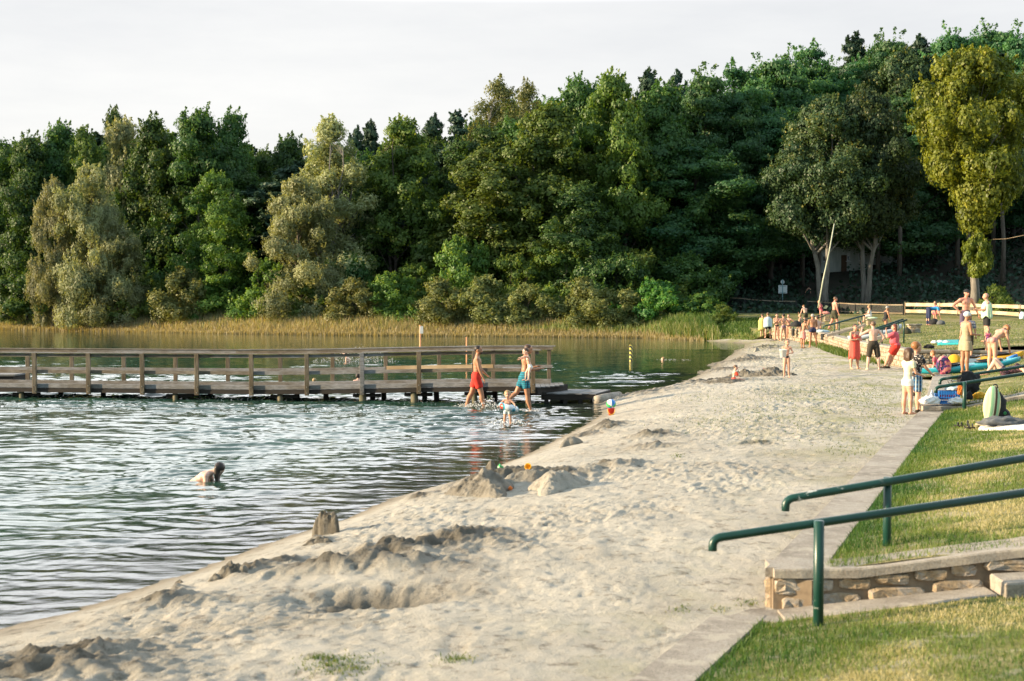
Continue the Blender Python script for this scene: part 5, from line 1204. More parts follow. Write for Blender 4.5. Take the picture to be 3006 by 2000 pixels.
    if face:
        for s_ in (1, -1): es.mb.tube([W(HC(.010 * s_, .053, .0135)), W(HC(.028 * s_, .047, .0145))], .0022 * k_ * H, 5)
        nb_ = len(es.mb.f); es.ell(W(HC(0, .0545, -.031)), [.013 * k_ * H, .005 * k_ * H, .0038 * k_ * H], hax, 8)
    else: nb_ = ne
    bm = bmesh.new(); bm.from_mesh(me); 
    for q in bm.faces: q.material_index = 0; q.smooth = True
    for src, mi in ((ex, lambda i: 0), (es.mb, lambda i: 1 if i < ne else (3 if i < nb_ else 2))):
        vs = [bm.verts.new(v) for v in src.v]
        for i, fc in enumerate(src.f):
            try: q = bm.faces.new([vs[j] for j in fc]); q.material_index = mi(i); q.smooth = True
            except ValueError: pass
    bm.to_mesh(me); bm.free()
    for n_ in ('eye', 'lips', 'brow'): me.materials.append(M[n_])
    o = bpy.data.objects.new('person', me); COL.objects.link(o); o.location = root_loc; o.rotation_euler = (0, R(roll), yw)
    props(o, label, 'person', group)
    vx = vox * 1.15
    if hair:
        hb = SB()
        hb.ell(W(HC(0, -.014, .020)), [.059 * k_ * H, .062 * k_ * H, .056 * k_ * H], hax)
        if hairlen == 0: hb = SB(); hb.ell(W(HC(0, -.013, .017)), [.0555 * k_ * H, .061 * k_ * H, .054 * k_ * H], hax)
        if hairlen > 0:
            dn = V3(0, 0, -1) if tu.z > .3 else V3(0, 0, -1)
            for q in (-1, -.35, .35, 1):
                a_ = HC(.036 * q, -.040 + .012 * abs(q), .0); m_ = a_ + dn * hairlen * .5 - hf * .006; hb.cap(W(a_), W(m_), .030 * k_ * H, .026 * k_ * H); hb.cap(W(m_), W(a_ + dn * hairlen + hr * .008 * q), .025 * k_ * H, .012 * k_ * H)
        elif hairlen < 0: hb.ell(W(HC(0, -.055, .045)), [.026 * k_ * H] * 3, hax)
        link('hair', hb.fuse('hair', vx, 2), M[hair], o)
    if beard:
        hb = SB(); hb.ell(W(HC(0, .030, -.038)), [.034 * k_ * H, .032 * k_ * H, .024 * k_ * H], hax); link('beard', hb.fuse('beard', vx, 2), M['h_dark'], o)
    for it in wear:
        kind, mat = it[0], it[1]; a1 = it[2] if len(it) > 2 else None; g_ = 1.0
        c = SB()
        def CE(cc, r, k=1.0): c.ell(W(cc), [q * H * k for q in r], ax)
        lf = (1 + (f - 1) * .6)
        if kind in ('shorts', 'trunks', 'brief', 'skirt', 'trousers'):
            inf = {'shorts': 1.13, 'trunks': 1.06, 'brief': 1.06, 'skirt': 1.15, 'trousers': 1.1}[kind]
            CE(T(0, -.004, .012), (.082 * bw_ * min(f, 1.25) * (1.10 if fe else 1), .060 * f, .058 if kind == 'brief' else .07), inf)
            if kind != 'brief': CE(T(0, .004 + .008 * (f - 1) * 6, .055), (.074 * bw_ * f, .054 * f ** 1.4, .035), inf)
            for s_ in (1, -1): CE(T(.040 * s_ * f, -.030, -.02), (.045 * f, .042, .05), inf)
            L_ = a1 if a1 is not None else {'shorts': .62, 'trunks': .22, 'brief': .0, 'skirt': .6, 'trousers': 1.0}[kind]
            for sd in 'RL':
                A_, B_ = J['hip' + sd], J['knee' + sd]
                if kind == 'brief': c.ell(W(A_.lerp(B_, .02)), [.054 * H * lf] * 3); continue
                loose = {'shorts': 1.10, 'trunks': 1.08, 'skirt': 1.3, 'trousers': 1.15}[kind]
                e_ = A_.lerp(B_, min(L_, 1.0)); c.ell(W(A_), [.056 * H * lf * loose * .98] * 3)
                c.cap(W(A_), W(e_), .056 * H * lf * loose, (.055 - .012 * min(L_, 1)) * H * lf * loose * (1.06 if kind == 'shorts' else 1.0), flat=True)
                if kind == 'trousers': c.cap(W(B_), W(B_.lerp(J['ank' + sd], .95)), .044 * H, .034 * H, flat=True); c.ell(W(B_), [.046 * H] * 3)
            nm = 'shorts' if kind in ('shorts', 'trunks') else ('trousers' if kind == 'trousers' else ('skirt' if kind == 'skirt' else 'swim_briefs'))
        elif kind in ('shirt', 'swimsuit', 'dress'):
            inf = 1.12 if kind != 'swimsuit' else 1.05
            lo = .0 if kind == 'shirt' else -.01
            CE(T(0, .004 + .008 * (f - 1) * 8, .10), (.074 * bw_ * f, .055 * f ** 1.5, .085), inf); CE(T(0, .004, .16), (.074 * bw_ * f, .057 * f, .08), inf); CE(T(0, 0, .215), (.088 * bw_ * (1 + (f - 1) * .5), .060 * (1 + (f - 1) * .7), .078), inf * .99)
            CE(T(0, -.004, .02), (.086 * bw_ * min(f, 1.25) * (1.08 if fe else 1), .062 * f, .055 if kind == 'shirt' else .065), inf)
            for s_ in (1, -1):
                CE(T(.042 * s_, .035 if not fe else .048 * f, .222 if not fe else .205), (.040, .028 if not fe else .036 * f, .034), 1.1); CE(T(.045 * s_, -.02, .235), (.042, .038, .05), 1.05)
                if kind != 'shirt' : CE(T(.040 * s_ * f, -.030, -.02), (.045 * f, .042, .05), 1.07)
            if kind == 'shirt':
                for sd in 'RL':
                    c.cap(W(T(.02 * (1 if sd == 'R' else -1), -.005, tl - .022)), W(J['sh' + sd]), .042 * H, .042 * H)
                    c.cap(W(J['sh' + sd]), W(J['sh' + sd].lerp(J['el' + sd], a1 or .55)), .040 * H * (1 + (f - 1) * .5), .038 * H * (1 + (f - 1) * .5), flat=True); c.ell(W(J['sh' + sd]), [.041 * H] * 3)
            if kind == 'swimsuit':
                for s_ in (1, -1): c.cap(W(T(.05 * s_, .04, .24)), W(T(.055 * s_, .0, tl + .012)), .014 * H, .013 * H); c.cap(W(T(.055 * s_, .0, tl + .012)), W(T(.045 * s_, -.05, .24)), .013 * H, .014 * H)
            if kind == 'dress':
                for sd in 'RL': c.cap(W(J['hip' + sd]), W(J['hip' + sd].lerp(J['knee' + sd], a1 or .6)), .072 * H * lf, .078 * H * lf, flat=True)
                CE(T(0, 0, -.06), (.10 * bw_ * f, .075 * f, .07))
            nm = {'shirt': 'shirt', 'swimsuit': 'swimsuit', 'dress': 'dress'}[kind]
        elif kind == 'bra':
            CE(T(0, 0, .205), (.092 * bw_ * (1 + (f - 1) * .5), .063 * (1 + (f - 1) * .7), .020))
            for s_ in (1, -1): CE(T(.042 * s_, .050 * f, .205), (.036, .036 * f, .033), 1.04); c.cap(W(T(.05 * s_, .045, .235)), W(T(.04 * s_, -.01, tl + .014)), .008 * H, .008 * H)
            nm = 'bikini_top'
        elif kind in ('cape', 'wrap', 'towelskirt'):      # towel draped around
            z0, z1 = {'cape': (tl - .005, -.12), 'wrap': (.235, -.33), 'towelskirt': (.03, -.30)}[kind]
            if a1 is not None: z1 = a1
            n = 40; mb = MB(); lv = 9
            for side in (0, 1):
                for i in range(lv):
                    t = i / (lv - 1); z = z0 + (z1 - z0) * t
                    if kind == 'cape': rx = (.055 + .105 * min(1, t * 4.5) ** .6) + .012 * t; ry = .055 + .040 * min(1, t * 4) + .015 * t
                    else: rx = (.100 * bw_ + .022 * t) * (1 + (f - 1) * .8); ry = (.076 + .022 * t) * f
                    rx -= side * .006; ry -= side * .006
                    for k in range(n):
                        a_ = 2 * math.pi * k / n; fo = 1 + (.05 * math.sin(a_ * 7 + 1.3) + .03 * math.sin(a_ * 11)) * t
                        zz = z + (.02 * math.sin(a_ * 3) + .012 * math.sin(a_ * 5 + 1)) * t
                        q = (T(0, 0, zz) if zz > 0 else V3(0, 0, zz)) + (tr_ if zz > 0 else V3(1, 0, 0)) * (rx * fo * math.cos(a_)) + (tf if zz > 0 else V3(0, 1, 0)) * (ry * fo * math.sin(a_))
                        mb.v.append(tuple(W(q)))
            for side in (0, 1):
                bs = side * lv * n
                for i in range(lv - 1):
                    for k in range(n):
                        a_ = bs + i * n + k; b_ = bs + i * n + (k + 1) % n; mb.f.append((a_, b_, b_ + n, a_ + n))
            for k in range(n):
                a_ = (lv - 1) * n + k; b_ = (lv - 1) * n + (k + 1) % n; mb.f.append((a_, b_, b_ + lv * n, a_ + lv * n)); mb.f.append((k, (k + 1) % n, (k + 1) % n + lv * n, k + lv * n))
            link('towel', mb.mesh('towel', True), M[mat], o); continue
        elif kind == 'cap':
            c.ell(W(HC(0, -.008, .026)), [.058 * k_ * H, .065 * k_ * H, .048 * k_ * H], hax); c.ell(W(HC(0, .06, .024)), [.040 * k_ * H, .036 * k_ * H, .007 * k_ * H], hax); nm = 'cap'
        elif kind == 'scarf':
            c.ell(W(HC(0, -.012, .022)), [.060 * k_ * H, .066 * k_ * H, .054 * k_ * H], hax); nm = 'head_scarf'
        elif kind == 'shoes':
            for sd in 'RL':
                fd = J['foot' + sd]; A_ = J['ank' + sd]; c.cap(W(A_ - fd * .025 + V3(0, 0, -.018)), W(A_ + fd * .095 + V3(0, 0, -.022)), .027 * H, .021 * H); c.cap(W(A_), W(A_ + V3(0, 0, -.02)), .026 * H, .027 * H)
            nm = 'shoes'
        elif kind == 'floats':
            for sd in 'RL':
                A_, B_ = J['sh' + sd], J['el' + sd]; c.cap(W(A_.lerp(B_, .45)), W(A_.lerp(B_, .95)), .060 * H, .060 * H)
            nm = 'arm_floats'
        link(nm, c.fuse(nm, vx, 2), M[mat], o)
    o['_h'] = H
    P_ = {k: root_loc + Rz @ (v * H) for k, v in J.items() if not k.startswith('foot') and not k.startswith('hd')}
    del o['_h']
    return o, P_, H
GB = 'bathers on the beach'; GL = 'people on the lawn'; GW = 'people in the water'
HIPS = (V3(.75, -.35, -.55), V3(-.75, .35, -.45)); FOLD = (V3(.25, .25, -.9), V3(-.85, .5, .12))
STR = dict(legR=(V3(.03, .42, -.9), V3(.02, .02, -1)), legL=(V3(.03, -.42, -.9), V3(.02, -.38, -.92)))
o, P1, H1 = person(1399, 1196, 1015, -90, 'bearded man in red shorts wading to the right past the pier', 'm', 1.16, 'skin_tan', 'h_dark', 0, (0, .05, 1), (-12, 0), beard=True,
    armR=(V3(.10, .22, -1), V3(.0, .40, -.9)), armL=(V3(.1, .25, -.95), V3(.05, .75, -.7)), legR=(V3(.03, .30, -.95), V3(.02, .22, -.97)), legL=(V3(.03, -.30, -.95), V3(.02, -.38, -.92)), wear=(('shorts', 'red', .66),), Y=41.1, zf=-0.12, group=GW)
o, P2, H2 = person(1539, 1203, 1012, -78, 'man in blue plaid trunks wading with a baby on his arm', 'm', 1.0, 'skin_tan', 'h_brown', 0, (0, .10, 1), (-20, -10),
    armR=(V3(.10, .15, -1), V3(-.1, .95, .10)), armL=(V3(.1, .30, -.9), V3(-.3, .9, .2)), legR=(V3(.04, .14, -1), V3(.02, .22, -1)), legL=(V3(.03, -.42, -.9), V3(.02, -.75, -.65)), wear=(('shorts', 'plaid_trunks', .62),), Y=39.6, zf=-0.06, group=GW)
person(1556, 1118, 1022, 100, 'baby in a white nappy carried against the wading man', 't', 1.0, 'skin_pale', 'h_brown', 0, (0, .25, 1), (10, -8), armR=(V3(.3, .6, -.2), V3(-.3, .9, -.3)), armL=(V3(.3, .7, .1), V3(-.2, .9, -.2)),
    legR=(V3(.25, .45, -.8), V3(.1, .1, -1)), legL=(V3(.45, .3, -.8), V3(.1, .1, -1)), wear=(('trunks', 'white', .12),), Y=P2['head'].y - 0.30, group=GW)
o, P3, H3 = person(1490, 1254, 1147, 172, 'small blond toddler standing in the shallows inside a blue swim ring', 't', 1.0, 'skin', 'h_blond', 0.03, (0, .02, 1), (8, -6), armR=(V3(.65, .25, -.6), V3(.25, .75, -.45)), armL=(V3(.65, .25, -.6), V3(.25, .75, -.45)),
    legR=(V3(.14, .02, -1), V3(.06, 0, -1)), legL=(V3(.14, .05, -1), V3(.04, -.05, -1)), wear=(('trunks', 'ltblue', .35),), zf=-0.06, group=GW)
person(548, 1455, None, -90, 'woman with long wet brown hair leaning forward in the water near the camera', 'f', 1.08, 'skin_pale', 'h_dark', 0.20, (0, .84, .52), (0, -14), armR=(V3(.25, .05, -1), V3(0, .2, -1)), armL=(V3(.2, .3, -1), V3(0, .2, -1)),
    legR=(V3(.05, -.9, -.45), V3(0, -1, -.2)), legL=(V3(.05, -.8, -.6), V3(0, -1, -.1)), Hset=1.68, zf=-0.50, Y=25.2, group=GW)
SW = dict(legR=(V3(.1, -.9, -.5), V3(0, -1, -.2)), legL=(V3(.1, -.9, -.5), V3(0, -1, -.2)))
def swimmer(px, ywl, label, yaw, hair, hl=0, up=0.9, sk='skin_pale', depth=1.28, H=1.5, arm=None):
    p = atz(px, ywl, 0); person(px, ywl, None, yaw, label, 'f', 1.0, sk, hair, hl, (0, .25, up), (0, 0), armR=arm, Hset=H, zf=-depth, Y=p.y, group=GW, vox=.02)
swimmer(1049, 1082, 'dark haired swimmer with a bun, head only above the water behind the pier', -60, 'h_dark', -1, depth=1.34)
swimmer(1052, 1121, 'black haired bather with bare shoulders behind the grey pier post', 10, 'h_dark', .06, depth=1.15)
swimmer(1074, 1119, 'bather with bare arm just right of the grey pier post', 60, 'h_brown', 0, depth=1.30)
swimmer(925, 1118, 'lone light haired head low in the water behind the pier', 20, 'h_blond', 0, depth=1.37)
swimmer(1956, 1057, 'swimmer alone to the right of the striped pole', 70, 'h_blond', 0, depth=1.32)
swimmer(1030, 1062, 'swimmer splashing far behind the pier', 80, 'h_brown', 0, up=.5, depth=0.98, arm=(V3(.4, .6, .8), V3(.1, .9, .2)))
# beach, far group
o, P4, H4 = person(2238, 992, 921, 10, 'person wrapped in a yellow towel, seen from behind', 'f', 1.05, 'skin', 'h_brown', 0, armR=(V3(.2, .3, -1), V3(-.5, .6, .3)), armL=(V3(.2, .3, -1), V3(-.5, .6, .3)), wear=(('cape', 'yellow', -.20),), group=GB, face=False)
person(2254, 992, 918, 5, 'man in black shorts with a pale blue towel over his shoulders', 'm', 1.0, 'skin', 'h_short', 0, armR=(V3(.2, .3, -1), V3(-.5, .6, .3)), armL=(V3(.2, .3, -1), V3(-.5, .6, .3)), legR=(V3(.16, 0, -1), V3(.06, 0, -1)), legL=(V3(.16, 0, -1), V3(.06, 0, -1)), wear=(('shorts', 'black', .7), ('cape', 'ltblue', -.10)), group=GB, face=False)
person(2280, 999, 921, 178, 'woman in black bikini bottoms facing the camera with hands at her chest', 'f', 1.05, 'skin', 'h_brown', -1, armR=(V3(.15, .2, -1), V3(-.6, .5, .5)), armL=(V3(.15, .2, -1), V3(-.6, .5, .5)), wear=(('brief', 'black'), ('bra', 'bikini_print')), group=GB)
person(2300, 1001, 922, 12, 'woman in striped bikini bottoms with hands on her hips, from behind', 'f', 1.1, 'skin', 'h_dark', -1, head=(18, 0), armR=HIPS, armL=HIPS, legR=(V3(.12, 0, -1), V3(.04, 0, -1)), legL=(V3(.16, 0, -1), V3(.06, 0, -1)), wear=(('brief', 'stripes_bw'), ('bra', 'red')), group=GB, face=False)
person(2315, 998, 923, 150, 'dark haired woman with a hand on her hip, right of the striped bikini', 'f', 1.1, 'skin', 'h_dark', 0, armR=HIPS, armL=HIPS, wear=(('brief', 'black'), ('bra', 'rose')), group=GB)
person(2350, 1004, 921, 60, 'woman holding an arm over her head beside the handrail', 'f', 1.0, 'skin', 'h_blond', 0, armR=(V3(.5, .4, .7), V3(-.8, .1, .5)), armL=(V3(.2, .1, -1), V3(0, .4, -1)), wear=(('swimsuit', 'beige'),), group=GB)
person(2357, 1023, 937, -62, 'girl in a red bikini with a rose towel around her waist', 'f', .95, 'skin_tan', 'h_brown', -1, (0, .18, 1), (0, -22), armR=(V3(.1, .4, -.9), V3(-.2, .8, .1)), armL=(V3(.1, .3, -.9), V3(-.2, .9, .1)), wear=(('bra', 'coral'), ('towelskirt', 'rose', -.20)), group=GB)
person(2385, 1020, 922, 3, 'man in black trunks with white hair and a red cloth on his shoulder', 'm', 1.04, 'skin_tan', 'h_grey', 0, armR=(V3(.15, .15, -1), V3(-.1, .8, -.3)), armL=(V3(.15, .25, -1), V3(-.2, .8, .5)), legR=(V3(.20, 0, -1), V3(.12, 0, -1)), legL=(V3(.08, 0, -1), V3(.03, 0, -1)), wear=(('trunks', 'navy', .26),), group=GB, face=False)
SIT = dict(legR=(V3(.12, .95, -.05), V3(.05, .1, -1)), legL=(V3(.12, .95, -.05), V3(.05, .1, -1)))
person(2401, 1003, 928, 22, 'seated man with a pale back leaning on one arm on the stone wall', 'm', 1.08, 'skin_pale', 'h_brown', 0, (0, .12, 1), (20, 0), armR=(V3(.2, .3, -.8), V3(0, .6, -.5)), armL=(V3(.2, .05, -1), V3(.02, -.05, -1)), wear=(('trunks', 'olive', .3),), group=GB, face=False, **SIT)
person(2365, 956, 896, 20, 'broad man in dark shorts bending forward on the lawn, back to the camera', 'm', 1.15, 'skin_pale', 'h_ginger', 0, (0, .45, 1), (25, -10), armR=(V3(.2, .3, -.9), V3(0, .5, -.9)), armL=(V3(.2, .3, -.9), V3(0, .5, -.9)), wear=(('shorts', 'olive', .6),), group=GL, face=False)
person(2410, 946, 882, 65, 'short haired woman in a pink swimsuit top with hands on hips', 'f', 1.2, 'skin_red', 'h_blond', 0, (0, .16, 1), (0, -22), armR=HIPS, armL=HIPS, wear=(('swimsuit', 'pink'),), group=GL)
person(2448, 968, 872, -78, 'shirtless man in dark olive shorts striding to the right', 'm', 1.1, 'skin_red', 'h_short', 0, (0, .06, 1), (0, -6), armR=(V3(.1, .15, -1), V3(0, .35, -1)), armL=(V3(.1, .1, -1), V3(0, .3, -1)), legR=(V3(.03, .32, -.95), V3(.02, -.05, -1)), legL=(V3(.03, -.12, -1), V3(.02, -.45, -.9)), wear=(('shorts', 'olive', .72),), group=GL)
o, P5, H5 = person(2553, 947, 896, 84, 'blond girl wrapped in a white towel sitting on a stone stool', 'f', .95, 'skin', 'h_blond', -1, (0, .05, 1), (0, -8), armR=(V3(.1, .25, -.9), V3(-.3, .8, -.3)), armL=(V3(.1, .25, -.9), V3(-.3, .8, -.3)), wear=(('wrap', 'white', -.03), ('skirt', 'white', .8)), group=GL, **SIT)
person(2531, 972, 943, 70, 'black haired child lying behind the grey boat, only the head showing', 'c', 1, 'skin', 'h_dark', 0, (0, .3, 1), group=GL, legR=(V3(.3, 1, .1), V3(0, 1, -.1)), legL=(V3(.3, 1, .1), V3(0, 1, -.1)), wear=(('brief', 'black'),), face=False)
o, P6, H6 = person(2598, 984, 899, -72, 'grey haired woman in a dark swimsuit climbing the stairs with a hand on the rail', 'f', 1.15, 'skin_tan', 'h_grey', 0, (0, .18, 1), (0, -5), armR=(V3(.1, .2, -1), V3(.05, .3, -.95)), armL=(V3(.2, .4, -.8), V3(0, .7, -.4)), legR=(V3(.03, .0, -1), V3(.02, -.02, -1)), legL=(V3(.03, .72, -.7), V3(.02, -.35, -.95)), wear=(('swimsuit', 'black'),), group=GL)
# beach, nearer group
person(2508, 1084, 952, -158, 'woman in a coral towel dress with folded arms and glasses', 'f', 1.2, 'skin', 'h_brown', -1, head=(-10, 0), armR=FOLD, armL=FOLD, legR=(V3(.10, 0, -1), V3(.05, 0, -1)), legL=(V3(.12, 0, -1), V3(.05, 0, -1)), wear=(('wrap', 'coral', -.29),), group=GB)
person(2563, 1087, 944, 2, 'bald man in long dark shorts, back to the camera, one hand on his hip', 'm', 1.16, 'skin_pale', 'h_short', 0, armR=(V3(.62, -.25, -.75), V3(-.55, .3, -.8)), armL=(V3(.85, .3, -.5), V3(-.35, .5, .8)), legR=(V3(.18, 0, -1), V3(.10, 0, -1)), legL=(V3(.16, 0, -1), V3(.10, 0, -1)), wear=(('shorts', 'brown', 1.0),), group=GB, face=False)
person(2630, 1083, 952, 62, 'large woman in a red shirt and red shorts leaning on the stone wall', 'f', 1.42, 'skin', 'h_red', .11, (0, .10, 1), (15, 5), armR=(V3(.25, .2, -.95), V3(.05, .5, -.8)), armL=(V3(.2, .7, -.4), V3(-.3, .2, 1)), legR=(V3(.10, .42, -.9), V3(.05, .35, -.95)), legL=(V3(.10, .55, -.8), V3(.05, .35, -.95)), wear=(('shorts', 'red', .75), ('shirt', 'pink', .85), ('shoes', 'brown')), group=GB)
o, P7, H7 = person(2309, 1108, 995, 172, 'boy in black swim briefs walking with a big white bucket', 'c', .95, 'skin', 'h_short', 0, head=(20, -12), armR=(V3(.25, .2, -.95), V3(-.2, .9, -.2)), armL=(V3(.45, .0, -.9), V3(-.75, .6, -.1)), legR=(V3(.08, .12, -1), V3(.02, -.12, -1)), legL=(V3(.05, .05, -1), V3(.03, -.02, -1)), wear=(('brief', 'black'),), group=GB)
person(2153, 1118, 1072, -80, 'small child with orange red arm floats sitting in a sand hole', 't', 1.0, 'skin_pale', 'h_short', 0, (0, .12, 1), (-12, -15), armR=(V3(.35, .45, -.7), V3(0, .6, -.7)), armL=(V3(.35, .3, -.8), V3(0, .6, -.7)), legR=(V3(.15, .98, .1), V3(0, 1, -.15)), legL=(V3(.15, .98, .1), V3(0, 1, -.15)), wear=(('trunks', 'coral', .4), ('floats', 'floatred')), group=GB)
person(2664, 1217, 1022, -62, 'girl in a pale yellow shirt and white shorts with long brown hair', 'c', .98, 'skin', 'h_brown', .15, head=(-8, -5), armR=(V3(.12, .30, -.95), V3(-.05, .95, -.30)), armL=(V3(.12, .3, -.95), V3(0, .9, -.3)), legR=(V3(.06, .06, -1), V3(.02, -.02, -1)), legL=(V3(.04, -.06, -1), V3(.02, -.02, -1)), wear=(('shorts', 'white', .28), ('shirt', 'cream', .45)), group=GB)
person(2684, 1211, 1003, -55, 'boy in a black printed shirt and blue plaid shorts, one knee up on the kerb', 'c', 1.22, 'skin', 'h_ginger', 0, (0, .06, 1), (-12, 0), armR=(V3(.15, .45, -.85), V3(.1, .75, -.6)), armL=(V3(.2, .6, -.75), V3(0, .8, -.6)), legR=(V3(.06, .0, -1), V3(.02, -.04, -1)), legL=(V3(.25, .95, -.12), V3(.1, -.35, -.95)), wear=(('shorts', 'plaid_blue', .85), ('shirt', 'print_black', .6), ('shoes', 'brown')), group=GB)
person(2751, 1100, 1030, 60, 'child with light brown hair crouching behind the galaxy backpack', 'c', 1.0, 'skin', 'h_ginger', .05, (0, .25, 1), (0, -10), legR=(V3(.3, .95, .35), V3(.05, -.4, -.9)), legL=(V3(.3, .95, .35), V3(.05, -.4, -.9)), wear=(('shirt', 'pink', .5), ('shorts', 'navy', .5)), group=GL)
# lawn, right
person(2834, 1006, 850, 186, 'shirtless man in a dark cap with a hand on his hip, facing the camera', 'm', 1.05, 'skin_red', 'h_dark', 0, head=(12, -4), armR=(V3(.75, -.2, -.6), V3(-.6, .2, -.6)), armL=(V3(.42, .1, -.9), V3(.32, .15, -.95)), wear=(('cap', 'black'), ('shorts', 'purple', .8)), group=GL)
person(2896, 1004, 861, 86, 'bald man in black shorts with a pale green towel round his shoulders', 'm', 1.08, 'skin', None, 0, head=(0, -3), armR=(V3(.1, .45, -.9), V3(-.1, .95, .1)), armL=(V3(.1, .45, -.9), V3(-.1, .95, .1)), wear=(('shorts', 'black', .75), ('cape', 'mint', -.03)), group=GL)
person(2842, 1052, 922, -10, 'man in a plaid shirt and dark shorts behind the woman in beige', 'm', 1.1, 'skin', 'h_dark', 0, armR=(V3(.22, .1, -1), V3(.12, .2, -1)), armL=(V3(.22, .1, -1), V3(.12, .2, -1)), wear=(('shorts', 'brown', .9), ('shirt', 'plaid_shirt', .8)), group=GL, face=False)
person(2833, 1096, 916, -72, 'elderly woman in a loose beige suit with a white head scarf', 'f', 1.05, 'skin_tan', 'h_grey', 0, (0, .04, 1), (0, -8), armR=(V3(.12, .10, -1), V3(-.1, .95, -.1)), armL=(V3(.12, .2, -1), V3(-.1, .9, -.1)), wear=(('dress', 'beige', .62), ('scarf', 'white')), group=GL)
person(2913, 1092, 962, -60, 'woman with long ginger hair bending over the kayaks in a rose bikini', 'f', 1.0, 'skin', 'h_ginger', .17, (0, .85, .62), (0, -30), armR=(V3(.1, .25, -1), V3(0, .2, -1)), armL=(V3(.1, .5, -.9), V3(0, .3, -1)), wear=(('brief', 'rose'), ('bra', 'rose')), group=GL, Hset=1.68)
person(2899, 1048, 960, 175, 'blond child in a printed swimsuit behind the bending woman', 'c', 1.0, 'skin', 'h_blond', 0, wear=(('swimsuit', 'swimprint'),), group=GL)
person(2950, 1106, 1042, 72, 'woman lying back with both knees raised and a dark floral skirt', 'f', 1.1, 'skin_pale', 'h_brown', .1, (0, -.95, .28), (0, 0), armR=(V3(.3, -.4, -.6), V3(.1, .3, -.6)), armL=(V3(.3, -.4, -.6), V3(.1, .3, -.6)), legR=(V3(.12, .55, .85), V3(.02, .55, -.85)), legL=(V3(.05, .62, .75), V3(.02, .55, -.85)), wear=(('trunks', 'floral', .45), ('swimsuit', 'floral')), Hset=1.68, group=GL)
person(2726, 956, None, -78, 'man in a blue shirt and dark trousers bending over a backpack', 'm', 1.0, 'skin', 'h_dark', 0, (0, .95, .12), (0, -25), armR=(V3(.1, .2, -1), V3(0, .25, -1)), armL=(V3(.1, .2, -1), V3(0, .25, -1)), legR=(V3(.08, -.06, -1), V3(.03, .0, -1)), legL=(V3(.08, -.02, -1), V3(.03, 0, -1)), wear=(('trousers', 'navy'), ('shirt', 'sky', .5)), Hset=1.75, group=GL)
person(2745, 948, 884, 140, 'long haired girl in a pink dress behind the bending man', 'c', 1.0, 'skin', 'h_brown', .12, wear=(('dress', 'pink', .5),), group=GL)
person(2374, 890, 839, 10, 'woman in a black swimsuit in the shade behind the fence gap', 'f', 1.3, 'skin', 'h_dark', 0, armL=(V3(.4, .1, -.8), V3(.2, .3, -.8)), wear=(('swimsuit', 'black'),), Y=122, group=GL, face=False, vox=.03)
person(2407, 888, 837, 10, 'man in a green shirt in the shade beside the leaning pole', 'm', 1.1, 'skin', 'h_dark', 0, wear=(('shirt', 'green', .6), ('shorts', 'black', .7)), Y=122, group=GL, face=False, vox=.03)
#@@STUFF
# ================================================================== things on the beach and lawn
from mathutils import noise as mn
def plastic(name, c, rough=0.35): 
    m, nt, b = newmat(name); b.inputs['Base Color'].default_value = (*c, 1); b.inputs['Roughness'].default_value = rough; return m
for k_, c_ in dict(p_white=(.8, .8, .78), p_red=(.62, .04, .025), p_blue=(.03, .22, .62), p_green=(.05, .42, .12), p_yellow=(.85, .50, .05), p_turq=(.02, .36, .42), p_black=(.015, .015, .017), p_orange=(.75, .20, .04), p_silver=(.45, .50, .56), p_amber=(.30, .10, .01)).items(): M[k_] = plastic(k_, c_)
def blob(name, c, r, mat, label=None, cat=None, amp=0.25, freq=2.5, parent=None, flatb=True, rz=0.0, seedv=0.0, fold=0.0, sub=4):
    bm = bmesh.new(); bmesh.ops.create_icosphere(bm, subdivisions=sub, radius=1.0)
    for v in bm.verts:
        n_ = v.co.normalized(); d = mn.fractal(n_ * freq + Vector((seedv, seedv * 2, 0)), 0.9, 2.0, 4) * amp + fold * abs(math.sin(n_.x * 5 + n_.y * 4 + 3 * mn.noise(n_ * 2 + Vector((seedv, 0, 0)))))
        v.co = n_ * (1 + d)
        if flatb and v.co.z < -0.25: v.co.z = -0.25 + (v.co.z + 0.25) * 0.15
        v.co = Vector((v.co.x * r[0], v.co.y * r[1], v.co.z * r[2] / 1.0))
    me = bpy.data.meshes.new(name); bm.to_mesh(me); bm.free(); me.polygons.foreach_set('use_smooth', np.ones(len(me.polygons), dtype=bool))
    o = link(name, me, mat, parent); o.location = c; o.rotation_euler = (0, 0, rz)
    if label: props(o, label, cat)
    return o
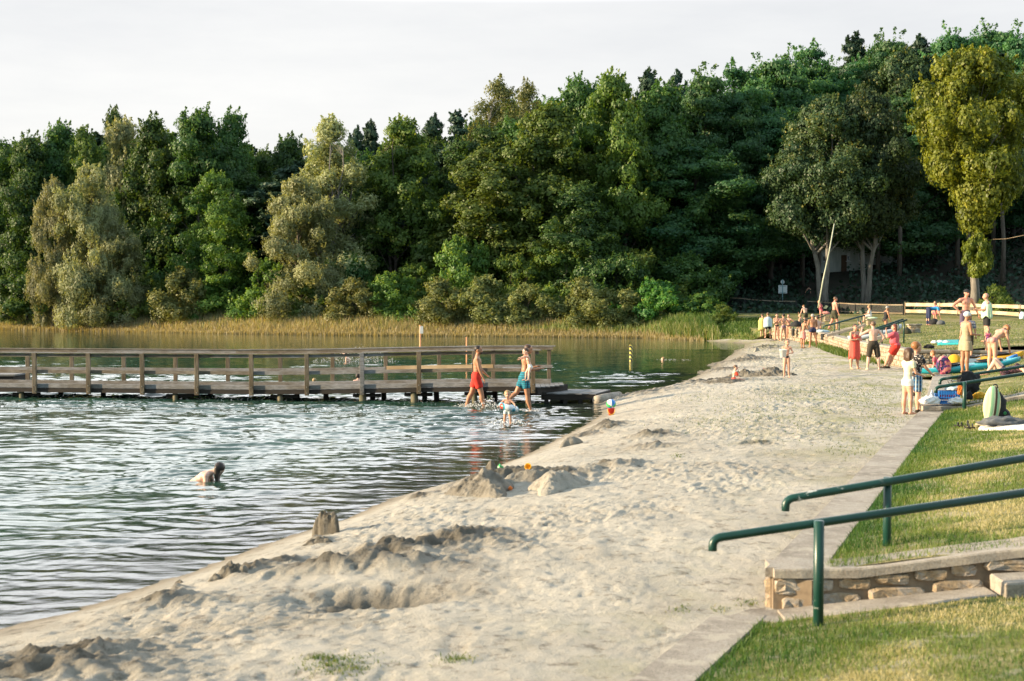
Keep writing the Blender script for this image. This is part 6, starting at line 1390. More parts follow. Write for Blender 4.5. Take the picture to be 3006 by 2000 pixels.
# ---- sand mounds
def sand_pile(ox, oy, w, h, label, d=None, rough=0.35, seedv=0, wetv=0.8, top=1.6, cat='sand mound', z=None):
    px, py = o2(ox, oy); p = onground(px, py); d = d or w * 0.9; n = 100
    xs = np.linspace(-1.75, 1.75, n); X, Y = np.meshgrid(xs, xs); r = np.hypot(X, Y)
    ang = np.arctan2(Y, X); r2 = r * (1 + 0.22 * np.sin(ang * 3 + seedv) + 0.12 * np.sin(ang * 5 + 2 * seedv))
    base = np.clip(1 - r2 ** top, 0, 1) ** (0.9)
    wx = X * w / 2; wy = Y * d / 2
    rough = rough * 0.62; Z = h * base * (1 + rough * fbm(X * 3 + seedv * 9, Y * 3, 4)) + h * rough * 0.35 * fbm(wx * 22 + 5, wy * 22 + seedv * 5, 3) * (base > 0.02) + 0.15 * h * rough * np.abs(fbm(X * 9, Y * 9 + seedv, 3))
    gx = p.x + wx; gy = p.y + wy; G = sand_h(gx, gy, False)
    Z = G - 0.01 + Z - 0.35 * sstep(0.95, 1.12, r2)
    me = grid_mesh('sand_mound', wx, wy, Z - p.z, extra={'tint': np.clip(np.full_like(X, wetv) * (0.6 + 0.8 * vnoise(X * 4 + seedv, Y * 4)), 0, 1), 'grassy': np.zeros_like(X)}, mask=r2 < 1.12)
    o = link('sand_mound', me, M['sand']); o.location = p; props(o, label, cat)
sand_pile(755, 1229, 0.30, 0.27, 'knobbly dark sand tower standing alone by the water edge', rough=0.5, seedv=1, top=5.5, wetv=0.95, d=0.28)
sand_pile(1112, 1135, 0.95, 0.30, 'largest dug heap of dark wet sand near the waterline', rough=0.7, seedv=2, wetv=0.7, top=1.3, d=1.3)
sand_pile(1130, 1086, 0.26, 0.20, 'small black peak of wet sand at the water edge behind the largest heap', rough=0.5, seedv=3, wetv=1.0)
sand_pile(1280, 1122, 0.85, 0.27, 'pale pointed sand heap right of the largest heap', rough=0.45, seedv=4, wetv=0.25, top=1.1, d=1.1)
sand_pile(1310, 1024, 0.42, 0.17, 'smooth grey sand dome', rough=0.12, seedv=5, wetv=0.55, top=1.9)
sand_pile(1400, 985, 0.42, 0.14, 'low rough hump of wet sand above the sand dome', rough=0.5, seedv=6, wetv=0.8)
sand_pile(1775, 866, 1.35, 0.30, 'high dark sand heap left of the boy with the bucket', rough=0.7, seedv=7, wetv=0.9, top=1.2, d=1.2)
sand_pile(1712, 868, 1.0, 0.26, 'dark sand heap right beside the child with arm floats', rough=0.7, seedv=8, wetv=1.0, top=1.2, d=0.9)
sand_pile(1672, 880, 1.3, 0.10, 'low dug rim of dark sand in front of the child with arm floats', rough=1.1, seedv=9, wetv=0.95, d=0.8)
sand_pile(1717, 822, 0.9, 0.16, 'grey sand hump behind the child with arm floats', rough=0.5, seedv=10, wetv=0.6)
sand_pile(1741, 809, 0.30, 0.24, 'small pointed sand cone near the far water edge', rough=0.3, seedv=11, wetv=0.3, top=0.9)
sand_pile(527, 1327, 0.36, 0.13, 'clumped wet sand lump left of the sand tower', rough=0.8, seedv=12, wetv=0.9)
sand_pile(735, 1253, 0.34, 0.09, 'flat dark sand lump just in front of the sand tower', rough=0.7, seedv=13, wetv=0.9)
sand_pile(413, 1343, 0.10, 0.05, 'tiny dark sand clod near the waterline on the left', rough=0.4, seedv=14, wetv=1.0)
# ---- ball on a red bucket
p = onground(1794, 1219); k = p.y / F
bk = empty('toy_bucket', p); props(bk, 'small red toy bucket with a yellow handle under the beach ball', 'bucket')
MB().lathe((0, 0, 0), [(0.0, 0.0), (7.5 * k, 0), (10.5 * k, 19 * k), (11.4 * k, 19 * k), (11.4 * k, 20.5 * k), (9.5 * k, 20.5 * k), (7 * k, 2 * k), (0, 2 * k)], 24, cap=False).obj('shell', M['p_red'], bk, smooth=True)
MB().tube([(-11 * k * math.cos(a), -0.012 - 10 * k * abs(math.sin(a)) * .4 - 8 * k, 18 * k - 15 * k * math.sin(a)) for a in np.linspace(0, math.pi, 12)], 0.9 * k, 6).obj('handle', M['p_yellow'], bk, smooth=True)
bm = bmesh.new(); bmesh.ops.create_uvsphere(bm, u_segments=24, v_segments=16, radius=14.2 * k)
for f_ in bm.faces:
    c_ = f_.calc_center_median(); a_ = math.degrees(math.atan2(c_.y, c_.x)) % 360; f_.material_index = int(a_ // 60) % 3; f_.smooth = True
me = bpy.data.meshes.new('beach_ball'); bm.to_mesh(me); bm.free()
bl = link('beach_ball', me, [M['p_white'], M['p_blue'], M['p_green']]); bl.location = p + Vector((0, 0, 33 * k)); bl.rotation_euler = (R(60), R(-25), R(200)); props(bl, 'blue, green and white beach ball resting on the red toy bucket', 'ball')
# white bucket carried by the boy
c_ = aty(2299, 1038, P7['head'].y - 0.34); k = c_.y / F
wb = empty('bucket', c_ + Vector((0, 0, -12 * k))); props(wb, 'big white plastic bucket carried by the boy in black briefs', 'bucket')
MB().lathe((0, 0, 0), [(0, 0), (8.5 * k, 0), (11 * k, 22 * k), (12 * k, 22 * k), (12 * k, 23.5 * k), (10.4 * k, 23.5 * k), (8 * k, 1.5 * k), (0, 1.5 * k)], 24, cap=False).obj('shell', M['p_white'], wb, smooth=True)
# swim ring of the toddler
m, nt, b = newmat('ring_print'); n_ = noise(nt, 4.0, 1, 0.5); nt.links.new(ramp(nt, n_.outputs[0], [(0.40, (0.75, 0.80, 0.82)), (0.50, (0.10, 0.42, 0.62)), (0.58, (0.02, 0.20, 0.20)), (0.64, (0.62, 0.06, 0.03))], 'CONSTANT').outputs[0], b.inputs['Base Color']); b.inputs['Roughness'].default_value = 0.3; M['ring'] = m
cr_ = aty(1493, 1196, P3['head'].y); tor = MB(); R0, r0 = .185, .078; n1_, n2_ = 36, 14
for i in range(n1_):
    for j in range(n2_):
        a_, b_ = 2 * math.pi * i / n1_, 2 * math.pi * j / n2_; tor.v.append(((R0 + r0 * math.cos(b_)) * math.cos(a_), (R0 + r0 * math.cos(b_)) * math.sin(a_), r0 * math.sin(b_)))
        i2, j2 = (i + 1) % n1_, (j + 1) % n2_; tor.f.append((i * n2_ + j, i2 * n2_ + j, i2 * n2_ + j2, i * n2_ + j2))
o = tor.obj('swim_ring', M['ring'], smooth=True); o.location = cr_; o.rotation_euler = (R(14), R(6), R(70)); props(o, 'pale blue patterned swim ring around the toddler', 'swim ring')
# small toys
def toy(px, py, name, mat, label, s_=0.07, cat='toy'):
    p = onground(px, py); r_ = MB().lathe((0, 0, 0), [(0, 0), (s_ * .75, 0), (s_, s_ * 1.2), (s_ * 1.1, s_ * 1.2), (s_ * 1.1, s_ * 1.35), (s_ * .9, s_ * 1.35), (s_ * .7, .15 * s_), (0, .15 * s_)], 14, cap=False).obj(name, mat, smooth=True); r_.location = p; r_.rotation_euler = (R(70), 0, R(random.uniform(0, 360))); r_.location.z += s_ * .7; props(r_, label, cat)
toy(1476, 1384, 'toy_mould', M['p_green'], 'little bright green sand mould near the water edge', 0.055); toy(1554, 1379, 'toy_pail', M['gold'], 'small yellow orange toy pail lying on the sand', 0.05)
toy(1502, 1440, 'toy_shovel_cup', M['p_orange'], 'tiny orange toy in the hollow between the two largest sand heaps', 0.03)
p = onground(2243, 1089); bm = bmesh.new(); bmesh.ops.create_uvsphere(bm, u_segments=16, v_segments=10, radius=0.055); me = bpy.data.meshes.new('small_ball'); bm.to_mesh(me); bm.free(); o = link('small_ball', me, M['p_red']); o.location = p + Vector((0, 0, .05)); props(o, 'small red ball on the sand above the high dark sand heap', 'ball')
# ---- kayaks
def kayak(loc, L_, W_, Hh, rz, pitch, mat, label, inflatable=False, seatmat=None):
    r_ = empty('kayak', loc, rz); r_.rotation_euler = (0, pitch, rz); props(r_, label, 'kayak'); mb = MB(); n = 26; m_ = 16
    for i in range(n + 1):
        t = i / n * 2 - 1; w = W_ / 2 * max(0.03, (1 - abs(t) ** 2.4)) ** .8; h = Hh * (0.55 + 0.45 * (1 - abs(t) ** 2)) ; lift = 0.16 * Hh * abs(t) ** 3 * 3
        for j in range(m_):
            a_ = 2 * math.pi * j / m_; y = w * math.copysign(abs(math.cos(a_)) ** .8, math.cos(a_)); z = h * .5 * math.copysign(abs(math.sin(a_)) ** .9, math.sin(a_))
            if z > 0: z *= .55
            mb.v.append((t * L_ / 2, y, h * .5 + z + lift))
    for i in range(n):
        for j in range(m_): mb.f.append((i * m_ + j, i * m_ + (j + 1) % m_, (i + 1) * m_ + (j + 1) % m_, (i + 1) * m_ + j))
    mb.f += [tuple(range(m_)), tuple(n * m_ + j for j in reversed(range(m_)))]
    mb.obj('hull', mat, r_, smooth=True)
    for cx in (-.18 * L_, .2 * L_):
        q = [(cx + .42 * math.cos(a_), W_ * .30 * math.sin(a_), Hh * .80 + .02) for a_ in np.linspace(0, 2 * math.pi, 22)]
        MB().tube(q, .028, 6, cap=False).obj('cockpit_rim', M['p_black'], r_, smooth=True)
        MB().lathe((cx, 0, Hh * .775), [(0, .0), (.40 * 1, .0)], 20, M=Matrix.Diagonal((1, W_ * .7, 1)).to_3x3(), cap=False).obj('cockpit', seatmat or M['p_black'], r_)
    return r_
def K(px, py, z): return atz(px, py, z)
c_ = K(2895, 1083, 1.10); kayak(Vector((c_.x, 42.6, 0.92)), 3.3, .80, .32, R(6), R(-6), M['p_turq'], 'turquoise kayak with a black cockpit, nearest of the boats')
kayak(Vector((PX(2885, 44.3), 44.3, 1.02)), 2.7, .80, .36, R(3), R(-6), M['gold'], 'yellow orange kayak lying behind the turquoise one', seatmat=M['p_orange'])
blob('float_cushion', aty(2803, 1066, 43.4), (.24, .18, .27), M['gold'], 'rounded yellow inflatable cushion standing right of the galaxy backpack', 'cushion', amp=.08, flatb=False, sub=3)
a = aty(2846, 1060, 43.2); b_ = aty(2878, 1052, 43.2); pd = MB().tube([a, b_], .02, 8).box(a, (.42, .05, .14)).obj('paddle', M['p_silver']); props(pd, 'grey and white paddle lying across the yellow kayak', 'paddle')
a = aty(2956, 1054, 43.0); b_ = aty(2986, 1043, 43.0); pd = MB().tube([a, b_], .05, 12).obj('foam_noodle', M['p_blue'], smooth=True); props(pd, 'short blue foam roll on the turquoise kayak', 'foam roll')
# grey boat by the stairs
p = onground(2545, 992); kayak(Vector((p.x, 64.5, p.z + .05)), 2.6, .95, .42, R(8), R(-12), M['p_silver'], 'silver grey boat lying on the grass beside the stairs')
# ---- basket and bags on the kerb
def pt(px, py, z): return atz(px, py, z)
zb = .905; c0 = pt(2788, 1186, zb); bs = empty('laundry_basket', Vector((c0.x, c0.y + .18, zb)), 0.02); props(bs, 'blue plastic laundry basket full of clothes on the stone edge', 'basket')
bx = MB(); W0, D0, H0 = .46, .32, .27
for sx, sy, L_, ax_ in ((0, -1, W0, 0), (0, 1, W0, 0), (-1, 0, D0, 1), (1, 0, D0, 1)):
    n = 9
    for i in range(n + 1):
        t = -.5 + i / n; x, y = (t * L_, sy * D0 / 2) if ax_ == 0 else (sx * W0 / 2, t * L_)
        bx.beam((x * .9, y * .9, 0), (x, y, H0), .016 if ax_ == 0 else .012, .016)
    for zz, hh_ in ((.02, .05), (.135, .03), (H0 - .035, .075)):
        s_ = .9 + .1 * zz / H0
        if ax_ == 0: bx.box((0, sy * D0 / 2 * s_, zz), (W0 * s_, .014, hh_))
        else: bx.box((sx * W0 / 2 * s_, 0, zz), (.014, D0 * s_ - .03, hh_))
bx.box((0, 0, .012), (W0 * .88, D0 * .88, .012)); bx.obj('lattice', M['p_blue'], bs)
blob('clothes', (0, 0, .12), (.20, .13, .11), M['red'], parent=bs, amp=.3, seedv=4)
blob('folded_towel', aty(2798, 1142, c0.y + .15), (.17, .13, .07), M['ltblue'], 'white and pale blue towels heaped on top of the blue basket', 'towel', amp=.35, seedv=2)
blob('cloth', aty(2818, 1152, c0.y + .05), (.07, .07, .16), M['orange'], 'orange brown cloth hanging over the right end of the basket', 'cloth', amp=.35, seedv=3)
blob('plastic_bag', aty(2730, 1180, c0.y - .02), (.20, .14, .12), M['p_white'], 'translucent white plastic bag left of the blue basket', 'bag', amp=.35, freq=2.2, seedv=5, fold=.12)
blob('plastic_bag', aty(2808, 1180, c0.y - .10), (.17, .12, .09), M['p_white'], 'white plastic bag lying in front of the right end of the basket', 'bag', amp=.3, seedv=6, fold=.10)
bt = aty(2736, 1163, c0.y + .25); o = MB().lathe((0, 0, 0), [(0, 0), (.04, 0), (.04, .16), (.015, .20), (.015, .24), (0, .24)], 14).obj('bottle', M['p_white'], smooth=True); o.location = bt - Vector((0, 0, .1)); props(o, 'white bottle standing behind the left plastic bag', 'bottle')
blob('hanging_bag', aty(2845, 1124, 31.4), (.24, .13, .24), M['black'], 'black bag hanging from the rear handrail', 'bag', amp=.3, seedv=7, flatb=False)
blob('dark_cloth', aty(2846, 1167, 31.2), (.07, .07, .14), M['black'], 'black cloth bundle on the grass behind the handrail post', 'cloth', amp=.25, seedv=9)
blob('yellow_bag', aty(2876, 1166, 31.6), (.17, .13, .10), M['gold'], 'yellow bag behind the stone edge, left of the striped bag', 'bag', amp=.3, seedv=8)
# striped backpack
m, nt, b = newmat('green_cream_stripes'); tcn = nt.nodes.new('ShaderNodeTexCoord'); sp = nt.nodes.new('ShaderNodeSeparateXYZ'); nt.links.new(tcn.outputs['Object'], sp.inputs[0])
mr_ = nt.nodes.new('ShaderNodeMapRange'); mr_.inputs[1].default_value = -.16; mr_.inputs[2].default_value = .16; nt.links.new(sp.outputs[0], mr_.inputs[0])
nt.links.new(ramp(nt, mr_.outputs[0], [(0, (.70, .62, .34)), (.18, (.78, .72, .50)), (.30, (.30, .55, .30)), (.46, (.66, .68, .42)), (.54, (.10, .05, .03)), (.68, (.34, .58, .34)), (.86, (.74, .68, .40))], 'CONSTANT').outputs[0], b.inputs['Base Color']); b.inputs['Roughness'].default_value = .8; M['stripe_mat'] = m
p = onground(2905, 1243); sb_ = empty('striped_backpack', p, R(8)); props(sb_, 'tall backpack with green, cream and brown stripes standing on the grass', 'backpack'); sb_.rotation_euler = (0, R(6), R(8))
blob('panel', (-.02, -.05, .34), (.165, .09, .36), M['stripe_mat'], parent=sb_, amp=.04, flatb=False, sub=3)
blob('pack_body', (.15, .08, .28), (.17, .15, .30), M['black'], parent=sb_, amp=.18, flatb=False, seedv=3, sub=3)
blob('side_pocket', (.27, .02, .14), (.13, .12, .15), M['black'], parent=sb_, amp=.2, flatb=False, seedv=5, sub=3)
MB().tube([(.02 + .05 * math.cos(a_), -.02, .66 + .07 * math.sin(a_)) for a_ in np.linspace(0, math.pi, 8)], .012, 6).obj('handle', M['p_black'], sb_, smooth=True)
MB().tube([(.22 + .022 * math.cos(a_), -.115, .22 + .022 * math.sin(a_)) for a_ in np.linspace(0, 2 * math.pi, 12)], .006, 6).obj('clip', M['p_green'], sb_, smooth=True)
# sandals
def sandal(px, py, rz, label, mat=None):
    p = onground(px, py); r_ = empty('sandal', p, rz); props(r_, label, 'sandal', 'pairs of shoes on the grass')
    sl = MB(); prof = [(-.14, .03), (-.10, .042), (-.02, .036), (.06, .048), (.12, .045), (.155, .02)]
    top = [(x, w, .03) for x, w in prof] + [(x, -w, .03) for x, w in reversed(prof)]; n = len(top)
    sl.add(top + [(x, y, .004) for x, y, z in top], [tuple(range(n)), tuple(range(2 * n - 1, n - 1, -1))] + [(i, (i + 1) % n, n + (i + 1) % n, n + i) for i in range(n)]); sl.obj('sole', mat or M['wood_dark'], r_)
    st = MB()
    for x, hh_ in ((-.09, .09), (.02, .055), (.085, .05)): st.tube([(x, .042 * math.cos(a_), .03 + hh_ * math.sin(a_)) for a_ in np.linspace(0, math.pi, 9)], .011, 6)
    st.obj('strap', M['p_black'], r_, smooth=True)
sandal(2826, 1254, R(150), 'brown and black strap sandal on the grass, left one of the pair'); sandal(2858, 1259, R(170), 'brown and black strap sandal on the grass, right one of the pair')
def sheet(name, pxs, label, mat, cat, th=.02, dz=.015, wob=.02):
    P_ = [onground(a, b) for a, b in pxs]; n = 14; mb = MB()
    for lay in (1, 0):
        for i in range(n + 1):
            for j in range(n + 1):
                u_, v_ = i / n, j / n; q = P_[0].lerp(P_[1], u_).lerp(P_[3].lerp(P_[2], u_), v_)
                z = float(lawn_h(q.x, q.y)) if q.x > float(xkerb(q.y)) else q.z
                mb.v.append((q.x + .02 * mn.noise(Vector((i, j, 1))), q.y, z + dz + (th + wob * abs(mn.noise(Vector((q.x * 4, q.y * 4, 3)))) if lay else -.02)))
    N2 = (n + 1) ** 2
    for i in range(n):
        for j in range(n):
            a_ = i * (n + 1) + j; mb.f += [(a_, a_ + 1, a_ + n + 2, a_ + n + 1), (N2 + a_, N2 + a_ + n + 1, N2 + a_ + n + 2, N2 + a_ + 1)]
    for i in range(n):
        for a_, b_ in ((i, i + 1), (n * (n + 1) + i, n * (n + 1) + i + 1), (i * (n + 1), (i + 1) * (n + 1)), (i * (n + 1) + n, (i + 1) * (n + 1) + n)): mb.f.append((a_, b_, N2 + b_, N2 + a_))
    o = mb.obj(name, mat, smooth=True); props(o, label, cat); return o
sheet('towel', [(2872, 1266), (3060, 1264), (3060, 1244), (2885, 1248)], 'white towel spread on the grass under the grey jacket', M['white'], 'towel')
p = onground(2950, 1254); blob('jacket', p + Vector((0, 0, .07)), (.40, .20, .11), M['grey'], 'crumpled dark grey jacket on the white towel', 'jacket', amp=.35, seedv=11, fold=.1)
blob('scarf', onground(2905, 1254) + Vector((0, 0, .05)), (.20, .12, .05), M['beige'], 'crumpled beige scarf between the sandals and the jacket', 'cloth', amp=.4, seedv=12, fold=.15)
# galaxy backpack and things by the boy
p = K(2770, 1098, .88); gb = empty('patterned_backpack', p); props(gb, 'purple and dark blue galaxy print backpack on the kerb', 'backpack')
blob('pack_body', (0, 0, .25), (.22, .15, .29), M['galaxy'], parent=gb, amp=.08, flatb=False, sub=3); blob('front_pocket', (.02, -.12, .14), (.16, .07, .14), M['galaxy'], parent=gb, amp=.08, flatb=False, sub=3)
MB().tube([(-.14, -.12, .42), (-.20, -.16, .25), (-.16, -.14, .06)], .018, 6).obj('strap', M['p_black'], gb, smooth=True)
for i, (a_, b2) in enumerate(((2748, 1103), (2768, 1102))):
    p = K(a_, b2, .875); r_ = empty('shoe', p, R(20 + i * 30)); props(r_, ('left', 'right')[i] + ' shoe of the pair lying on the kerb beside the boy', 'shoe'); blob('upper', (0, 0, .045), (.14, .05, .05), M[('beige', 'pink')[i]], parent=r_, amp=.1, sub=3); MB().box((0, 0, .008), (.28, .09, .016)).obj('sole', M['p_white'], r_, bevel=.005)
# camp stool
c_ = aty(2804, 1118, 33.0); g_ = float(lawn_h(c_.x, c_.y)); cs = empty('camp_stool', Vector((c_.x, 33.0, g_))); props(cs, 'folding camp stool with a black tube frame and grey seat beside the rear handrail', 'stool')
for y in (-.16, .16):
    MB().tube([(-.14, y, 0), (.14, y, .40)], .012, 8).obj('leg', M['p_black'], cs, smooth=True); MB().tube([(.14, y, 0), (-.14, y, .40)], .012, 8).obj('leg', M['p_black'], cs, smooth=True)
MB().tube([(-.14, -.16, .40), (-.12, -.16, .46), (.12, -.16, .46), (.14, -.16, .40)], .012, 8).obj('top_bar', M['p_black'], cs, smooth=True); MB().box((0, 0, .395), (.28, .30, .012)).obj('seat', M['grey'], cs, bevel=.004)
# things on the lawn
p = onground(2670, 1026); blob('black_bag', Vector((p.x, 51.35, 1.21 + .08)), (.19, .14, .11), M['black'], 'black bag on the wall behind the woman in red', 'bag', amp=.3, seedv=14)
for i, (a_, b2, mt, lb) in enumerate(((2743, 1007, 'white', 'first white roll at the left end of the turquoise mat'), (2760, 1006, 'ltblue', 'pale blue crumpled towel on the turquoise mat'), (2778, 1007, 'white', 'second white roll in the middle of the turquoise mat'))): blob('rolled_towel', onground(a_, b2 + 4) + Vector((0, 0, .07)), (.13, .13, .09), M[mt], lb, 'towel', amp=.25, seedv=15 + i, sub=3)
sheet('mat', [(2752, 1015), (2816, 1013), (2816, 1002), (2752, 1004)], 'turquoise mat spread on the lawn behind the boy', M['teal'], 'mat', th=.05)
def stool(pxl, pxr, pt_, pb, label, top=True, cush=None):
    p = onground((pxl + pxr) / 2, pb); k = p.y / F; w = (pxr - pxl) * k; h = (pb - pt_) * k; r_ = empty('stone_stool', p); props(r_, label, 'stool')
    MB().box((0, 0, h - .04), (w, w * .8, .075)).obj('top_slab', M['concrete'], r_, bevel=.012)
    core = MB(); core.box((0, 0, h * .42 - .06), (w * .72, w * .6, h * .84)); core.obj('core', M['mortar'], r_)
    st = MB()
    for zz in np.arange(.02, h - .14, .13):
        for x in (-.22, .02, .24): st.box((x * w * 1.1, -w * .31, zz + .05), (w * .26, .05, .11), jit=.012); st.box((-w * .37, x * w * .8, zz + .05), (.05, w * .2, .11), jit=.012)
    st.obj('masonry', M['stone'], r_, bevel=.01)
stool(2663, 2703, 951, 978, 'stone stool with a slab top standing free on the lawn right of the stairs')
stool(2542, 2572, 936, 956, 'stone stool the girl in the white towel sits on'); p = onground(2560, 956); blob('cushion', aty(2562, 934, p.y), (.30, .22, .06), M['mint'], 'pale green cushion on the stone stool beside the girl', 'cushion', amp=.15, seedv=20, sub=3)
stool(2418, 2437, 922, 944, 'stone stool with a bag heap on it behind the striding man'); p = onground(2427, 944); blob('bag_heap', aty(2424, 920, p.y), (.28, .2, .13), M['rose'], 'pink and white bag heap on the stool behind the striding man', 'bag', amp=.35, seedv=21, sub=3)
blob('dark_backpack', onground(2742, 957) + Vector((0, 0, .16)), (.26, .18, .24), M['black'], 'black backpack held open by the bending man in blue', 'backpack', amp=.2, seedv=22, sub=3)
blob('grey_bag', onground(2762, 957) + Vector((0, 0, .13)), (.24, .18, .18), M['grey'], 'dark grey bag right of the black backpack on the lawn', 'bag', amp=.2, seedv=23, sub=3)
blob('dark_bag', onground(2660, 986) + Vector((0, 0, .16)), (.24, .18, .22), M['olive'], 'dark bag at the foot of the stairs beside the free stone stool', 'bag', amp=.25, seedv=24, sub=3)
blob('white_bag', onground(3001, 944) + Vector((0, 0, .25)), (.18, .18, .34), M['ltblue'], 'white patterned bag leaning on the board fence at the right edge', 'bag', amp=.3, seedv=25, sub=3)
blob('towel_heap', aty(2409, 974, 74.5), (.42, .25, .10), M['ltblue'], 'white and teal towel heap on the wall right of the seated man', 'towel', amp=.35, seedv=26, sub=3)
blob('black_bag', aty(2338, 955, 82.0), (.30, .25, .26), M['black'], 'round black bag under the farthest handrail', 'bag', amp=.2, seedv=27, sub=3)
for px, py, w, h, lb in ((2420, 989, .20, .33, 'dark metal plate on the long stone wall'), (2327, 976, .16, .40, 'dark opening plate in the long stone wall near its far end')):
    Yp = float(np.interp(px, [2327, 2420, 2493], [84.0, 75.2, 64.7])); q = aty(px, py, Yp); o = MB().box((float(xkerb(Yp)) - .09 if px > 2400 else q.x, Yp - .1, q.z), (.10, .5, h)).obj('wall_plate', M['iron']); props(o, lb, 'plate')
# overhead wire
a = aty(2840, 705, 108); b_ = aty(3080, 676, 96); o = MB().tube([a, a.lerp(b_, .5) + Vector((0, 0, -.25)), b_], .015, 5).obj('overhead_wire', M['rail_wood'], smooth=True); props(o, 'thin overhead wire crossing the linden trunk to the right edge', 'wire')
# ---- splashes
def splash(c, rad, h, n, label, seedv, dirx=0.3):
    rg_ = np.random.default_rng(seedv); mb = MB()
    for i in range(n):
        a_ = rg_.random() * 6.28; r_ = rad * rg_.random() ** .7; z = h * max(0, rg_.random() ** 1.4 * (1 - (r_ / rad) ** 1.5)) ; s_ = rg_.uniform(.004, .018) * (1 if z > .02 else rg_.uniform(.3, 1.0))
        x, y = c.x + r_ * math.cos(a_) * 1.3 + dirx * z, c.y + r_ * math.sin(a_)
        sx, sy, sz = (s_, s_, s_) if z > .02 else (s_ * 2.8, s_ * 1.4, s_ * .3)
        mb.add([(x + sx, y, z), (x, y + sy, z), (x - sx, y, z), (x, y - sy, z), (x, y, z + sz), (x, y, z - sz)], [(0, 1, 4), (1, 2, 4), (2, 3, 4), (3, 0, 4), (1, 0, 5), (2, 1, 5), (3, 2, 5), (0, 3, 5)])
    o = mb.obj('splash', M['foam'], smooth=True); props(o, label, 'splash', kind='stuff')
m, nt, b = newmat('white_water'); b.inputs['Base Color'].default_value = (.85, .87, .88, 1); b.inputs['Roughness'].default_value = .15; M['foam'] = m
f1 = P1['ankR']; f2 = P1['ankL']; w1 = P2['ankL']; t1 = P3['ankR']
splash(Vector((f1.x, f1.y - .1, 0)), .5, .30, 420, 'white water splashing at the front foot of the man in red shorts', 1); splash(Vector((f2.x, f2.y, 0)), .28, .10, 130, 'small splash at the rear foot of the man in red shorts', 2)
splash(Vector((P2['ankR'].x, P2['ankR'].y, 0)), .35, .10, 150, 'small splash at the front foot of the man carrying the baby', 3); splash(Vector((t1.x + .05, t1.y, 0)), .55, .16, 300, 'ring of splashing water around the toddler', 4)
q = atz(1030, 1062, 0); splash(Vector((q.x + .2, q.y, 0)), 1.6, .8, 900, 'big white splash of the swimmer far behind the pier', 5)
q = atz(1975, 1057, 0); splash(Vector((q.x, q.y, 0)), .7, .04, 60, 'thin white wake beside the swimmer right of the striped pole', 6)
q = atz(512, 1408, 0); splash(Vector((q.x, q.y, 0)), .12, .02, 22, 'small wake behind the woman swimming near the camera', 7)
# ---- grass blades, weeds, tufts
rg = np.random.default_rng(9)
n = 150000; y = 8.0 + 22.6 * rg.random(n) ** 1.7; x = xkerb(y) + 0.52 + rg.random(n) ** 1.2 * np.interp(y, [8, 13, 30], [4.2, 3.6, 6.0])
ok = ~((y > 12.45) & (y < 13.02)); x, y = x[ok], y[ok]
den = 0.35 + 0.9 * vnoise(x * 1.1, y * 0.9); ok = rg.random(len(x)) < den; x, y = x[ok], y[ok]; n = len(x)
gn_ = vnoise(x * 0.8 + 3, y * 0.6 + 7) * 0.6 + vnoise(x * 2.3, y * 2.0 + 4) * 0.4; near_edge = np.exp(-(x - xkerb(y) - .5) / 0.9)
tint = np.clip(rg.normal(0.30, 0.2, n) + 2.6 * (gn_ - 0.47) * (1 - 0.5 * near_edge) + 0.27 - 0.36 * near_edge + 0.17 * (x - xkerb(y) - 1.2), 0, 1)
blades('grass', np.stack([x, y], 1), lawn_h(x, y) - 0.004, rg.uniform(0.02, 0.065, n) * np.where(tint > .8, .7, 1.0) * (1 + .5 * near_edge), rg.uniform(0.004, 0.008, n) * np.interp(y, [8, 30], [1, 2.0]), 0.9, M['grassblade'], 'short green and dry tan lawn grass at the lower right', 'grass', rg, tint)
n = 60000; y = 30.8 + 62 * rg.random(n) ** 1.2; x = xkerb(y) + 0.6 + rg.random(n) * np.interp(y, [30, 95], [7, 22]); ok = (rg.random(n) < vnoise(x * .5, y * .35) * 1.3); x, y = x[ok], y[ok]; n = len(x)
blades('grass', np.stack([x, y], 1), lawn_h(x, y) - 0.01, rg.uniform(0.03, 0.09, n), rg.uniform(0.012, 0.03, n), 0.8, M['grassblade'], 'sparse dry lawn grass on the upper meadow', 'grass', rg, np.clip(rg.normal(.62, .28, n), 0, 1))
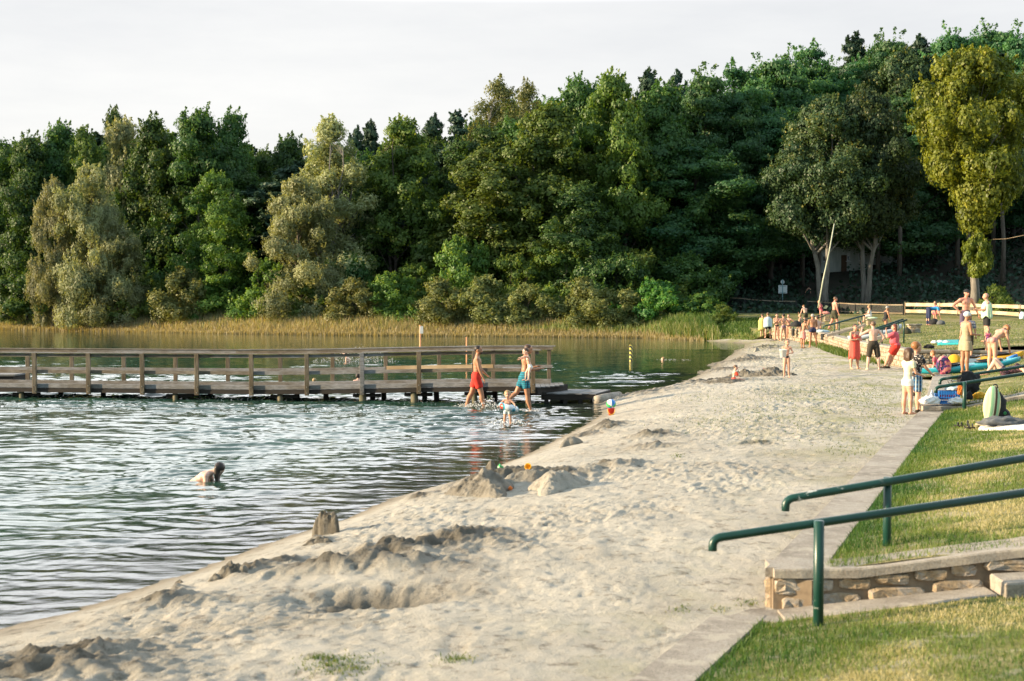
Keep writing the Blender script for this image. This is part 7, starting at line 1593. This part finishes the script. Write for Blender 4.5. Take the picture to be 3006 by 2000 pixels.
# tufts creeping over the sand
cx = []; 
for (px, py, w, h, m_) in ((2000, 1790, 40, 14, 60), (2110, 1790, 30, 10, 40), (2200, 1775, 50, 12, 70), (1000, 1950, 110, 30, 500), (950, 1925, 60, 12, 160), (1340, 1935, 60, 18, 160), (2150, 1245, 220, 50, 900), (2330, 1175, 200, 25, 700), (2480, 1170, 180, 35, 900), (2560, 1200, 120, 70, 1200), (2590, 1260, 90, 50, 600), (1990, 1365, 20, 10, 60), (2240, 1215, 200, 60, 700), (2050, 1170, 120, 20, 250), (2500, 1360, 130, 30, 350), (2350, 1290, 220, 50, 400), (2700, 1185, 30, 40, 600)):
    a_ = rg.normal(0, w * .5, m_); b_ = rg.normal(0, h * .5, m_)
    for q in range(m_):
        zz = 0.45; p = atz(px + a_[q], py + b_[q], zz)
        if p.x < float(xkerb(p.y)) - .02: cx.append((p.x, p.y))
cx = np.array(cx); n = len(cx)
blades('grass_tufts', cx, sand_h(cx[:, 0], cx[:, 1]) - .01, rg.uniform(.02, .05, n), rg.uniform(.006, .012, n) * np.interp(cx[:, 1], [12, 50], [1, 2.0]), 1.6, M['grassblade'], 'thin tufts of grass growing through the sand', 'grass', rg, np.clip(rg.normal(.55, .25, n), 0, 1))
n = 3500; y = rg.uniform(55, 80, n); y = np.where(rg.random(n) < .6, rg.normal(66, 3.0, n), y); x = xkerb(y) - rg.random(n) ** 2 * .6 - .05
blades('weeds', np.stack([x, y], 1), sand_h(x, y, False), rg.uniform(.08, .30, n), rg.uniform(.02, .04, n), .5, M['grassblade'], 'green weeds growing at the foot of the long stone wall', 'weeds', rg, np.clip(rg.normal(.4, .2, n), 0, 1))
# rank grass on the bank between the reeds and the beach
n = 16000; x = rg.uniform(10.5, 17.5, n); d = rg.random(n) ** 1.2 * 9; y = np.interp(x, _fsx, _fsy) + d
hh = np.where(x < 13.6, rg.uniform(.3, 1.0, n), rg.uniform(.06, .3, n)); y = np.where(x > 15.5, 90.5 + d, y)
blades('bank_grass', np.stack([x, y], 1), np.maximum(far_h(x, y), 0), hh, rg.uniform(.03, .06, n), .45, M['grassblade'], 'rank green and golden grass on the bank between reeds and beach', 'grass', rg, np.clip(rg.normal(.35, .2, n) + .35 * (d < 2.0), 0, 1))
#@@END
